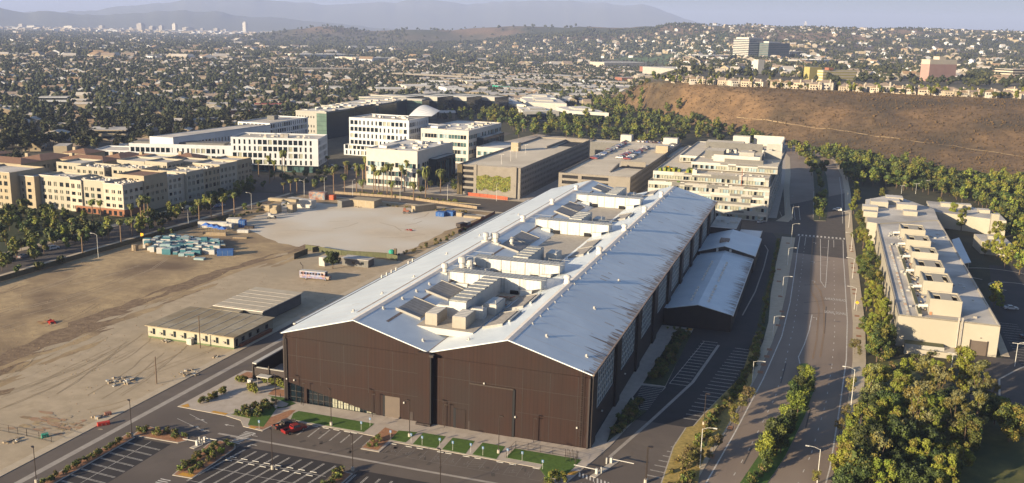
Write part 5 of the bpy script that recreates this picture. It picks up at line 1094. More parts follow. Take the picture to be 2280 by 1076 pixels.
def simple(name, lab, cat, P, h, wall='cream_wall', roof='roof_pale', extra=None):
    t = thing(name, lab, cat, P[0]); b = MB(wall); b.prism(P, 0, h, wall, roof); b.obj('wall', t)
    c = np.mean(P, 0); b = MB('panel_pale'); [b.box(c[0]+dx, c[0]+dx+w, c[1]+dy, c[1]+dy+d, h, h+e, wall, roof) for dx, dy, w, d, e in (extra or [(-2, -2, 3, 3, 1.4)])]; b.obj('roof_unit', t); return t
simple('studio_building', 'stepped cream building with white roof boxes behind the long cream one', 'building', [(64.9, 258), (69, 256), (69.5, 256), (96, 276), (97, 308), (80, 345), (66, 322)], 9.4, extra=[(-14, -2, 7, 7, 2.2), (-10, 10, 8, 9, 3), (-4, 22, 8, 8, 2.2), (2, 10, 9, 7, 2.6), (4, -6, 6, 6, 2.0), (-2, 30, 8, 8, 2.6), (-14, -18, 6, 5, 2.5)])
simple('studio_building', 'thin cream wing with a white roof reaching right among trees', 'building', [(97, 312), (128, 300), (128, 322), (112, 342), (97, 345)], 7.5, extra=[(-10, 5, 14, 5, 1.8), (6, -6, 5, 5, 1.6)])
simple('pavilion', 'small white-roofed pavilion beside the pale tower in the trees', 'building', [(110.5, 270), (111.6, 254.5), (123.3, 252), (122.4, 273.5)], 5.6)
b = MB('cream_wall'); b.box(118.4, 121.6, 281, 283.6, 0, 13.4, 'cream_wall', 'roof_pale'); tag(b.obj('stair_tower', origin=(120, 282, 0)), 'plain pale square tower standing among the trees', 'tower')
b = MB('kerb_concrete'); b.prism(gp('F', [(1790, 520), (1840, 505), (1920, 670), (1850, 680)], 3.6), 3.3, 3.6, 'kerb_concrete', 'roof_white'); [b.tube([(x, y, 0), (x, y, 3.3)], .12, 5) for x, y in gp('F', [(1810, 525), (1835, 515), (1860, 600), (1890, 600), (1905, 665), (1860, 672)], 3.6)]; tag(b.obj('walkway_canopy', origin=(101, 230, 0)), 'pale walkway canopy along the right side of the cream building', 'canopy')
# ---------------- plants ----------------
def crown_mesh(name, n, lumps, leaf, mats, seed=0, squash=1.0, inner=.55):
    r = np.random.default_rng(seed); W = np.array([l[3]**2 for l in lumps]); W = W/W.sum(); ch = r.choice(len(lumps), n, p=W)
    d = r.normal(size=(n, 3)); d /= np.linalg.norm(d, axis=1)[:, None]; rad = inner+(1-inner)*r.random(n)**.6
    rad *= 1+.16*np.sin(d[:, 0]*5+ch)*np.cos(d[:, 1]*6+ch*2)
    L = np.array([l[:3] for l in lumps])[ch]; R = np.array([l[3] for l in lumps])[ch]
    c = L+d*(rad*R)[:, None]*np.array([1, 1, squash])
    nrm = d+r.normal(size=(n, 3))*.55; nrm /= np.linalg.norm(nrm, axis=1)[:, None]
    a = np.cross(nrm, r.normal(size=(n, 3))); a /= np.linalg.norm(a, axis=1)[:, None]; b = np.cross(nrm, a); s = leaf*(.6+.8*r.random(n))[:, None]
    q = np.stack([c-a*s, c-b*s*.7, c+a*s, c+b*s*.7], 1).reshape(-1, 3)
    pm = (r.random(len(lumps))*len(mats)).astype(int); mi = np.where(r.random(n) < .72, pm[ch], (r.random(n)*len(mats)).astype(int))
    return merged(name, q, np.arange(4*n).reshape(-1, 4), 4, mats, mi)
def trunk_mb(h, r0, r1, mt='bark', limbs=(), n=6):
    b = MB(mt); b.tube([(0, 0, -.3), (.08*h*.2, 0, h*.5), (0, 0, h)], [r0, (r0+r1)/2, r1], n)
    for (x, y, z) in limbs: b.tube([(0, 0, h*.62), (x*.5, y*.5, (h*.62+z)/2+.2), (x, y, z)], [r1*.8, r1*.6, r1*.3], 4)
    return b
def tree_proto(name, cat, th, tr, lumps, n, leaf, mats, seed, bark='bark', inner=.3, squash=1.0):
    t = thing(name, 'x', cat); trunk_mb(th, tr, tr*.55, bark, [(l[0]*.8, l[1]*.8, l[2]) for l in lumps[:4]]).obj('trunk', t)
    me = crown_mesh('crown', n, lumps, leaf, mats, seed, squash, inner); c = bpy.data.objects.new('crown', me); COL.objects.link(c); c.parent = t; return Proto(t)
def lumps(seed, k, R, z0, z1, r0, r1):
    r = random.Random(seed); out = []
    for i in range(k):
        a = r.uniform(0, 6.28); z = r.uniform(z0, z1); t = (z-z0)/max(.01, z1-z0); rr = R*math.sqrt(r.random())*(1-.55*abs(t-.4)); out.append((rr*math.cos(a), rr*math.sin(a), z, r.uniform(r0, r1)))
    return out
NEAR = [tree_proto('broadleaf_tree', 'tree', 4.0, .22, lumps(1, 38, 3.5, 2.8, 8.0, .5, 1.25), 5600, .2, ['leaf_green', 'leaf_bright', 'leaf_olive'], 1),
        tree_proto('broadleaf_tree', 'tree', 4.4, .24, lumps(2, 40, 3.1, 3.0, 9.6, .5, 1.15), 5600, .2, ['leaf_olive', 'leaf_bright', 'leaf_green'], 2),
        tree_proto('broadleaf_tree', 'tree', 3.6, .2, lumps(3, 34, 3.8, 2.4, 6.6, .6, 1.3), 5200, .21, ['leaf_green', 'leaf_dark', 'leaf_olive'], 3),
        tree_proto('broadleaf_tree', 'tree', 4.6, .2, lumps(4, 36, 2.4, 2.4, 9.4, .4, 1.0), 5000, .19, ['leaf_bright', 'leaf_olive', 'leaf_bright'], 4)]
MID = [tree_proto('woodland_tree', 'tree', 4.0, .22, lumps(11, 11, 3.0, 3.4, 7.8, 1.1, 1.8), 620, .55, ['leaf_green', 'leaf_olive', 'leaf_dark'], 11),
       tree_proto('woodland_tree', 'tree', 5.0, .2, lumps(12, 12, 2.4, 3.6, 10.2, .9, 1.6), 620, .5, ['leaf_olive', 'leaf_green', 'leaf_bright'], 12),
       tree_proto('woodland_tree', 'tree', 3.6, .2, lumps(13, 9, 3.2, 3.0, 6.6, 1.2, 2.0), 560, .58, ['leaf_dark', 'leaf_green', 'leaf_olive'], 13)]
NEAR.append(tree_proto('broadleaf_tree', 'tree', 5.5, .2, lumps(5, 30, 2.6, 4.0, 11.0, .4, 1.0), 3600, .2, ['leaf_grey', 'leaf_olive', 'leaf_grey'], 5, inner=.2)); NEAR.append(tree_proto('broadleaf_tree', 'tree', 3.6, .22, lumps(6, 30, 3.2, 2.4, 7.4, .6, 1.3), 5000, .2, ['leaf_dark', 'leaf_green', 'leaf_dark'], 6))
YT_ = tree_proto('broadleaf_tree', 'tree', 3.0, .22, lumps(7, 26, 3.0, 2.4, 6.6, .7, 1.4), 3600, .24, ['leaf_dark', 'leaf_green', 'leaf_dark'], 7)
SPARSE = [tree_proto('street_tree', 'street tree', 2.6, .08, lumps(21, 12, 1.4, 2.2, 4.4, .5, .9), 900, .17, ['leaf_brown', 'leaf_olive', 'leaf_brown'], 21, inner=.3),
          tree_proto('street_tree', 'street tree', 2.6, .08, lumps(22, 10, 1.2, 2.2, 4.8, .5, .8), 800, .17, ['leaf_olive', 'leaf_brown', 'leaf_olive'], 22, inner=.3)]
MEDT = [tree_proto('median_tree', 'tree', 2.6, .14, lumps(31, 15, 1.9, 2.2, 5.4, .8, 1.25), 2300, .2, ['leaf_green', 'leaf_bright', 'leaf_dark'], 31),
        tree_proto('median_tree', 'tree', 2.8, .13, lumps(32, 14, 1.6, 2.2, 6.0, .7, 1.15), 2200, .2, ['leaf_green', 'leaf_dark', 'leaf_green'], 32)]
def shrub_proto(name, cat, R, h, n, leaf, mats, seed, k=7):
    t = thing(name, 'x', cat); me = crown_mesh('foliage', n, lumps(seed, k, R*.7, h*.25, h*.75, R*.35, R*.55), leaf, mats, seed, 1.0, .3); c = bpy.data.objects.new('foliage', me); COL.objects.link(c); c.parent = t
    b = MB('bark'); [b.tube([(0, 0, -.1), (R*.4*math.cos(a), R*.4*math.sin(a), h*.5)], [.05, .02], 4) for a in (0, 2, 4)]; b.obj('stem', t); return Proto(t)
SHR = [shrub_proto('garden_shrub', 'shrub', 1.0, 1.6, 260, .15, ['leaf_green', 'leaf_olive', 'leaf_bright'], 41), shrub_proto('garden_shrub', 'shrub', .9, 1.9, 260, .15, ['leaf_olive', 'leaf_green', 'leaf_brown'], 42), shrub_proto('garden_shrub', 'shrub', 1.1, 1.3, 260, .15, ['leaf_dark', 'leaf_green', 'leaf_olive'], 43)]
REED = shrub_proto('ornamental_grass', 'grass clump', .8, 1.9, 300, .13, ['leaf_bright', 'leaf_olive', 'leaf_bright'], 44, 9)
LOWS = shrub_proto('low_shrub', 'shrub', .9, .7, 120, .2, ['dry_grass', 'leaf_brown', 'leaf_olive'], 45)
def palm_proto(kind, H, seed):
    r = random.Random(seed); t = thing('palm_tree', 'x', 'palm tree'); b = MB('palm_bark'); b.tube([(0, 0, -.3), (.05, 0, H*.5), (0, .03, H)], [.26, .19, .2], 6); b.tube([(0, 0, H-1.5), (0, 0, H-.2)], [.24, .5], 6, 'leaf_brown'); b.obj('trunk', t)
    b = MB('leaf_palm'); nf = 34 if kind == 'fan' else 30; Lf = 1.75 if kind == 'fan' else 3.0
    for i in range(nf):
        a = r.uniform(0, 6.28); el = r.uniform(-.7, 1.35) if kind == 'fan' else r.uniform(-.35, 1.25); L = Lf*r.uniform(.8, 1.1); pts = []
        for s in range(5):
            u = s/4; e = el-u*u*(1.0 if kind == 'fan' else 1.5); x = L*u*math.cos(max(-1.4, e)); pts.append((x*math.cos(a), x*math.sin(a), H+L*u*math.sin(e)+.1))
        for s in range(4):
            w0 = (.08, .34, .5, .42, .05)[s] if kind == 'fan' else (.05, .26, .3, .24, .03)[s]; w1 = (.08, .34, .5, .42, .05)[s+1] if kind == 'fan' else (.05, .26, .3, .24, .03)[s+1]
            px, py = -math.sin(a), math.cos(a); p, q = pts[s], pts[s+1]; mt = 'leaf_brown' if el < -.35 else ('leaf_palm' if i % 3 else 'leaf_olive')
            b.face([(p[0]-px*w0, p[1]-py*w0, p[2]-w0*.5), p, q, (q[0]-px*w1, q[1]-py*w1, q[2]-w1*.5)], mt); b.face([p, (p[0]+px*w0, p[1]+py*w0, p[2]-w0*.5), (q[0]+px*w1, q[1]+py*w1, q[2]-w1*.5), q], mt)
    b.obj('crown', t); return Proto(t)
PALM = [palm_proto('fan', 9.0, 1), palm_proto('fan', 9.0, 2)]; DATE = [palm_proto('date', 8.0, 3), palm_proto('date', 8.0, 4)]
def height_of(bx, by, ty):
    P0 = np.array([*G(bx, by), 0.0]); lo, hi = 0.0, 60.0
    for _ in range(30):
        m = (lo+hi)/2; d = np.array([P0[0], P0[1], m])-np.array(CP); y = 538-FPX*(d@CU)/(d@CF)
        if y > ty: lo = m
        else: hi = m
    return P0[0], P0[1], lo
def row_label(items, fmt, key=lambda p: math.hypot(p[0]-CP[0], p[1]-CP[1])):
    order = sorted(range(len(items)), key=lambda i: key(items[i])); lab = [None]*len(items)
    for k, i in enumerate(order): lab[i] = fmt % ordn(k)
    return lab
def plant(items, protos, fmt, group, zfun=None, smin=.85, smax=1.15, seed=1, name=None):
    """items: (x, y[, scale]); every plant is a thing of its own"""
    r = random.Random(seed); labs = row_label(items, fmt) if '%s' in fmt else [fmt]*len(items)
    for it, lb in zip(items, labs):
        s = (it[2] if len(it) > 2 else 1.0)*r.uniform(smin, smax); p = r.choice(protos); z = zfun(it[0], it[1]) if zfun else 0
        o = p.put((it[0], it[1], z), rz=r.uniform(0, 6.28), scale=(s, s, s*r.uniform(.9, 1.12)), label=lb, group=group)
        if name: o.name = name
# palms measured from foot and top in the photo
def palms(k, L, protos, H, fmt, group, sc=1):
    o = OFF[k] if isinstance(k, str) else k[:2]; m = S3 if isinstance(k, str) else k[2]; it = []
    for bx, by, ty in L: x, y, h = height_of(o[0]+bx*m, o[1]+by*m, o[1]+ty*m); it.append((x, y, max(4.0, min(17, h))))
    labs = row_label(it, fmt)
    for i, ((x, y, h), lb) in enumerate(zip(it, labs)): s = (h-.8)/H; w = .85+.25*min(1.4, s); protos[i % 2].put((x, y, 0), rz=i*1.7, scale=(w, w, s), label=lb, group=group)
palms('D', [(552, 635, 455), (723, 520, 420), (808, 550, 385), (880, 500, 380), (1327, 415, 255), (1407, 395, 245), (1485, 375, 235), (1560, 355, 210)], PALM, 9, '%s fan palm of the row between the sandy field and the west street', 'fan palms edging the field')
palms('D', [(944, 465, 255), (968, 440, 232), (990, 420, 240), (620, 420, 255), (672, 400, 260), (880, 440, 285), (485, 500, 375), (430, 470, 400)], PALM, 9, '%s fan palm in front of the cream apartment block', 'fan palms by the apartments')
palms((560, 320, .1491), [(480, 745, 575), (585, 750, 535), (680, 750, 515), (465, 545, 110), (345, 530, 255), (270, 600, 195), (1230, 740, 355), (1390, 740, 490), (1210, 560, 430), (1570, 720, 310), (1400, 500, 270), (1430, 490, 262), (1710, 560, 205), (1140, 380, 180), (110, 500, 250), (500, 520, 120), (1660, 620, 330)], PALM, 9, '%s fan palm at the street corner below the white offices', 'fan palms at the street corner')
palms((800, 220, .2138), [(65, 850, 612), (150, 990, 700), (290, 1000, 690), (332, 985, 690), (440, 950, 700), (495, 930, 650), (205, 1000, 750), (170, 960, 760), (620, 950, 745), (710, 950, 745), (40, 930, 690), (250, 960, 720), (470, 970, 740)], PALM, 9, '%s fan palm in front of the banded glass office', 'fan palms in front of the glass office')
palms((800, 220, .2138), [(30, 1010, 845), (340, 1040, 860), (565, 1060, 872), (690, 1030, 730), (845, 980, 745)], DATE, 8, '%s feathery date palm along the north street', 'date palms along the north street')
C_ = lambda k, L, z=5.0: [(*g(k, x, y, z), s) for x, y, s in L]
plant(C_('J', [(1290, 390, 1.1), (1262, 530, 1.0), (1440, 500, 1.05), (1340, 650, 1.0), (1560, 570, 1.15), (1590, 440, 1.1), (1490, 350, .9), (1690, 350, .85), (1850, 420, 1.3), (1960, 460, 1.2), (1780, 570, 1.2), (2010, 590, 1.1), (1550, 720, 1.25), (1800, 710, 1.2), (1680, 650, 1.1), (1120, 790, 1.0), (1240, 860, 1.2), (1390, 960, 1.0), (1080, 980, 1.1), (1200, 1020, 1.2), (1330, 1060, 1.0), (1740, 850, .9), (1880, 790, 1.0), (2190, 670, 1.15), (1440, 800, 1.2), (1620, 830, 1.1), (1190, 680, 1.0), (1950, 700, 1.0), (1480, 640, 1.0), (1700, 480, 1.0), (1380, 560, 1.0), (1250, 460, .9), (1500, 900, .9), (1150, 900, 1.0), (2230, 640, .9), (1640, 740, 1.0), (1330, 760, 1.0), (1420, 690, .9), (1880, 640, 1.0), (1290, 960, 1.0), (1560, 940, 1.0), (1650, 970, 1.1), (1770, 950, .9), (1480, 1040, 1.1), (1610, 1060, 1.0), (1900, 730, .9), (2090, 560, 1.0), (2050, 480, .9), (1850, 870, .8), (1730, 1060, .9), (1120, 1060, 1.0)], 4.8),  # last trees of the list added to cast shade over the corner grass
      NEAR, '%s leafy tree of the grove in the lower right corner', 'grove in the lower right corner', smin=.92, smax=1.08)
plant(C_('F', [(1160, 230, .8), (1140, 300, .9), (1185, 375, .9), (1170, 470, .8), (1205, 520, .9), (1235, 600, .85), (1250, 660, .9), (1225, 740, .85), (1275, 790, .9), (1250, 860, .8), (1300, 920, .9), (1290, 1000, .8), (1330, 1060, .9), (1150, 180, .8), (1215, 440, .8), (1190, 640, .7), (1230, 920, .7)], 4)+C_('J', [(1270, 60, .9), (1330, 110, 1.0), (1300, 180, .9), (1240, 20, .8)], 4),
      NEAR[1:3]+[NEAR[3]], '%s tree of the row between the east pavement and the cream building', 'trees beside the cream building', smin=.95, smax=1.2)
plant(C_('J', [(830, 345, 1.0), (850, 410, .9), (780, 420, 1.0), (735, 480, 1.15), (770, 540, 1.1), (800, 470, 1.0), (700, 690, 1.15), (640, 740, 1.1), (600, 810, 1.15), (545, 850, 1.1), (700, 650, .9), (660, 780, 1.0), (560, 900, .8)], 3.4), MEDT, '%s round green tree on the planted median of the boulevard', 'trees on the near median')
plant(C_('F', [(905, 220, .9), (925, 255, 1.0), (900, 300, 1.0), (940, 300, .9), (915, 340, 1.0), (950, 190, .8), (900, 100, 1), (860, 60, 1), (935, 60, 1), (880, 20, 1), (920, 150, .9), (830, 10, 1)], 3.4), [MEDT[0], MID[0]], '%s tree on the far median beyond the junction', 'trees on the far median')
plant(C_('J', [(440, 470, 1.0), (400, 530, .95), (330, 590, .9), (350, 640, .8), (210, 790, .9), (100, 890, 1.05), (40, 870, .9), (30, 930, .9), (250, 770, .6), (180, 850, .5), (1150, 160, .9), (1120, 440, .9), (1090, 600, .85), (1050, 680, .8), (890, 1010, .75), (1180, 180, .5)], 2.8)+C_('F', [(1030, 1000, .01)], 0)[:0], SPARSE, '%s thin brown-leaved street tree on the boulevard pavements', 'thin street trees', smin=.9, smax=1.1)
def along(P, n, jit=.5, seed=0):
    r = random.Random(seed); P = [Vector(p) for p in P]; L = [(a-b).length for a, b in zip(P, P[1:])]; T = sum(L); out = []
    for i in range(n):
        d = (i+.5)/n*T
        for a, b, l in zip(P, P[1:], L):
            if d <= l: q = a.lerp(b, d/l); break
            d -= l
        out.append((q.x+r.uniform(-jit, jit), q.y+r.uniform(-jit, jit)))
    return out
z16 = lambda x, y: .15
plant(along([(22.6, 8), (24.2, 26), (28.0, 50), (29.8, 72), (29.9, 98)], 62, .9, 1)+along([(22.4, -26), (22.6, 2)], 16, 1.2, 5), SHR, '%s bushy shrub of the hedge between the east car park and the boulevard pavement', 'hedge beside the boulevard', z16, 1.0, 1.5, name='hedge_shrub')
plant(along([(29.7, 102), (29.3, 140), (28.4, 190), (27.8, 244)], 40, .6, 2), SHR[:2], '%s shrub of the hedge beside the shaded service yard', 'hedge beside the service yard', None, .8, 1.1, name='hedge_shrub')
plant(along([(20.6, -22), (20.4, 6)], 22, 1.6, 6), [LOWS], '%s straw-coloured clump in the dry planting by the barrier', 'straw clumps by the barrier', z16)
plant(along([(-95.8, -78), (-95.8, -31)], 34, .5, 3), SHR, '%s shrub in the long verge planter beside the service road', 'shrubs of the verge planter', z16, .75, 1.0)
plant(along([(-95.4, -27.2), (-84.4, -27.4)], 12, 1.0, 4), SHR, '%s shrub in the planter by the entry barrier', 'shrubs by the entry barrier', z16, .9, 1.2)
plant(along([(-75.4, -41.5), (-74.6, -26.5)], 16, .8, 5)+along([(-72.6, -41), (-72.4, -27)], 9, .6, 15), SHR, '%s shrub in the slanting planter by the dark bays', 'shrubs of the slanting planter', z16, .85, 1.1)
plant(along([(-44.2, -33), (-44, -29.6)], 5, .8, 6)+along([(-44.4, -50), (-44.2, -34)], 10, .8, 16), SHR, '%s shrub in the planter between the two dark bay blocks', 'shrubs between the bays', z16, .95, 1.2)
plant([(-44.8, -16.6), (-43.4, -15.8), (-44.9, -14.2), (-43.6, -13.2), (-44.6, -12.0)], SHR, '%s shrub on the mulch ramp planter in front of the hangar', 'shrubs of the ramp planter', z16, .7, .95)
plant(along([(-80.6, -11.8), (-78.2, -6), (-76.2, -3)], 14, 1.2, 7)+along([(-77.6, -12.8), (-76.0, -8)], 8, 1.0, 8), SHR, '%s shrub of the dense bed at the forecourt corner', 'shrubs of the forecourt bed', z16, 1.0, 1.3)
plant(along([(-92.8, -9.6), (-91.6, -1.5)], 12, .7, 9), [REED, SHR[1]], '%s tall grass clump of the strip at the forecourt edge', 'grass strip at the forecourt edge', z16, .9, 1.1)
plant(along([(-93.4, 6.4), (-90.8, 6.2)], 6, .6, 10)+along([(-87.8, 2.6), (-84.6, 1.6)], 8, .6, 11)+along([(-87.2, 8.6), (-77.6, 6.6)], 15, .6, 12), [REED], '%s bright tall grass clump on the west forecourt', 'bright grass clumps', z16, 1.0, 1.2)
plant([(-3.6, -16.4), (-2.8, -15.2), (-2.0, -17.6), (-4.0, -19.0), (-1.4, -15.8), (-.6, -17.6), (-2.6, -19.6)], [REED, SHR[0]], '%s leafy plant at the corner of the fenced lawn', 'plants at the fenced lawn corner', z16, .9, 1.3)
plant(along([(4.0, 9), (5.0, 20), (5.0, 30)], 20, 1.0, 13)+along([(6.8, 47), (7.4, 90)], 40, 1.7, 14), SHR[1:], '%s dark shrub in the shaded beds along the hangar east side', 'shaded shrubs east of the hangar', z16, 1.1, 1.7, name='bed_shrub')
plant([(4+k*1.05*2, 94.8) for k in range(3)]+[(-1.8+k*2.4+4, 93.6) for k in range(2)], SHR[:1], '%s small shrub beside the workshop end wall', 'shrubs at the workshop end', z16, .5, .6)
# tree pits on the pavements
b = MB('mulch')
for px in ('F', [(640, 720), (640, 800), (650, 900), (700, 545), (1120, 565), (1120, 582), (1125, 600), (1130, 680), (1135, 710), (1140, 740), (1140, 855), (1145, 882), (1160, 1030), (660, 1000), (655, 1045)]), ('J', [(635, 28), (578, 190), (560, 236), (538, 290), (517, 340), (1170, 48), (1172, 100), (310, 710), (190, 900), (40, 1045), (1040, 860)]):
    for x, y in px[1]: X, Y = g(px[0], x, y); b.sheet([(X-.75, Y-1.1), (X+.75, Y-1.1), (X+.75, Y+1.1), (X-.75, Y+1.1)], .148)
struct(b, 'tree_pit')
# thickets and woods beyond
def fill(poly_px, n, z=3, seed=0, mind=6.0):
    r = random.Random(seed); P = [G(x, y, z) for x, y in poly_px]; xs = [p[0] for p in P]; ys = [p[1] for p in P]; out = []; tries = 0
    while len(out) < n and tries < n*60:
        tries += 1; x = r.uniform(min(xs), max(xs)); y = r.uniform(min(ys), max(ys)); ins = False; j = len(P)-1
        for i in range(len(P)):
            if (P[i][1] > y) != (P[j][1] > y) and x < (P[j][0]-P[i][0])*(y-P[i][1])/(P[j][1]-P[i][1])+P[i][0]: ins = not ins
            j = i
        if ins and all((x-a)**2+(y-b_)**2 > mind*mind for a, b_ in out): out.append((x, y))
    return out
zz1 = lambda x, y: hz1(x, y)
BUILT = [(-40-20, 24, 288, 425), (-152, -108, 294, 460), (-100, -50, 308, 520), (-225, -140, 298, 485), (-285, -225, 405, 480), (-310, -248, 300, 360), (-400, -325, 470, 690)]
clear = lambda L: [p for p in L if not any(a-3 < p[0] < b_+3 and c-3 < p[1] < d+3 for a, b_, c, d in BUILT)]
W1 = clear(fill([(1290, 250), (1345, 228), (1400, 236), (1470, 248), (1550, 270), (1680, 308), (1760, 330), (1800, 345), (1762, 350), (1540, 305), (1520, 325), (1320, 312), (1150, 300), (1120, 280), (1075, 262), (1100, 245), (1150, 262), (1230, 262)], 290, 3, 1, 5.4))
plant(W1, MID, 'olive-green tree of the wood between the garages and the brown bluff', 'wood at the foot of the bluff', zz1, .95, 1.35, name='wood_tree')
W2 = clear(fill([(955, 238), (1010, 222), (1070, 226), (1170, 245), (1180, 275), (1075, 268), (1000, 262)], 110, 3, 2, 5.5)+fill([(1230, 205), (1345, 205), (1385, 218), (1345, 235), (1300, 225), (1235, 222)], 60, 3, 12, 5.5))
plant(W2, MID, 'green tree of the planting around the white-roofed studio halls', 'trees around the studio halls', zz1, .8, 1.1, name='campus_tree')
W3 = fill([(1800, 335), (1880, 340), (2000, 365), (2150, 395), (2280, 405), (2280, 545), (2240, 520), (2230, 470), (2150, 440), (2080, 425), (1990, 410), (1890, 400), (1865, 360)], 260, 3, 3, 5.4)
plant(W3, MID, 'olive-green tree of the thicket below the bluff behind the cream building', 'thicket below the bluff', zz1, .8, 1.15, name='thicket_tree')
plant(C_('F', [(1330, 195, .7), (1715, 295, .9), (1800, 370, 1.1), (1860, 400, 1.2), (1830, 340, 1.0), (1890, 360, .9), (2085, 500, 1.1), (2100, 580, 1.0), (2150, 640, .8), (2235, 560, 1.0), (2250, 680, 1.0), (2200, 600, .9), (2080, 890, .75), (2020, 560, .7), (2120, 900, .5), (1990, 350, .7), (2060, 380, .7), (1940, 370, .7)], 4.5), [NEAR[1], NEAR[3], MID[1]], '%s tree of the gardens right of the cream building', 'garden trees right of the cream building')
plant(fill([(0, 470), (60, 452), (150, 478), (240, 500), (250, 520), (120, 550), (40, 580), (0, 590)], 64, 3, 5, 4.6)+fill([(278, 500), (420, 455), (520, 420), (560, 405), (556, 425), (500, 445), (420, 480), (300, 515)], 40, 3, 6, 4.2), MID, 'dark garden tree below the cream apartment block', 'garden trees by the apartments', None, .55, .8, name='garden_tree')
plant(C_('D', [(120, 725, .5), (260, 690, .5), (407, 650, .5), (1075, 460, .5), (1140, 460, .35), (1625, 310, .6), (1815, 255, .5), (1725, 285, .4), (1420, 250, .3)], 2), [MID[0], MID[2]], '%s small round tree on the verge of the west street', 'small verge trees')
plant(fill([(560, 400), (760, 370), (812, 380), (800, 405), (730, 412), (640, 420), (560, 425)], 22, 2, 7, 5)+fill([(935, 405), (1030, 392), (1035, 425), (940, 430)], 12, 2, 8, 4), [MID[0], MID[2]], 'dark small tree among the office gardens', 'office garden trees', None, .5, .7)
t_ = YT_.put((*g('D', 2215, 715), 0), rz=1.0, scale=(1.0, 1.0, 1.0), label='single dark round tree standing beside the mural bus', group='lone yard tree'); 
plant([(x, y) for x, y in along([(-114.3, 147.7), (-108.4, 184.1), (-109.2, 215.7)], 26, 1.2, 21)], [LOWS, SHR[1]], 'scrubby bush of the weedy strip beside the hangar side street', 'weedy strip bushes', None, .8, 1.3)
plant([(x, y) for x, y in along([(-222.6, 150), (-218, 180), (-213, 228)], 26, .8, 22)], [LOWS, SHR[2]], 'scrubby bush along the edge of the pale yard', 'bushes along the yard fence', None, .8, 1.3)
plant([(x, y) for x, y in along([(-198, 272.6), (-136, 270.4)], 34, 1.0, 23)], [LOWS, SHR[0]], 'low bush in the median of the north street', 'median bushes', z16, .8, 1.2)
plant([(x, y) for x, y in along([(-168, 244), (-120, 246)], 24, 2.2, 24)], [LOWS], 'dry bush behind the yard storage boxes', 'dry bushes behind the yard', None, .9, 1.4)
plant(along([(30.6, -30), (34.8, -8), (38.4, 12), (42.2, 37), (44.0, 56), (43.2, 72)], 46, .9, 31), SHR, '%s shrub of the hedge on the near median of the boulevard', 'hedge on the near median', z16, .9, 1.4, name='median_shrub')
plant([(x, y) for x, y in along([(64, 4), (70, 50), (64, 92), (80, 96), (92, 84)], 30, 2.4, 25)], SHR, '%s shrub on the bank in front of the cream building', 'shrubs before the cream building', None, 1.2, 1.8)
# ---------------- vehicles ----------------
def wheels(t, xs, yw, r=.34):
    for x in xs:
        for s in (-1, 1):
            b = MB('tyre'); b.tube([(x, s*yw-.11, r), (x, s*yw+.11, r)], r, 12); w_ = b.obj('wheel', t, origin=(0, 0, 0)); b = MB('rim_metal'); b.tube([(x, s*yw-.125, r), (x, s*yw+.125, r)], r*.58, 10); b.obj('rim', w_, origin=(0, 0, 0))
def body(prof, w, top_w, m='car_paint'):
    """closed side outline extruded across, the cabin narrower at the top"""
    b = MB(m); n = len(prof); zs = [p[1] for p in prof]; z0, z1 = .75, max(zs)
    hw = lambda z: w/2 if z <= z0 else w/2+(top_w/2-w/2)*(z-z0)/(z1-z0)
    for i in range(n):
        (xa, za), (xb, zb) = prof[i], prof[(i+1) % n]; b.face([(xa, -hw(za), za), (xb, -hw(zb), zb), (xb, hw(zb), zb), (xa, hw(za), za)])
    b.face([(x, -hw(z), z) for x, z in prof]); b.face([(x, hw(z), z) for x, z in prof][::-1]); return b
def sedan(kind='car'):
    t = thing(kind, 'x', 'car'); L = 4.6
    P = [(-2.3, .3), (2.3, .3), (2.32, .62), (2.2, .82), (1.2, .95), (.45, 1.42), (-.85, 1.45), (-1.6, 1.02), (-2.25, .95), (-2.32, .6)] if kind == 'car' else [(-2.3, .35), (2.3, .35), (2.34, .72), (2.2, 1.0), (1.25, 1.1), (.65, 1.66), (-1.9, 1.7), (-2.25, 1.1), (-2.34, .7)]
    body(P, 1.82, 1.4).obj('body', t, origin=(0, 0, 0)); b = MB('car_glass'); zt = P[5][1]; zb = P[4][1]
    x4, x5, x6, x7 = P[4][0], P[5][0], P[6][0], P[7][0]
    f = lambda a, c, q: a+(c-a)*q
    b.face([(f(x4, x5, .1)+.03, -.8, f(zb, zt, .1)+.03), (f(x4, x5, .1)+.03, .8, f(zb, zt, .1)+.03), (f(x4, x5, .92)+.03, .68, f(zb, zt, .92)+.03), (f(x4, x5, .92)+.03, -.68, f(zb, zt, .92)+.03)]); zr = P[7][1]
    b.face([(f(x7, x6, .1)-.03, .8, f(zr, P[6][1], .1)+.03), (f(x7, x6, .1)-.03, -.8, f(zr, P[6][1], .1)+.03), (f(x7, x6, .9)-.03, -.68, f(zr, P[6][1], .9)+.03), (f(x7, x6, .9)-.03, .68, f(zr, P[6][1], .9)+.03)])
    for s in (-1, 1): q = [(x4-.25, s*.9, zb+.03), (x5-.02, s*.745, zt-.09), (x6+.08, s*.745, P[6][1]-.1), (x7+.3, s*.89, zb+.03)]; b.face(q if s < 0 else q[::-1])
    b.obj('windows', t, origin=(0, 0, 0)); wheels(t, (-1.4, 1.42), .82)
    for s in (-1, 1): b = MB('lamp_clear'); b.box(2.26, 2.35, s*.7-.2, s*.7+.2, .6, .76); b.obj('headlight', t, origin=(0, 0, 0)); b = MB('lamp_red'); b.box(-2.35, -2.26, s*.72-.16, s*.72+.16, .66, .86); b.obj('tail_light', t, origin=(0, 0, 0))
    return Proto(t)
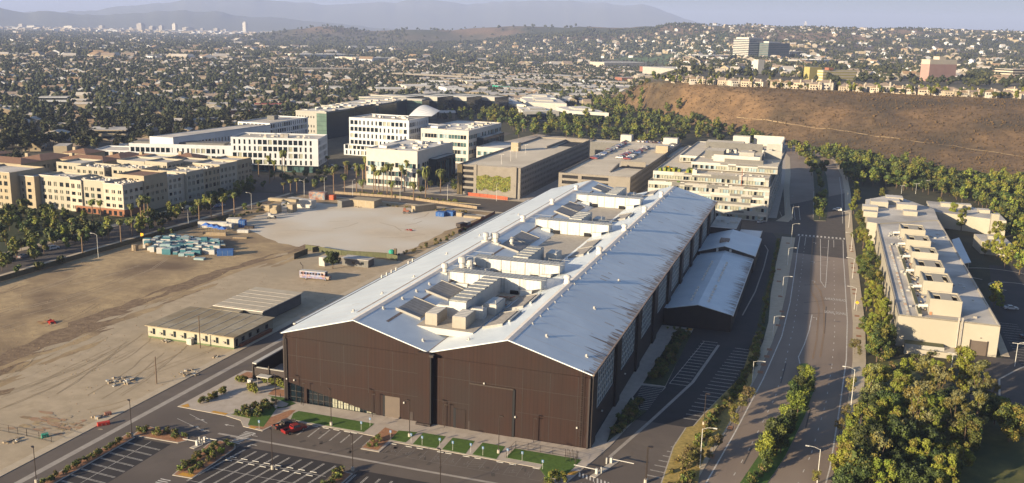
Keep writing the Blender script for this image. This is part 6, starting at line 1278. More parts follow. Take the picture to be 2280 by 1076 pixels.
def pickup():
    t = thing('pickup_truck', 'x', 'pickup truck')
    P = [(-2.75, .45), (2.75, .45), (2.8, .8), (2.65, 1.08), (1.5, 1.18), (.95, 1.78), (-.6, 1.8), (-.75, 1.15), (-.76, .78), (-2.62, .78), (-2.62, 1.15), (-2.78, 1.15)]
    body(P, 1.9, 1.5).obj('body', t, origin=(0, 0, 0)); b = MB('car_paint'); [b.box(-2.7, -.75, s*.88-.06, s*.88+.06, .5, 1.16) for s in (-1, 1)]; b.box(-2.8, -2.68, -.86, .86, .5, 1.17); b.obj('tailgate', t, origin=(0, 0, 0))
    b = MB('dark_void'); b.box(-2.6, -.78, -.8, .8, .79, .82); b.obj('bed', t, origin=(0, 0, 0)); b = MB('car_glass'); b.face([(1.42, -.78, 1.27), (1.42, .78, 1.27), (.99, .68, 1.74), (.99, -.68, 1.74)]); b.face([(-.72, .7, 1.25), (-.72, -.7, 1.25), (-.64, -.66, 1.7), (-.64, .66, 1.7)])
    for s in (-1, 1): q = [(1.2, s*.93, 1.24), (.85, s*.79, 1.68), (-.5, s*.79, 1.7), (-.6, s*.92, 1.24)]; b.face(q if s < 0 else q[::-1])
    b.obj('windows', t, origin=(0, 0, 0)); wheels(t, (-1.7, 1.75), .86, .4)
    for s in (-1, 1): b = MB('lamp_clear'); b.box(2.74, 2.82, s*.75-.16, s*.75+.16, .78, .95); b.obj('headlight', t, origin=(0, 0, 0)); b = MB('lamp_red'); b.box(-2.86, -2.77, s*.84-.08, s*.84+.08, .8, 1.1); b.obj('tail_light', t, origin=(0, 0, 0))
    return Proto(t)
CAR, SUV, PK = sedan('car'), sedan('suv'), pickup()
WHT, SLV, BLK, RED_, BLU, GRY = (.6, .6, .59, 1), (.36, .37, .39, 1), (.02, .02, .022, 1), (.2, .012, .012, 1), (.04, .09, .25, 1), (.13, .13, .14, 1)
PK.put((-63.9, -15.2, .06), rz=math.radians(62), color=RED_, label='red pickup truck parked beside a dark one by the long lawn'); 
PK.put((-67.0, -13.9, .06), rz=math.radians(62), color=(.05, .04, .035, 1), label='dark brown pickup truck carrying orange gear beside the red pickup')
t = thing('cargo', 'orange and tan gear lying in the bed of the dark pickup', 'cargo', (-67.8, -15.3, .9)); b = MB('plain_orange'); b.box(-68.3, -67.7, -15.9, -15.4, .9, 1.25); b.box(-67.7, -67.3, -15.2, -14.8, .9, 1.3, 'wood_tan'); b.obj('crate', t)
SUV.put((*g('F', 1030, 328), .08), rz=math.radians(170), color=WHT, label='white car turning at the boulevard junction beside the far median')
SUV.put((*g('D', 355, 585), .06), rz=math.radians(84), color=WHT, label='white car driving along the west street at the left edge')
for i, (x, y, c, l) in enumerate([(250, 600, BLK, 'dark car behind the white one on the west street'), (160, 640, GRY, 'second dark car behind the white one on the west street'), (60, 665, BLK, 'dark car nearest the left edge on the west street'), (640, 422, SLV, 'car parked by the palms below the cream block'), (1390, 318, WHT, 'white car half hidden by the row of four palms'), (1470, 300, SLV, 'silver car near the fourth palm of the row of four'), (1440, 305, BLU, 'blue car between white ones behind the row of four palms')]):
    (CAR if i % 2 else SUV).put((*g('D', x, y), .06), rz=math.radians(86), color=c, label=l)
for i, (x, y) in enumerate([(2035, 372), (2055, 366), (2085, 362)]): CAR.put((*G(x/1.0-1100 if False else 740+i*22, 372+i*3), .06), rz=.1, color=[WHT, BLK, SLV][i], label='%s car waiting on the north street west of the median' % OR_[i], group='cars on the north street')
SUV.put((*G(1693, 497), .06), rz=1.2, color=SLV, label='silver car by the loading annex at the end of the dark yard')
# cars on the upper deck of the second garage
rr = random.Random(5); k = 0; cols = [WHT, WHT, SLV, BLK, GRY, WHT, BLU, RED_, SLV, BLK]
for x0, ys in ((-91.5, range(384, 440, 3)), (-91.5, range(446, 478, 3)), (-77.5, range(392, 440, 3)), (-72.2, range(392, 440, 3)), (-72.2, range(444, 462, 3)), (-58.5, range(446, 492, 3))):
    for y in ys:
        if rr.random() < .8: k += 1; rr.choice([CAR, SUV]).put((x0+rr.uniform(-.2, .2), y, 12.66), rz=rr.choice([0, math.pi]), color=rr.choice(cols), label='car among many parked on the top deck of the farther garage', group='cars parked on the garage roof')
for x in range(-84, -58, 3): rr.choice([CAR, SUV]).put((x, 493, 12.66), rz=math.pi/2, color=rr.choice(cols), label='car among many parked on the top deck of the farther garage', group='cars parked on the garage roof')
for i, (x, y, c) in enumerate([(100.5, 128, BLK), (101, 162, SLV), (108, 120, WHT)]): CAR.put((x+8, y, .06), rz=.2, color=c, label='%s car in the shaded lot right of the cream building' % OR_[i], group='cars right of the cream building')
patch('cream_building_lot', 'asphalt_new_and_shade', [(97, 66), (150, 66), (150, 240), (112, 232), (106, 180), (98, 140), (98, 106)], .05); patch('cream_building_drive', 'asphalt_dark', [(84, 60), (110, 60), (101, 104), (88, 103)], .058)
b = MB('line_white'); [b.strip([(102+(k % 2)*9, 84+k//2*2.8), (108+(k % 2)*9, 84+k//2*2.8)], .12, .064) for k in range(44)]; struct(b, 'lot_marking')
b = MB('kerb_concrete')
for c, r0 in (((116, 196), 9), ((112, 214), 14)): b.strip([(c[0]+r0*math.cos(a*.25), c[1]+r0*.8*math.sin(a*.25)) for a in range(2, 18)], .7, .1)
b.prism([(97.6, 106), (100, 106), (101, 130), (99, 130)], 0, .15, top='pavement'); b.strip([(92, 70), (94, 84), (101, 96), (104, 100)], .5, .1); struct(b, 'garden_path')
t = thing('mural_bus', 'old school bus covered in orange and white murals, parked in the yard', 'bus', (-126, 103, 0)); u = Vector((g('E', 735-760, 0)[0], 0)) if False else None
def local_box(t, name, m, boxes, rz=0, lab=None):
    b = MB(m)
    for q in boxes: b.box(*q[:6], q[6] if len(q) > 6 else m)
    return b.obj(name, t, lab, origin=(0, 0, 0))
t.location = (-126.2, 103.2, 0); t.rotation_euler[2] = .10
local_box(t, 'body', 'graffiti', [(-5.6, 4.2, -1.25, 1.25, .6, 2.95, 'graffiti'), (-5.6, 4.1, -1.15, 1.15, 2.95, 3.15, 'plain_white'), (4.2, 5.6, -1.1, 1.1, .6, 1.6, 'graffiti_b'), (-5.7, 5.7, -1.27, -1.25, 1.5, 1.62, 'plain_white')])
for k in range(8): local_box(t, 'window', 'car_glass', [(-5.1+k*1.12, -4.3+k*1.12, -1.27, 1.27, 2.0, 2.65)])
local_box(t, 'windscreen', 'car_glass', [(4.2, 4.24, -1.0, 1.0, 1.75, 2.7)]); wheels(t, (-3.2, 4.3), 1.1, .48)
t = thing('pole_sculpture', 'bent dark pipe standing at the rear of the mural bus', 'pipe', (*g('E', -255, 745), 0)); b = MB('metal_dark'); x, y = t.location[0]+.0, t.location[1]; b.tube([(x, y, 0), (x, y, 3), (x-.8, y, 3.6), (x-1.0, y, 4.2)], .12, 6); b.obj('pipe', t)

# ---------------- lamps, signs, barriers ----------------
def road_lamp(arm, H=8.5, double=False):
    t = thing('street_lamp', 'x', 'street lamp'); b = MB('pole_white'); b.tube([(0, 0, 0), (0, 0, H)], [.11, .07], 6); b.tube([(0, 0, H-.1), (arm*.5, 0, H+.35), (arm, 0, H+.45)], .045, 5); b.obj('pole', t)
    b = MB('pole_white'); b.box(min(arm, arm*1.35), max(arm, arm*1.35), -.16, .16, H+.36, H+.52, 'pole_white'); b.obj('lamp_head', t)
    if double: b = MB('pole_white'); b.box(-arm*1.2, arm*1.2, -.06, .06, H, H+.1); b.obj('cross_arm', t)
    return t
RL = Proto(road_lamp(2.2)); TL = Proto(road_lamp(1.2, 6.5, True))
def lamps(P, L, lab, group, H=8.5, rz=0):
    labs = row_label([(a, c) for a, c, h in L], lab)
    for (x, y, h), lb in zip(L, labs): P.put((x, y, 0), rz=rz, scale=(1, 1, h/H), label=lb, group=group)
lamps(RL, [(30.9, 53.8, 6.6), (24.4, -.5, 9.0), (33.6, 98.9, 6.4), (34.0, 147.4, 7.2), (33.7, 197.3, 7.0), (33.4, 239, 9.0), (27.3, 332, 6.5), (31.5, 296, 7)], '%s white street lamp on the west pavement of the boulevard', 'west pavement lamps')
lamps(RL, [(55.4, 49.1, 9.4), (48.0, 1.2, 7.6), (58.1, 184.7, 7.7), (58.4, 234.4, 7.9), (58.6, 368, 6.5), (57.9, 140, 7.6), (58.2, 290, 7.5), (51.2, -32, 8)], '%s white street lamp on the east pavement of the boulevard', 'east pavement lamps', rz=math.pi)
lamps(RL, [(*g('D', 1255, 435), 8), (*g('D', 655, 640), 9), (*g('D', 1675, 320), 8), (*g('D', 2025, 190+40), 8)], '%s street lamp on the verge of the west street', 'west street lamps', rz=math.pi)
lamps(RL, [(*G(560+790*.1491, 320+750*.1491), 8), (*G(560+1090*.1491, 320+745*.1491), 8.5), (*G(560+1510*.1491, 320+790*.1491), 8.5), (*G(800+918*.2138, 220+1060*.2138), 8.5), (*G(800+1428*.2138, 220+1068*.2138), 9), (*G(800+1655*.2138, 220+1055*.2138), 9), (*G(800+1175*.2138, 220+1000*.2138), 9), (*G(800+425*.2138, 220+1060*.2138), 8)], '%s street lamp along the north street', 'north street lamps', rz=math.pi/2)
lamps(TL, [(82, 84.9, 5.6), (99.9, 97.3, 6.8), (*g('F', 1550, 215), 6), (*g('F', 1620, 190), 6), (*g('F', 1455, 215), 5)], '%s twin-headed pale lamp around the cream building', 'twin-headed lamps', H=6.5)
lamps(TL, [(-130+i*0, 0, 0) for i in range(0)], '%s', 'x')
for i, (x, y) in enumerate([(1480, 690), (1575, 650), (1635, 615), (1730, 580), (1820, 560)][:4]): X, Y = G(800+x*.2138, 220+y*.2138, 15.7); TL.put((X, Y, 15.7), scale=(1, 1, .9), label='%s lamp on the roof deck of the garage with the plant wall' % OR_[i], group='garage roof lamps')
def lot_lamp():
    t = thing('car_park_lamp', 'x', 'lamp post'); b = MB('metal_dark'); b.tube([(0, 0, .7), (0, 0, 8.6)], [.09, .07], 6); b.box(0, .75, -.15, .15, 8.5, 8.62); b.obj('pole', t); b = MB('kerb_concrete'); b.tube([(0, 0, 0), (0, 0, .85)], .34, 8); b.obj('footing', t); b = MB('metal_dark'); b.box(.35, .95, -.22, .22, 8.44, 8.6); b.obj('lamp_head', t); return Proto(t)
LLp = lot_lamp()
for (x, y, h), lb in zip([(-95.2, -30.5, 8.6), (-97.8, -54.7, 7.6), (-58.3, -33, 8.9), (-74.9, -5.1, 8.4), (-57.9, -9.2, 8.9), (-38.8, -8.3, 8.7), (-17.5, -9.1, 8.8), (-42.8, -27.6, 8.0), (*G(1437, 1076), 8), (*g('J', 140, 690), 8), (-23, -28.5, 8.5), (*g('I', 2030, 1070), 8)],
    ['dark lamp post by the planter at the entry barrier', 'dark lamp post at the bottom left by the verge planter', 'dark lamp post with concrete foot amid the dark bays', 'dark lamp post beside the dense forecourt bed', 'dark lamp post in the long lawn', 'dark lamp post in the small lawn left of the hangar pilaster', 'dark lamp post at the right end of the square lawns', 'dark lamp post in the planter between the bay blocks', 'dark lamp post at the bottom edge in the dry planting', 'dark lamp post in the hedge by the boulevard', 'dark lamp post at the bottom edge below the accessible bays', 'dark lamp post at the tip of the dry planting']): LLp.put((x, y, .06), scale=(1, 1, h/8.7), label=lb, group='dark car park lamps', rz=0 if x > -20 else 2.6)
def wlamp():
    t = thing('path_lamp', 'x', 'lamp post'); b = MB('metal_dark'); b.tube([(0, 0, .1), (0, 0, 5.8)], .06, 5); b.obj('pole', t); b = MB('metal_dark'); b.box(-.05, .75, -.12, .12, 5.7, 5.84); b.obj('lamp_head', t); return Proto(t)
WLp = wlamp()
for i, (x, y) in enumerate([(-69.6, -1.6), (-51.2, -1.7), (-33.3, -1.3), (-12.0, -1.3), (-41.6, -5)][:4]): WLp.put((x, y, .15), label='%s slim dark lamp standing close to the hangar front, counted from the left' % OR_[i].replace('nearest', 'first'), group='slim lamps at the hangar front')
def sign_proto(m, name, lab): t = thing(name, lab, 'sign'); b = MB('pole_white'); b.tube([(0, 0, 0), (0, 0, 2.1)], .035, 5); b.obj('post', t); b = MB(m); b.box(-.24, .24, -.03, .0, 1.55, 2.15); b.obj('board', t); b = MB('plain_white'); b.box(-.12, -.02, -.04, -.031, 1.7, 2.0); b.box(-.05, .12, -.04, -.031, 1.66, 1.72); b.obj('symbol', t); return Proto(t)
SG = sign_proto('sign_blue', 'parking_sign', 'x')
for i, (x, y) in enumerate([(-50.3, -9.2), (-49.4, -6.6), (-42.1, -11.2), (-37.2, -11.0), (-34.4, -11.4), (-30.4, -11.0), (-27.2, -11.4), (-23.2, -11.0), (-20.2, -11.6), (-15, -10.6), (-11.6, -10.9), (-6.4, -13.2), (-71.8, -17)]): SG.put((x, y, .15), label='%s little blue accessible-parking sign of the row facing the bays' % ordn(i).replace('nearest', 'first'), group='blue parking signs')
t = thing('warning_sign', 'yellow diamond warning sign on a white post on the east pavement', 'sign', (*g('F', 1156, 995), .1)); b = MB('pole_white'); b.tube([(0, 0, 0), (0, 0, 3.0)], .05, 5); b.obj('post', t, origin=(0, 0, 0)); b = MB('sign_yellow'); b.face([(0, -.03, 2.2), (.65, -.03, 2.85), (0, -.03, 3.5), (-.65, -.03, 2.85)]); b.face([(0, .0, 2.2), (-.65, 0, 2.85), (0, 0, 3.5), (.65, 0, 2.85)]); b.obj('board', t, origin=(0, 0, 0)); b = MB('dark_void'); b.box(-.05, .05, -.05, -.032, 2.5, 3.1); b.obj('symbol', t, origin=(0, 0, 0))
t = thing('warning_sign', 'yellow warning sign beside the palms on the west street', 'sign', (*g('D', 947, 520), 0)); b = MB('pole_white'); b.tube([(0, 0, 0), (0, 0, 2.0)], .05, 5); b.obj('post', t, origin=(0, 0, 0)); b = MB('sign_yellow'); b.prism([(-.7, -.05), (.7, -.05), (.7, .05), (-.7, .05)], 1.3, 2.8); b.obj('board', t, origin=(0, 0, 0))
def stopper(): b = MB('plain_white'); b.prism([(-.75, -.07), (.75, -.07), (.75, .07), (-.75, .07)], 0, .1); o = b.obj('wheel_stop'); tag(o, 'x', 'wheel stop'); return Proto(o)
WS = stopper()
for k in range(8): WS.put((-68.9+k*2.72, -31.2, .07), label='%s wheel stop of the upper line in the dark bays' % ordn(k).replace('nearest', 'first'), group='wheel stops'); WS.put((-68.9+k*2.72, -32.8, .07), label='%s wheel stop of the lower line in the dark bays' % ordn(k).replace('nearest', 'first'), group='wheel stops')
for k, x in enumerate((-61, -58.3, -55.6, -52.9, -51.2)): WS.put((x, -11.0, .07), label='%s wheel stop in front of the long lawn' % OR_[k].replace('nearest', 'first'), group='wheel stops')
for k, x in enumerate((-40.5, -36.8, -34.2, -29.4, -27.5, -23.4, -20.8, -15.8, -13.0, -7.8)): WS.put((x, -13.1, .07), label='%s wheel stop in front of the square lawns' % ordn(k).replace('nearest', 'first'), group='wheel stops')
def barrier(x, y, rz, lab, L=4.2):
    t = thing('barrier_gate', lab, 'barrier', (x, y, .06), rz=rz); local_box(t, 'cabinet', 'plain_white', [(-.25, .25, -.25, .25, 0, 1.25)]); local_box(t, 'ticket_post', 'metal_light', [(-.9, -.6, -.9, -.6, 0, 1.4)]); o = local_box(t, 'arm', 'plain_white', [(.2, L, -.07, .07, .92, 1.06)]); return t
barrier(-79.4, -29.1, math.pi, 'raised-island barrier with its arm to the left at the entry lane', 3.6); barrier(-79.0, -27.0, 0, 'barrier with its arm to the right at the entry lane', 3.2)
barrier(6.3, -4.9, -.1, 'white barrier arm reaching right at the hangar corner drive', 5); barrier(4.6, -11.0, math.pi-.1, 'white barrier arm reaching left at the hangar corner drive', 5)
b = MB('kerb_concrete'); b.prism([(-80.2, -30.6), (-78.9, -30.8), (-77.9, -26.0), (-79.1, -25.6)], 0, .15); b.prism([(3.6, -12.4), (4.8, -12.8), (7.8, -3.6), (6.6, -3.4)], 0, .15); struct(b, 'barrier_island')
def fence(name, lab, P, h, post='metal_dark', rail='metal_dark', gap=2.4, solid=None, cat='fence', z=0):
    t = thing(name, lab, cat, (*P[0], z)); b = MB(post); r = MB(rail); s = MB(solid) if solid else None
    for a, c in zip(P, P[1:]):
        a = Vector(a); c = Vector(c); L = (c-a).length; n = max(1, int(L/gap))
        for k in range(n+1): q = a.lerp(c, k/n); b.box(q.x-.04, q.x+.04, q.y-.04, q.y+.04, z, z+h)
        d = (c-a).normalized(); nn = Vector((-d.y, d.x))*.02
        for zz in ((.06, h-.05) if solid else (.15, h*.5, h-.05)): r.prism([(a.x-nn.x, a.y-nn.y), (c.x-nn.x, c.y-nn.y), (c.x+nn.x, c.y+nn.y), (a.x+nn.x, a.y+nn.y)], z+zz-.02, z+zz+.02)
        if s: s.prism([(a.x-nn.x*.6, a.y-nn.y*.6), (c.x-nn.x*.6, c.y-nn.y*.6), (c.x+nn.x*.6, c.y+nn.y*.6), (a.x+nn.x*.6, a.y+nn.y*.6)], z+.1, z+h-.08)
    b.obj('posts', t); r.obj('rails', t)
    if s: s.obj('screen', t)
    return t
fence('lawn_fence', 'thin dark fence around the lawn at the hangar corner', [(-15.2, -10.6), (-14.8, -5.4), (-.8, -5.5), (-.6, -8.2)], 1.7, z=.15)
t = thing('climbing_cage', 'small dark cage of posts at the end of the fenced lawn', 'post cage', (-2.2, -6.8, .15)); b = MB('metal_dark'); [b.box(-3+dx*.5, -2.92+dx*.5, -7.4+dy*.7, -7.32+dy*.7, .15, 2.3) for dx in range(5) for dy in range(3) if (dx+dy) % 2 == 0]; b.obj('post', t)
YF = [g('E', 0, 655), g('E', 215, 655), g('E', 365, 668), g('E', 470, 640)]
fence('yard_fence', 'olive screened fence along the near edge of the pale yard', [G(680, 556), G(760, 569), G(860, 575), G(885, 581)], 2.2, solid='green_fence'); fence('field_fence', 'brown mesh fence between the sandy field and the west street verge', [(-222.5, -60), (-223, 100), (-222.6, 150), (-219, 185)], 2.0, solid='fence_brown', gap=4)
fence('construction_fence', 'orange mesh fence at the foot of the plant wall', [(-140, 292.6), (-128, 291.2), (-115.5, 288.4)], 2.0, solid='plain_orange'); fence('wall_panels', 'dark leaning panels standing at the edge of the track', [G(655, 578), G(685, 566)], 2.4, solid='fence_brown'); fence('wall_panels', 'short dark screen right of the leaning panels', [G(696, 563), G(710, 560)], 2.2, solid='fence_brown')
fence('site_hoarding', 'low tan hoarding along the south side of the north street', [G(745, 432), G(900, 443), G(1020, 460), G(1062, 466)], 1.5, solid='wood_tan'); fence('site_hoarding', 'reddish brown fence running down from the street to the hangar', [G(1102, 477), G(1060, 500), G(1020, 520)], 1.6, solid='terracotta')
fence('lot_fence', 'thin wire fence on the dirt at the lower left corner', [G(0, 960), G(60, 972), G(115, 985)], 1.8)
# utility poles
for (x, y, h, lb) in [(*g('H', 1333, 178), 9.5, 'brown wooden pole in front of the near trailer'), (*g('H', 1043, 415), 7.2, 'brown wooden pole alone on the dirt lot')]:
    t = thing('utility_pole', lb, 'pole', (x, y, 0)); b = MB('bark'); b.tube([(0, 0, 0), (0, 0, h)], [.16, .12], 7); b.obj('shaft', t, origin=(0, 0, 0))

# ---------------- site offices, storage, scrap ----------------
t = thing('site_trailer', 'long cream site trailer with a grey ribbed roof nearest the service road', 'trailer', (-123, 27, 0))
b = MB('trailer_wall'); b.box(-137.3, -108.5, 27.2, 47.0, .5, 3.5); b.box(-137.3, -108.5, 27.2, 47.0, 0, .5, 'trailer_base'); b.obj('wall', t)
b = MB('trailer_roof'); b.box(-137.9, -107.9, 26.6, 47.5, 3.5, 3.75); b.obj('roof', t); b = MB('kerb_concrete'); [b.box(-137.8+k*3.72, -137.6+k*3.72, 26.7, 47.4, 3.75, 3.82) for k in range(1, 8)]; b.obj('roof_seam', t)
for k in range(8): x = -135.6+k*3.55; b = MB('glass_dark'); b.box(x, x+.75, 27.1, 27.18, 1.2, 2.9); w_ = b.obj('window', t); b = MB('louvre_grey'); b.box(x-1.2, x-.5, 26.75, 27.15, 1.5, 2.0); b.obj('air_conditioner', t)
for y in (31, 34.5, 38.5, 43): b = MB('glass_dark'); b.box(-108.52, -108.44, y, y+1.3, 1.4, 2.5); b.obj('window', t)
b = MB('dark_void'); b.box(-108.5, -108.42, 28, 29, .6, 2.7); b.obj('door', t); b = MB('brick_orange'); b.box(-108.4, -107.4, 29.5, 45, 0, 1.0); b.obj('ramp', t)
t = thing('site_trailer', 'second site trailer with a pale striped roof behind the near one', 'trailer', (-122, 60, 0))
b = MB('panel_grey'); b.box(-131, -114.2, 50.4, 73.0, .3, 3.9); b.obj('wall', t); b = MB('trailer_roof'); b.box(-131.5, -113.7, 50.0, 73.5, 3.9, 4.12, 'roof_pale', 'pale_trailer'); b.box(-131.5, -120.5, 47.7, 49.98, 3.5, 3.8); b.box(-131.2, -121, 47.8, 50, 0.3, 3.5, 'panel_grey'); b.obj('roof', t); b = MB('kerb_concrete'); [b.box(-131.4, -113.8, 51+k*3.7, 51.4+k*3.7, 4.12, 4.18) for k in range(6)]; b.obj('roof_seam', t)
def boxthing(name, lab, cat, x, y, w, d, h, m='container_tan', rz=0, z=0, group=None, extra=None):
    t = thing(name, lab, cat, (x, y, z), group, rz); b = MB(m); b.box(-w/2, w/2, -d/2, d/2, 0, h); b.obj('body', t, origin=(0, 0, 0)); b = MB('metal_light'); b.box(-w/2+.1, w/2-.1, -d/2-.05, -d/2, .15, h-.15, m); [b.box(w/6*q-.03, w/6*q+.03, -d/2-.09, -d/2-.05, .2, h-.2, 'metal_light') for q in (-1, 1)]; b.obj('door', t, origin=(0, 0, 0)); return t
boxthing('pump_house', 'small white cabinet in front of the near trailer', 'cabinet', *g('H', 1268, 152), 1.6, 1.4, 1.8, 'panel_white')
X = lambda x, y: G(560+x*.1673, 400+y*.1673)
for i, (x, y, w, d, h, m, rz, lab) in enumerate([(205, 410, 5, 3, 2.8, 'container_tan', .1, 'short tan container at the left end of the yard stores'), (320, 440, 4, 5, 4.0, 'container_tan', .1, 'tan block, left leg of the arch-shaped container stack'), (540, 430, 3, 5, 4.0, 'container_tan', .1, 'tan block, right leg of the arch-shaped container stack'), (670, 365, 15, 4, 4.2, 'panel_white', -.15, 'long white trailer beyond the arch-shaped stack'),
    (1330, 350, 4, 14, 3.4, 'panel_grey', -.5, 'grey box trailer seen end-on beside the tan shed'), (1520, 350, 14, 9, 3.6, 'container_tan', .0, 'low tan shed in the middle of the yard stores'), (890, 260, 9, 4, 4, 'graffiti_b', .1, 'muralled container with an orange roof in the shade'), (1065, 265, 4, 3, 2.6, 'plain_orange', 0, 'orange bin behind the yard stores')]): boxthing('storage_container', lab, 'container', *X(x, y), w, d, h, m, rz)
x, y = X(420, 395); boxthing('storage_container', 'tan container lying across the two tan blocks as a beam', 'container', x, y+.5, 15, 3, 1.4, 'container_tan', .1, 4.0)
x, y = g('E', 535, 335); boxthing('storage_container', 'tan container slanting beside the blue bins', 'container', x, y+3, 3.2, 13, 3.2, 'container_tan', -.55)
for i, (x, y) in enumerate([(665, 362), (725, 358)]): boxthing('skip', '%s blue skip full of rubbish in the yard' % ('left', 'right')[i], 'skip', *g('E', x, y), 4.4, 4, 2.2, 'plain_blue')
boxthing('storage_container', 'short tan box right of the blue skips', 'container', *g('E', 790, 362), 3, 3, 1.8, 'container_tan'); boxthing('storage_container', 'flat tan slab lying right of the blue skips', 'slab', *g('E', 880, 372), 9, 4, .9, 'container_tan')
t = thing('dump_truck', 'dark dump truck with a white cab by the fence near the hangar', 'truck', (*g('E', 812, 442), 0), rz=1.0); local_box(t, 'bed', 'metal_dark', [(-3.6, 1.4, -1.3, 1.3, 1.0, 2.6)]); local_box(t, 'cab', 'plain_white', [(1.6, 3.8, -1.2, 1.2, .8, 2.7)]); local_box(t, 'windscreen', 'car_glass', [(3.8, 3.84, -1, 1, 1.7, 2.5)]); wheels(t, (-2.4, -1.2, 2.8), 1.1, .5); t.rotation_euler[2] = 1.2
for i, (k, x, y, c, lb) in enumerate([('E', 435, 345, 'terracotta', 'rusty red tractor in the middle of the pale yard'), ('D', 1810, 380, 'plain_white', 'white machine standing on the pale yard below the arch stack')]):
    t = thing('tractor', lb, 'tractor', (*g(k, x, y), 0), rz=.3); local_box(t, 'body', c, [(-1.8, 1.2, -.6, .6, .8, 1.7), (-1.6, -.4, -.7, .7, 1.7, 2.7)]); wheels(t, (-1.2, 1.3), .9, .6)
for k, x, y, s, lb in [('E', 450, 460, 1.0, 'bright red scrap sheet on the pale yard'), ('H', 310, 8, 1.6, 'heap of bright red scrap on the sandy field')]:
    X0, Y0 = g(k, x, y); t = thing('scrap_heap', lb, 'scrap', (X0, Y0, 0)); b = MB('plain_red')
    for q in range(7): a = q*1.1; b.face([(X0+2.2*s*math.cos(a), Y0+1.2*s*math.sin(a), .05), (X0+1.2*s*math.cos(a+.6), Y0+1.2*s*math.sin(a+.6), .7), (X0, Y0, .35)]); b.face([(X0+2.2*s*math.cos(a), Y0+1.2*s*math.sin(a), .05), (X0, Y0, .35), (X0+1.2*s*math.cos(a+.6), Y0+1.2*s*math.sin(a+.6), .7)])
    b.obj('sheet', t)
t = thing('portable_toilet', 'turquoise tank by the yard fence', 'tank', (*g('E', 335, 625), 0)); b = MB('teal_green'); b.tube([(0, 0, 0), (0, 0, 2.0), (0, 0, 2.4)], [1.2, 1.2, .6], 10); b.box(1.2, 2.2, -.3, .3, 0, 3.0, 'fence_brown'); b.obj('tank', t, origin=(0, 0, 0))
t = thing('yard_shed', 'grey-blue shed in the shade behind the round tree', 'shed', (*g('E', 120, 690), 0)); local_box(t, 'wall', 'panel_grey', [(-6, 5, -2.5, 2.5, 0, 2.8), (-6, -3, 2.5, 4, 0, 2.4)]); local_box(t, 'roof', 'roof_pale', [(-6.3, 5.3, -2.8, 2.8, 2.8, 3.0)]); local_box(t, 'window', 'glass_dark', [(-2, -.5, -2.55, -2.5, 1.0, 2.0), (2, 3.2, -2.55, -2.5, 1, 2)])
boxthing('white_box', 'tall white box left of the round tree', 'container', *g('D', 2155, 690), 2.4, 3, 3.4, 'plain_white')
# the crowd of teal and white containers on the field
rr = random.Random(8); TP = []
for _ in range(3000):
    a = rr.random()*6.283; q = math.sqrt(rr.random()); px = 410+q*86*math.cos(a); py = 551+q*19*math.sin(a)+((px-410)*.02); x, y = G(px, py)
    if all(abs(x-u)+abs(y-v)*.9 > 2.5 for u, v in TP): TP.append((x, y))
    if len(TP) >= 96: break
for i, (x, y) in enumerate(TP):
    m = rr.choice(['teal', 'teal', 'pale_teal', 'teal', 'plain_white', 'pale_teal', 'panel_white', 'plain_white', 'wood_tan']); t = thing('storage_box', 'teal or white storage box in the jumbled cluster on the sandy field', 'storage box', (x, y, 0), 'jumbled teal and white storage boxes', rr.choice([.3, .35, 1.87, .4])+rr.uniform(-.1, .1)); w_, d, h = rr.uniform(1.8, 4.2), rr.uniform(1.5, 2.3), rr.uniform(.9, 2.6)
    b = MB(m); b.box(-w_/2, w_/2, -d/2, d/2, 0, h); b.obj('body', t, origin=(0, 0, 0)); b = MB(rr.choice(['pale_teal', 'plain_white', 'teal'])); b.box(-w_/2+.1, w_/2-.1, -d/2+.1, d/2-.1, h, h+.14); b.obj('lid', t, origin=(0, 0, 0))
boxthing('skip', 'dark blue skip with rubbish right of the jumbled boxes', 'skip', *g('D', 1500, 622), 6.2, 3.4, 2.3, 'plain_blue', .55); boxthing('slab', 'pale blue slab on the sand below the jumbled boxes', 'slab', *g('D', 1330, 652), 4, 2.2, .7, 'pale_teal', .2); boxthing('storage_box', 'weathered tan tank at the left end of the jumbled boxes', 'tank', *g('D', 900, 592), 1.8, 1.8, 2.4, 'wood_tan')
# festival stores: blue canopies and a long white stall
for i, (x, y) in enumerate([(1372, 452), (1408, 462), (1444, 470), (1480, 478)]):
    X0, Y0 = g('D', x, y); t = thing('canopy_tent', '%s blue pitched canopy of the row on the field, counted from the left' % ('first', 'second', 'third', 'fourth')[i], 'canopy', (X0, Y0, 0), 'blue canopies', .3); b = MB('tarp_blue'); q = 1.9
    for k in range(4): a0, a1 = k*math.pi/2+.785, (k+1)*math.pi/2+.785; b.face([(q*math.cos(a0)*1.3, q*math.sin(a0)*1.3, 2.1), (q*math.cos(a1)*1.3, q*math.sin(a1)*1.3, 2.1), (0, 0, 3.2)])
    b.obj('canopy', t, origin=(0, 0, 0)); 
    for sx in (-1, 1):
        for sy in (-1, 1): b = MB('metal_light'); b.tube([(sx*1.7, sy*1.7, 0), (sx*1.7, sy*1.7, 2.15)], .05, 4); b.obj('leg', t, origin=(0, 0, 0))
rr = random.Random(4)
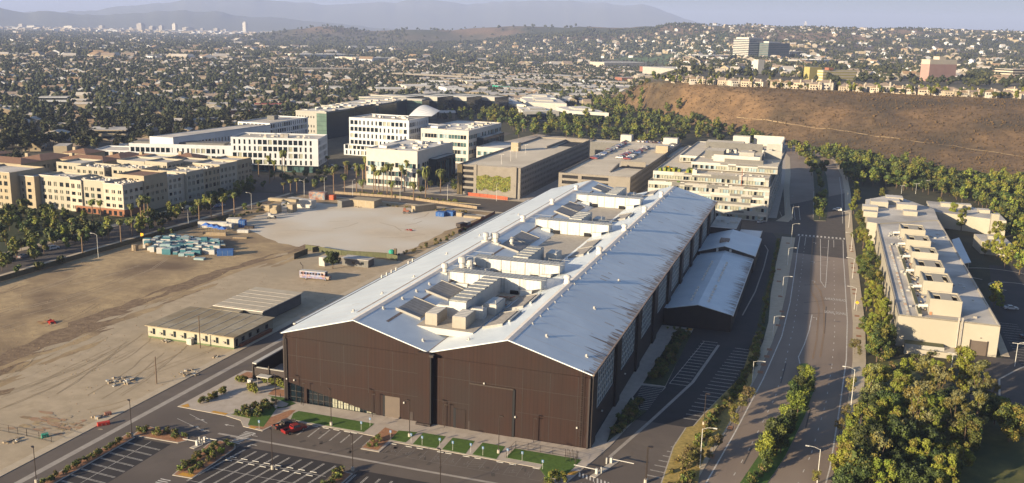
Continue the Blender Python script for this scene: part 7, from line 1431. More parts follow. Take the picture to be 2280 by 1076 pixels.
for i, (x, y, w_, d, h, m, lb) in enumerate([(1420, 440, 13, 2.4, 2.8, 'plain_white', 'long white stall behind the blue canopies'), (1560, 420, 6, 4, 3, 'panel_white', 'white box stack right of the long stall'), (1520, 445, 4, 3, 2.4, 'plain_white', 'white box at the end of the blue canopies'), (1615, 435, 3, 3, 3.2, 'plain_blue', 'tall dark blue box right of the white stack'), (1620, 472, 5, 2.2, 1.3, 'plain_white', 'low white trailer right of the blue canopies'), (1660, 445, 4, 2, 1.2, 'metal_dark', 'dark machine at the right end of the stalls'), (1430, 492, 10, 1.2, 1.5, 'wood_tan', 'long brown rack of boards in front of the blue canopies'), (1600, 510, 6, 2, .6, 'wood_tan', 'flat brown trailer on the sand')]): boxthing('stall_store', lb, 'storage', *g('D', x, y), w_, d, h, m, .3)
for i, (k, x, y, s, m, lb) in enumerate([('H', 690, 690, 1, 'plain_red', 'red crowd barrier block beside the kerb of the service road'), ('H', 720, 625, 1, 'terracotta', 'tipped orange barrel on the verge'), ('H', 300, 770, 1, 'teal_green', 'green crate on the dirt at the lower left')]): boxthing('roadside_block', lb, 'barrier block', *g(k, x, y), 2.6 if i == 0 else 1.4, .9, .8, m, .9)
def rocks(name, lab, x, y, n, R, seed, ms=('rock', 'rock', 'wood_tan', 'metal_light')):
    r = random.Random(seed); t = thing(name, lab, 'rubble', (x, y, 0)); b = MB('rock')
    for k in range(n):
        a = r.uniform(0, 6.28); q = R*math.sqrt(r.random()); cx, cy = x+q*math.cos(a), y+q*math.sin(a); s = r.uniform(.2, .7); pts = [(cx+s*math.cos(j*1.05)*r.uniform(.6, 1), cy+s*math.sin(j*1.05)*r.uniform(.6, 1)) for j in range(6)]; b.prism(pts, -.05, r.uniform(.15, .6), r.choice(ms))
    o = b.obj('rubble', t); o['kind'] = 'stuff'
rocks('rubble_heap', 'heap of rubble and weeds left of the lone wooden pole', *g('H', 800, 400), 34, 3.4, 1); rocks('rubble_heap', 'small rubble line along the pavement edge', *g('H', 1260, 350), 18, 2.6, 2); rocks('rubble_heap', 'grey scrap pieces by the tipped orange barrel', *g('H', 660, 635), 12, 1.4, 3); rocks('rubble_heap', 'rubble at the foot of the far yellow hydrant', *g('H', 1430, 240), 8, 1.0, 4); rocks('rubble_heap', 'brown boulders with a white bag at the lower left', *g('H', 80, 800), 10, 1.6, 5); rocks('rubble_heap', 'boards lying in front of the near trailer', *g('H', 1130, 125), 14, 2.4, 6); rocks('rubble_heap', 'scrap beside the foot of the tan shed', *X(1430, 360), 16, 3.0, 7)
rocks('rubble_heap', 'pile of rubbish in front of the jumbled boxes', *g('D', 1290, 625), 26, 3.4, 8, ('wood_tan', 'terracotta', 'plain_white', 'rock'))
t = thing('entrance_kiosk', 'small white kiosk with a flat roof on the forecourt', 'kiosk', (-87.2, 6.4, .15)); b = MB('plain_white'); b.box(-89.6, -88.6, 5.2, 6.2, .15, 1.6); b.box(-87.6, -84.2, 6.2, 8.2, 2.2, 2.4, 'panel_white'); [b.tube([(x, y, .15), (x, y, 2.2)], .06, 4) for x in (-87.4, -84.4) for y in (6.4, 8.0)]; b.obj('frame', t)
for i, (x, y) in enumerate([(-76.8, -2.2), (-77.6, 1.2), (-70.6, -.9)]): b = MB('metal_dark'); b.tube([(x, y, .15), (x, y, 1.1)], .1, 6); tag(b.obj('bollard', origin=(x, y, .15)), '%s dark bollard near the hangar west corner' % OR_[i], 'bollard', 'dark bollards')
# wheel tracks and scrapes across the dirt
b = MB('dirt_dark'); r = random.Random(3)
def track(P, n=1, w=.35, m='dirt_dark', z=.052):
    for k in range(n):
        o = r.uniform(-2.5, 2.5); Q = [(x+o+r.uniform(-.6, .6), y+r.uniform(-.6, .6)) for x, y in P]; b.strip(Q, w*r.uniform(.6, 1.4), z+.002*k+r.random()*.001, m)
for k in range(13): x0 = r.uniform(-150, -112); y0 = r.uniform(-60, 10); a = r.uniform(1.2, 1.75); L = r.uniform(20, 60); track([(x0+L*t_*math.cos(a+t_*.15), y0+L*t_*math.sin(a+t_*.15)) for t_ in (0, .2, .4, .6, .8, 1)], 2, .16, 'track_soil', .054)
for k in range(22): x0 = r.uniform(-218, -168); y0 = r.uniform(-30, 80); a = r.uniform(1.1, 1.7); L = r.uniform(15, 50); track([(x0+L*t_*math.cos(a+t_*.2), y0+L*t_*math.sin(a+t_*.2)) for t_ in (0, .3, .6, 1)], 2, .22, r.choice(['dirt_dark', 'pale_earth', 'dirt_dark']), .024)
track([g('H', 1240, 210), g('H', 1100, 270), g('H', 980, 330), g('H', 880, 370)], 1, .3, 'dirt'); track([g('H', 920, 520), g('H', 780, 560), g('H', 640, 600)], 2, .2, 'track_soil')
for k in range(9): x0 = r.uniform(-200, -128); y0 = r.uniform(155, 225); a = r.uniform(0, 3.1); L = r.uniform(8, 24); b.strip([(x0, y0), (x0+L*math.cos(a)*.5, y0+L*math.sin(a)*.5), (x0+L*math.cos(a+.2), y0+L*math.sin(a+.2))], .5, .036+.0005*k, 'pale_earth')
o = struct(b, 'tyre_tracks')
# small weeds, stones and clods strewn over the bare ground
PB = []
for _ in range(2600):
    x = r.uniform(-222, -109); y = r.uniform(-60, 140); n_ = float(fbm(np.array([x/14]), np.array([y/14]))[0])
    if n_ > .52 or -168 < x < -150 and r.random() < .6: PB.append((x, y))
b = MB('rock')
for x, y in PB:
    s = r.uniform(.06, .2); m = r.choice(['dirt_dark', 'dirt_dark', 'dirt', 'dirt_dark', 'leaf_brown']); b.face([(x-s, y-s*.6, .05), (x+s*.8, y-s, .05), (x, y, .05+s*.9)], m); b.face([(x+s*.8, y-s, .05), (x+s*.3, y+s, .05), (x, y, .05+s*.9)], m); b.face([(x+s*.3, y+s, .05), (x-s, y-s*.6, .05), (x, y, .05+s*.9)], m)
tag(b.obj('clods_and_weeds'), 'clods, stones and tufts strewn over the bare ground', 'clods', kind='stuff')
# ---------------- the town beyond: houses, trees, far blocks ----------------
def house_proto(seed, w, d, h, rh, roof):
    t = thing('house', 'x', 'house'); b = MB('house_wall'); gablewalls(b, -w/2, w/2, -d/2, d/2, h, h+rh, 'house_wall')
    b.obj('wall', t); b = MB(roof); gableroof(b, -w/2, w/2, -d/2, d/2, h, h+rh, roof, over=.5); b.obj('roof', t)
    b = MB('glass_dark'); [b.box(x, x+1.2, -d/2-.04, -d/2+.02, 1, 2.2) for x in (-w/3, w/6)]; b.box(w/2-.02, w/2+.04, -d/5, d/5, 1, 2.3); b.obj('window', t); return Proto(t)
HOU = [house_proto(1, 9, 13, 3.2, 1.9, 'house_roof'), house_proto(2, 11, 10, 3.4, 2.2, 'house_roof_tan'), house_proto(3, 8, 15, 3.2, 1.3, 'house_roof_pale'), house_proto(4, 12, 14, 5.8, 1.6, 'house_roof_pale')]
HC = [(.95, .93, .88, 1), (.85, .75, .6, 1), (.75, .68, .6, 1), (.9, .82, .66, 1), (.6, .55, .5, 1), (.72, .78, .82, 1)]
rr = random.Random(77)
# residential quarter on the flat to the west and north-west: rows of houses on a turned street grid
ang = math.radians(28); ca, sa = math.cos(ang), math.sin(ang); cand = []
def clear_of(x, y):
    if x > -270 and y < 900: return False
    if x > -405 and 240 < y < 700: return False
    if x > -395 and y < 300: return False
    if -470 < x < -380 and 270 < y < 340: return False
    return True
for i in range(-70, 130):
    for j in range(-20, 170):
        u = i*16.5+rr.uniform(-1.5, 1.5); v = j*27+(0 if j % 2 else 6)+rr.uniform(-2, 2); x = -420+u*ca-v*sa; y = 330+u*sa+v*ca; r = math.hypot(x-CP[0], y-CP[1])
        px = float(column(x, y))
        if -60 < px < 1500 and 380 < r < 2500 and clear_of(x, y): cand.append((r, x, y, px))
cand.sort(); houses = [c for c in cand if rr.random() < .72]
def free_far(x, y, px, r):
    if y < 950 and x > -270: return False
    if px > 1000 and r < 1080: return False
    return True
houses = [c for c in houses if free_far(c[1], c[2], c[3], c[0]) and (c[3] < 1300 or c[0] > 1200)]
for k, (r, x, y, px) in enumerate(houses[:300]):
    HOU[rr.choice([0, 0, 1, 1, 2, 3])].put((x, y, 0), rz=ang+rr.choice([0, math.pi/2]), scale=rr.uniform(.85, 1.15), color=rr.choice(HC), label='small gabled house of the nearer residential streets behind the offices', group='houses of the residential quarter')
TA = np.array([(-1, -1, 0), (1, -1, 0), (1, 1, 0), (-1, 1, 0), (-1, -1, 1), (1, -1, 1), (1, 1, 1), (-1, 1, 1), (0, -1.05, 1.6), (0, 1.05, 1.6)], float)
def house_mass(name, L, lab, seed, hs=1.0):
    """many small gabled boxes as one mesh; L holds (x, y, z, sx, sy, h, angle, flat)"""
    r = np.random.default_rng(seed); V = []; F = []; M = []
    names = ['house_wall', 'white_wall', 'sand_wall', 'house_roof', 'house_roof_tan', 'house_roof_pale', 'roof_pale']
    ZZ = hzs(L)
    for (x, y, z, sx, sy, h, a, flat), zq in zip(L, ZZ):
        z = float(zq) if z is None else z; i = len(V)*10; c, s = math.cos(a), math.sin(a); q = TA*np.array([sx/2, sy/2, h]); q[:, 2] -= (TA[:, 2] == 0)*2
        if flat: q[8:, 2] = h; q[8:, 0] = 0
        V.append(np.stack([x+q[:, 0]*c-q[:, 1]*s, y+q[:, 0]*s+q[:, 1]*c, z+q[:, 2]], 1)); w = r.integers(0, 3); ro = 6 if flat else 3+r.integers(0, 3)
        for f in ((0, 1, 5, 4), (1, 2, 6, 5), (2, 3, 7, 6), (3, 0, 4, 7)): F.append([i+k for k in f]); M.append(w)
        for f in ((4, 5, 8, 8), (6, 7, 9, 9)): F.append([i+f[0], i+f[1], i+f[2], i+f[2]]); M.append(w)
        for f in ((5, 6, 9, 8), (7, 4, 8, 9)): F.append([i+k for k in f]); M.append(ro)
    me = bpy.data.meshes.new(name); VV = np.vstack(V); me.from_pydata(VV.tolist(), [], [tuple(dict.fromkeys(f)) for f in F])
    for n_ in names: me.materials.append(MATS[n_])
    me.polygons.foreach_set('material_index', M); o = bpy.data.objects.new(name, me); COL.objects.link(o); return tag(o, lab, 'houses', kind='stuff')
_HZ = {}
L = [(x, y, 0, rr.uniform(8, 14), rr.uniform(9, 17), rr.uniform(3, 5.5), ang+rr.choice([0, math.pi/2]), rr.random() < .25) for r, x, y, px in houses[300:]]
def polar(px, r): a = YAW-math.atan((px-1140)/FPX); return CP[0]-math.sin(a)*r, CP[1]+math.cos(a)*r
def scatter(n, px0, px1, r0, r1, seed, pw=1.0):
    q = random.Random(seed); out = []
    for _ in range(n):
        px = q.uniform(px0, px1); r = r0+(r1-r0)*q.random()**pw; out.append((*polar(px, r), px, r))
    return out
for x, y, px, r in scatter(1500, -40, 1300, 2450, 9500, 5, 1.5):
    if px > 570 and r > 4300: continue
    L.append((x, y, None, rr.uniform(12, 34), rr.uniform(12, 40), rr.uniform(4, 11), rr.uniform(0, 3), rr.random() < .6))
for x, y, px, r in scatter(420, 1000, 1560, 3200, 4400, 6, 1.0): L.append((x, y, None, rr.uniform(10, 20), rr.uniform(10, 18), rr.uniform(4, 9), rr.uniform(0, 3), rr.random() < .3))
for x, y, px, r in scatter(800, 1480, 2300, 1350, 4900, 7, .9): L.append((x, y, None, rr.uniform(9, 18), rr.uniform(9, 18), rr.uniform(4, 7), rr.uniform(0, 3), rr.random() < .3))
for x, y, px, r in scatter(1500, -40, 1000, 7800, 10400, 8, 1.0): L.append((x, y, None, rr.uniform(20, 50), rr.uniform(20, 50), rr.uniform(8, 26), rr.uniform(0, 3), True))
for x, y, px, r in scatter(260, 950, 1480, 1150, 1900, 9, 1.0): L.append((x, y, None, rr.uniform(14, 45), rr.uniform(14, 60), rr.uniform(5, 9), ang+rr.choice([0, 1.57]), True)) if x < -260 else None
house_mass('distant_houses', L, 'countless small roofs of the town spreading to the hills', 3)
# trees of the town: the nearest 300 as things, the rest as one mass
FART = [tree_proto('town_tree', 'tree', 3.5, .25, lumps(51, 8, 2.8, 3.2, 7.0, 1.3, 2.1), 210, .9, ['leaf_far', 'leaf_far', 'leaf_farlight'], 51), tree_proto('town_tree', 'tree', 4.5, .25, lumps(52, 8, 2.0, 3.4, 9.4, 1.1, 1.8), 210, .85, ['leaf_far', 'leaf_farlight', 'leaf_far'], 52)]
tc = []
for x, y, px, r in scatter(9500, -60, 1450, 420, 2700, 15, .75):
    if clear_of(x, y) and free_far(x, y, px, r) and (px < 1000 or x < -260): tc.append((r, x, y))
tc.sort()
for k, (r, x, y) in enumerate(tc[:300]): s = rr.uniform(.8, 1.5); FART[k % 2].put((x, y, 0), rz=rr.uniform(0, 6), scale=s, label='dark round tree between the small houses of the residential quarter', group='trees of the residential quarter')
def tree_mass(name, L, lab, seed, q=9):
    """L: (x, y, z, radius, height); each tree a loose cluster of leaf clumps"""
    r = np.random.default_rng(seed); A = np.array([(l[0], l[1], 0 if l[2] is None else l[2], l[3], l[4]) for l in L], float); A[:, 2] = hzs(L) if L[0][2] is None else A[:, 2]; n = len(A); k = q
    d = r.normal(size=(n, k, 3)); d /= np.linalg.norm(d, axis=2)[..., None]; R = A[:, None, 3:4]; Hh = A[:, None, 4:5]
    c = A[:, None, :3]+d*np.concatenate([R*.75, R*.75, Hh*.38], 2)*(.4+.6*r.random((n, k, 1))); c[:, :, 2] += A[:, None, 4]*.58
    s = R*(.34+.3*r.random((n, k, 1)))
    e = np.array([(1, 0, 0), (-1, 0, 0), (0, 1, 0), (0, -1, 0), (0, 0, 1), (0, 0, -1)], float); th = r.random((n, k))*3.14; ct, st_ = np.cos(th), np.sin(th)
    P = c[:, :, None, :]+s[:, :, None, :]*(e[None, None]*(0.75+.5*r.random((n, k, 6, 1))))
    off = P-c[:, :, None, :]; x = off[..., 0]*ct[..., None]-off[..., 1]*st_[..., None]; y = off[..., 0]*st_[..., None]+off[..., 1]*ct[..., None]; P = np.stack([c[:, :, None, 0]+x, c[:, :, None, 1]+y, P[..., 2]], -1)
    F = np.array([(0, 2, 4), (2, 1, 4), (1, 3, 4), (3, 0, 4), (2, 0, 5), (1, 2, 5), (3, 1, 5), (0, 3, 5)]); m = n*k
    FF = (np.arange(m)[:, None, None]*6+F[None]).reshape(-1, 3); mi = np.repeat((r.random(m) < .3).astype(int), 8)
    me = merged(name, P.reshape(-1, 3), FF, 3, ['leaf_far', 'leaf_farlight'], mi); o = bpy.data.objects.new(name, me); COL.objects.link(o); return tag(o, lab, 'trees', kind='stuff')
L = [(x, y, 0, rr.uniform(3, 5.5), rr.uniform(6, 12)) for r, x, y in tc[300:]]
tree_mass('town_woodland', L, 'dark tree canopy filling the residential plain', 1, 8)
L = []
for x, y, px, r in scatter(11000, -60, 1320, 2600, 8600, 25, 1.1):
    if px > 570 and r > 4500 and (hz1(x, y) > 25) and rr.random() < .9: continue
    L.append((x, y, None, rr.uniform(6, 12), rr.uniform(9, 16)))
for x, y, px, r in scatter(3800, 900, 1560, 3200, 4700, 26, .8)+scatter(700, 560, 900, 4300, 5500, 36, 1.0): L.append((x, y, None, rr.uniform(5, 10), rr.uniform(7, 13)))
for x, y, px, r in scatter(7000, 1480, 2320, 1180, 5000, 27, .75): L.append((x, y, None, rr.uniform(3.5, 6.5), rr.uniform(6, 11)))
for x, y, px, r in scatter(900, 950, 1500, 1120, 3200, 28, .8):
    if x < -255 or y > 1500: L.append((x, y, None, rr.uniform(3.5, 6), rr.uniform(6, 11)))
tree_mass('distant_woodland', L, 'far tree canopy between the distant roofs', 2, 5)
# scrub on the bluff
L = []; q = random.Random(9)
while len(L) < 20000:
    x = q.uniform(-235, 560); y = q.uniform(430, 1000); yb = float(PXI(x, YB)); yt = float(PXI(x, YT)); t = (y-yb)/(yt-yb)
    if 0 < t < 1.0: L.append((x, y, None, q.uniform(.35, 1.0)*(2.2 if q.random() < .05 else 1), q.uniform(.5, 1.5)))
o = tree_mass('bluff_scrub', L, 'dry brown scrub covering the long bluff', 4, 2); o.data.materials.clear(); mat('scrub_dry', '#4f4128', '#665030', .05, rough=.95); mat('scrub_green', '#5b5630', '#6b6238', .05, rough=.95); o.data.materials.append(MATS['scrub_dry']); o.data.materials.append(MATS['scrub_green'])
# footpath across the bluff, pale line
b = MB('dirt'); PP = []
for px, py in ((1640, 262), (1700, 268), (1760, 278), (1830, 288), (1900, 296), (1980, 308), (2050, 318), (2120, 326), (2200, 338), (2280, 352)):
    d = ray(px, py); lo, hi = 300.0, 1500.0
    t = 200.0
    while t < 1600:
        P_ = np.array(CP)+d*t
        if P_[2] <= hz1(P_[0], P_[1]): break
        t += 2
    PP.append((P_[0], P_[1]))
for a, c in zip(PP, PP[1:]):
    for k in range(12):
        p0 = [a[i]+(c[i]-a[i])*k/12 for i in (0, 1)]; p1 = [a[i]+(c[i]-a[i])*(k+1)/12 for i in (0, 1)]; b.face([(p0[0], p0[1]-.8, hz1(p0[0], p0[1]-.8)+.3), (p1[0], p1[1]-.8, hz1(p1[0], p1[1]-.8)+.3), (p1[0], p1[1]+.8, hz1(p1[0], p1[1]+.8)+.3), (p0[0], p0[1]+.8, hz1(p0[0], p0[1]+.8)+.3)])
struct(b, 'bluff_path')
# villas along the top of the bluff
mat('villa_wall', '#b8b2a8', '#aca69c', .3, objcol=1.0)
def villa(seed, w, d, h):
    q = random.Random(seed); t = thing('villa', 'x', 'villa'); b = MB('villa_wall'); b.box(-w/2, w/2, -d/2, d/2, -1, h); b.box(-w/2+1, w/8, -d/2-2.2, -d/2, -1, h*.55); b.box(w/5, w/5+1.2, -d/2-.5, -d/2+.6, 0, h+3.2)
    b.obj('wall', t); b = MB('house_roof'); hip(b, -w/2, w/2, -d/2, d/2, h, h+2.6, 'house_roof' if seed != 2 else 'house_roof_tan', .5); b.obj('roof', t)
    b = MB('glass_dark')
    for z in (.9, 3.7):
        for k in range(4): x = -w/2+1+k*(w-2)/4+.3; b.box(x, x+1.5, -d/2-.05 if (z > 3 or x > w/8-.5) else -d/2-2.25, -d/2+.02, z, z+1.4) if q.random() < .85 else None
    b.obj('window', t); return Proto(t)
VIL = [villa(1, 12, 11, 6.6), villa(2, 10.5, 12, 6.4), villa(3, 13.5, 11, 7.2)]
vp = [(x, 194-.0) for x in (1490, 1516)]
VP = [(1488, 186, 0), (1508, 188, 0), (1534, 187, 0), (1556, 186, 0), (1580, 188, 0), (1606, 189, 0), (1634, 190, 0), (1662, 191, 0), (1694, 192, 0), (1722, 198, 0), (1746, 202, 0), (1772, 201, 0), (1792, 204, 0), (1812, 207, 0), (1836, 208, 0), (1880, 208, 0), (1918, 211, 0), (1956, 211, 0), (1976, 212, 0), (2010, 213, 0), (2036, 213, 0), (2066, 215, 0), (2096, 216, 0), (2124, 218, 0), (2156, 218, 0), (2186, 221, 0), (2218, 221, 0), (2256, 208, 1)]
WC = [(1, .98, .94, 1), (.98, .9, .8, 1), (1, 1, 1, 1), (.96, .88, .76, 1)]
vi = []
for i, (px, py, bk) in enumerate(VP): x, y = G(px, py, 39); x, y = x, max(y, float(PXI(x, YT))+4); vi.append((x, y, i))
for (x, y, i), lb in zip(vi, row_label([(v[0], v[1]) for v in vi], '%s pale two-storey villa counted from the left along the bluff top', key=lambda p: p[0])):
    s = (.95 if i > 8 else .85)*rr.uniform(.85, 1.12); y += rr.uniform(-1, 9); VIL[rr.randrange(3)].put((x, y, hz1(x, y)-.2), rz=rr.uniform(-.5, .5), scale=(s, s, s*rr.uniform(.8, 1.1)), color=WC[i % 4], label=lb.replace('nearest', 'leftmost'), group='villas along the bluff top')
for i in range(30):
    x = -130+i*12.5; y = float(PXI(x, YT))+26+rr.uniform(-4, 4); VIL[i % 3].put((x, y, hz1(x, y)-.2), rz=rr.uniform(-.3, .3)+3.14, scale=.85, color=WC[i % 4], label='villa of the second row behind the bluff-top villas', group='second row of villas')
plant([(x, float(PXI(x, YT))+rr.choice([-3, -2, 1, 14, 20, 44, 48, 56, 70])+rr.uniform(-3, 3)) for x in [rr.uniform(-130, 300) for _ in range(170)]], MID, 'green tree between and behind the bluff-top villas', 'trees among the villas', zz1, .55, .95, name='hilltop_tree')
# named far blocks, each set down where its foot shows
def far(px0, px1, pyb, h, dep, z, wall, roof, lab, cat='office block', bands=0, bm='glass_dark', extra=None, name='far_building'):
    x0, y0 = G(px0, pyb, z); x1, y1 = G(px1, pyb, z); u = Vector((x1-x0, y1-y0)); L = u.length; u /= L; n = Vector((-u.y, u.x)); P = [(x0, y0), (x1, y1), (x1+n.x*dep, y1+n.y*dep), (x0+n.x*dep, y0+n.y*dep)]
    t = thing(name, lab, cat, (x0, y0, z)); b = MB(wall); b.prism(P, z-3, z+h, wall, roof); b.obj('wall', t)
    if bands:
        b = MB(bm)
        for k in range(bands):
            za = z+h*(k+.35)/bands; zb = z+h*(k+.8)/bands; o = .12
            b.prism([(x0-u.x*o-n.x*o, y0-u.y*o-n.y*o), (x1+u.x*o-n.x*o, y1+u.y*o-n.y*o), (x1+u.x*o+n.x*(dep+o), y1+u.y*o+n.y*(dep+o)), (x0-u.x*o+n.x*(dep+o), y0-u.y*o+n.y*(dep+o))], za, zb)
        ob = b.obj('window_band', t)
    if extra:
        b = MB(wall)
        for (a, c, e, f, hh, m_) in extra: b.prism([(x0+u.x*L*a+n.x*dep*e, y0+u.y*L*a+n.y*dep*e), (x0+u.x*L*c+n.x*dep*e, y0+u.y*L*c+n.y*dep*e), (x0+u.x*L*c+n.x*dep*f, y0+u.y*L*c+n.y*dep*f), (x0+u.x*L*a+n.x*dep*f, y0+u.y*L*a+n.y*dep*f)], z+h, z+h+hh, m_, m_)
        b.obj('roof_block', t)
    return t
zf = 38
far(1665, 1708, 131, 46, 45, zf, 'panel_white', 'roof_pale', 'taller of the twin office towers, white with dark bands', bands=11, bm='navy_glass', extra=[(.05, .8, .1, .9, 4, 'panel_white')]); far(1709, 1756, 132, 38, 60, zf, 'panel_grey', 'roof_pale', 'shorter gridded glass tower right of the taller banded one', bands=9, bm='glass_office', extra=[(.2, .7, .2, .8, 4, 'panel_white')])
far(1757, 1800, 129, 16, 50, zf, 'panel_white', 'roof_pale', 'low white banded office right of the twin towers', bands=4); far(1802, 1826, 124, 14, 50, zf, 'panel_white', 'roof_pale', 'white office two places right of the twin towers', bands=4); far(1830, 1856, 122, 14, 40, zf, 'panel_white', 'roof_pale', 'white office three places right of the twin towers', bands=4)
far(1576, 1632, 141, 17, 60, 30, 'white_wall', 'roof_pale', 'long white banded office left of the twin towers', bands=4, bm='navy_glass'); far(1780, 1828, 144, 9, 50, zf, 'panel_pale', 'campus_roof', 'long low pale hall in front of the twin towers'); far(1829, 1862, 143, 9, 50, zf, 'white_wall', 'campus_roof', 'low white hall right of the long pale one')
far(2066, 2126, 181, 22, 14, zf, 'pink_wall', 'stone_wall', 'pink hotel slab with cream top storeys', 'hotel', bands=0, extra=[(0, 1, 0, 1, 6, 'stone_wall'), (.36, .6, .1, .8, 10, 'stone_wall')], name='hotel')
far(1801, 1828, 178, 16, 10, zf, 'yellow_wall', 'roof_pale', 'mustard end block of the motel', 'motel', name='motel'); far(1831, 1905, 181, 13.5, 10, zf, 'yellow_wall', 'roof_pale', 'cream and terracotta motel block', 'motel', bands=4, bm='stone_wall', extra=[(.14, .28, -.1, .6, 3, 'terracotta')], name='motel')
far(2128, 2178, 102, 18, 60, 70, 'stone_wall', 'roof_pale', 'long pale office on the right skyline slope', bands=5); far(2235, 2262, 98, 14, 50, 75, 'white_wall', 'roof_pale', 'white office near the right end of the skyline slope', bands=4); far(2253, 2290, 178, 15, 30, zf, 'stone_wall', 'roof_pale', 'pale office cut by the right edge of the view', bands=4, bm='glass_dark')
far(1345, 1400, 109, 14, 40, 20, 'panel_white', 'roof_pale', 'white apartments on the green hillside, left part', bands=3); far(1405, 1460, 111, 13, 40, 20, 'panel_white', 'roof_pale', 'white apartments on the green hillside, right part', bands=3)
far(1462, 1496, 160, 9, 60, 10, 'terracotta', 'roof_pale', 'red-orange store block of the shopping centre', 'store'); far(1384, 1410, 184, 9, 24, 2, 'terracotta', 'roof_pale', 'small red building left of the bluff', 'store'); far(1500, 1590, 165, 8, 80, 30, 'panel_pale', 'campus_roof', 'long white shopping hall behind the villas', 'store', extra=[(.6, .7, .1, .5, 3, 'terracotta')]); far(1345, 1440, 148, 10, 60, 5, 'stone_wall', 'campus_roof', 'long tan shopping hall below the green hillside', 'store'); far(1686, 1700, 168, 22, 10, 36, 'panel_white', 'roof_pale', 'slim white tower block behind the villas')
far(1340, 1395, 208, 8, 30, 0, 'white_wall', 'campus_roof', 'rounded white hall at the left foot of the bluff', 'store'); far(1040, 1105, 194, 9, 40, 0, 'stone_wall', 'campus_roof', 'long cream warehouse beyond the studio halls', 'warehouse'); far(1112, 1136, 204, 8, 30, 0, 'teal_green', 'roof_pale', 'green-clad building beyond the studio halls'); far(994, 1034, 216, 12, 40, 0, 'white_wall', 'campus_roof', 'white cube building right of the dark glass slabs'); far(730, 765, 208, 9, 20, 0, 'white_wall', 'roof_pale', 'plain white billboard-like block left of the dark slabs')
far(840, 905, 213, 9, 40, 0, 'panel_pale', 'campus_roof', 'pale warehouse just behind the dark glass slabs', 'warehouse'); far(905, 960, 206, 9, 50, 0, 'panel_white', 'campus_roof', 'white warehouse behind the right end of the dark slabs', 'warehouse'); far(620, 790, 163, 9, 30, 0, 'sand_wall', 'roof_pale', 'long tan freeway retaining hall in the middle distance', 'warehouse'); far(668, 790, 133, 14, 90, 0, 'panel_white', 'campus_roof', 'long white and tan warehouse at the foot of the brown hills', 'warehouse'); far(792, 880, 139, 12, 90, 0, 'stone_wall', 'campus_roof', 'long tan warehouse right of the white one', 'warehouse')
far(88, 151, 243, 12, 18, 0, 'white_wall', 'roof_pale', 'white four-storey apartment block standing alone in the residential plain', 'apartment block', bands=3, name='apartment_block'); far(568, 640, 250, 8, 20, 0, 'sand_wall', 'red_tile', 'cream motel with a red tiled roof behind the white offices', 'motel', bands=2, name='motel'); far(460, 508, 249, 8, 24, 0, 'stone_wall', 'roof_pale', 'cream two-storey block left of the red-roofed motel', 'apartment block'); far(515, 572, 262, 7, 30, 0, 'brick_orange', 'roof_grey', 'low brick block in front of the red-roofed motel', 'building'); far(560, 625, 262, 5, 20, 0, 'green_glass', 'roof_grey', 'low green shed left of the cream office end wall', 'building')
far(70, 103, 328, 9, 1.2, 0, 'white_wall', 'white_wall', 'blank white billboard standing among the small houses', 'billboard', name='billboard'); far(282, 322, 284, 7, 6, 0, 'white_wall', 'roof_pale', 'white wall sign with faint round marks behind the houses', 'sign wall', name='sign_wall'); far(195, 282, 313, 8, 26, 0, 'sand_wall', 'roof_pale', 'tan apartment house with balconies behind the brown-roofed ones', 'apartment block', bands=2, name='apartment_block'); far(320, 450, 282, 6, 14, 0, 'stone_wall', 'roof_grey', 'long low cream shed behind the white wing', 'building'); far(120, 150, 345, 6, 16, 0, 'sand_wall', 'roof_pale', 'small tan block right of the white billboard', 'building')
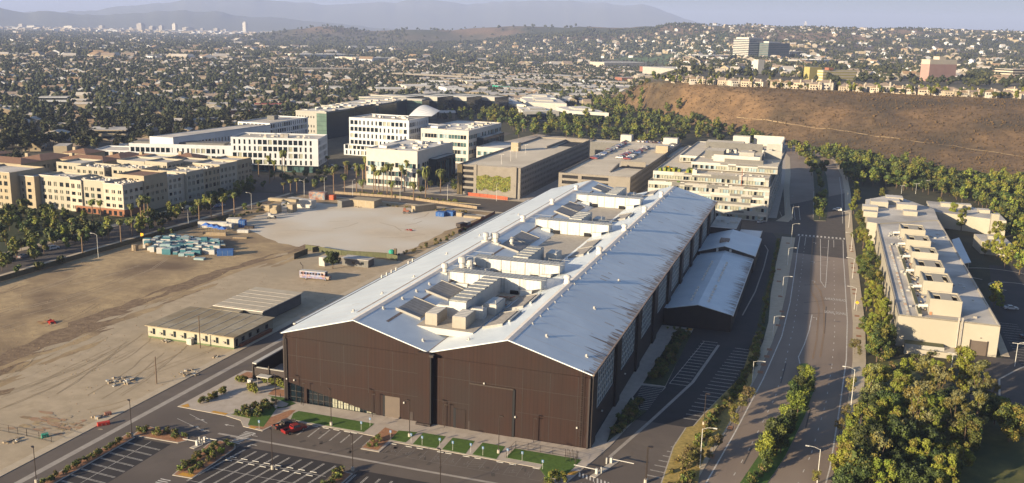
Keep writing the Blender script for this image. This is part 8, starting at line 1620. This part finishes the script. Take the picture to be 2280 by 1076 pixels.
for i, (px, w_, pb, h) in enumerate([(321, 12, 87, 120), (346, 10, 87, 85), (366, 8, 86, 95), (395, 8, 83, 130), (424, 18, 85, 80), (486, 10, 84, 75), (548, 8, 83, 175), (236, 9, 84, 75), (170, 22, 79, 60), (88, 20, 76, 50), (62, 10, 78, 70), (505, 8, 84, 60), (300, 7, 80, 55), (455, 8, 82, 65)]):
    x0, y0 = polar(px, 9000+i*90); wv = w_/2.0*9000/FPX; t = thing('high_rise', '%s hazy high-rise of the far city at the left, counted from the left' % ordn(sorted([321, 346, 366, 395, 424, 486, 548, 236, 170, 88, 62, 505, 300, 455]).index(px)).replace('nearest', 'leftmost'), 'tower', (x0, y0, 0), 'far city high-rises'); b = MB('panel_white' if i in (6, 3, 8, 9) else 'louvre_grey'); b.box(x0-wv, x0+wv, y0-wv, y0+wv, -2, h*.6); b.obj('shaft', t); b = MB('panel_pale'); b.box(x0-wv*.6, x0+wv*.6, y0-wv*.6, y0+wv*.6, h*.6, h*.66); b.obj('top', t)
for i, (px, h, w_) in enumerate([(1764, 285, 42), (1757, 190, 40), (1772, 170, 45), (1750, 140, 40), (1741, 150, 35), (1780, 120, 40)]):
    x0, y0 = polar(px, 14500+i*60); t = thing('high_rise', ['tallest pale tower of the faint downtown cluster on the skyline', 'tower just left of the tallest in the faint downtown cluster', 'tower just right of the tallest in the faint downtown cluster', 'second tower left of the tallest downtown one', 'leftmost tower of the faint downtown cluster', 'rightmost tower of the faint downtown cluster'][i], 'tower', (x0, y0, 60), 'faint downtown cluster'); b = MB('panel_pale'); b.box(x0-w_/2, x0+w_/2, y0-w_/2, y0+w_/2, -5, h+20); b.obj('shaft', t); b = MB('panel_white'); b.box(x0-w_/4, x0+w_/4, y0-w_/4, y0+w_/4, h+20, h+42); b.obj('top', t)
# freeway embankments and bare banks across the plain
for nm, m_, L_, w_, z_ in (('freeway', 'asphalt_road', [(-60, 193), (300, 190), (620, 187), (1000, 186), (1340, 180)], 30, 4.0), ('freeway_bank', 'sand_wall', [(30, 152), (280, 153), (480, 158), (700, 160)], 26, 3.2), ('bare_lot', 'pale_earth', [(150, 138), (260, 129)], 90, .5), ('spur_road', 'concrete_pad', [(0, 131), (60, 122)], 70, .5), ('flyover', 'garage_deck', [(880, 162), (1080, 172)], 22, 11)):
    b = MB(m_); P = [G(x, y, z_) for x, y in L_]
    for a, c in zip(P, P[1:]):
        u = Vector((c[0]-a[0], c[1]-a[1])).normalized(); n = Vector((-u.y, u.x))*w_/2; b.prism([(a[0]-n.x, a[1]-n.y), (c[0]-n.x, c[1]-n.y), (c[0]+n.x, c[1]+n.y), (a[0]+n.x, a[1]+n.y)], z_-2 if nm == 'flyover' else 0, z_, 'garage_wall' if nm in ('freeway', 'flyover') else m_, m_)
    if nm == 'flyover':
        for x, y in P: b.box(x-2, x+2, y-2, y+2, 0, 9.5, 'garage_wall')
    struct(b, nm)
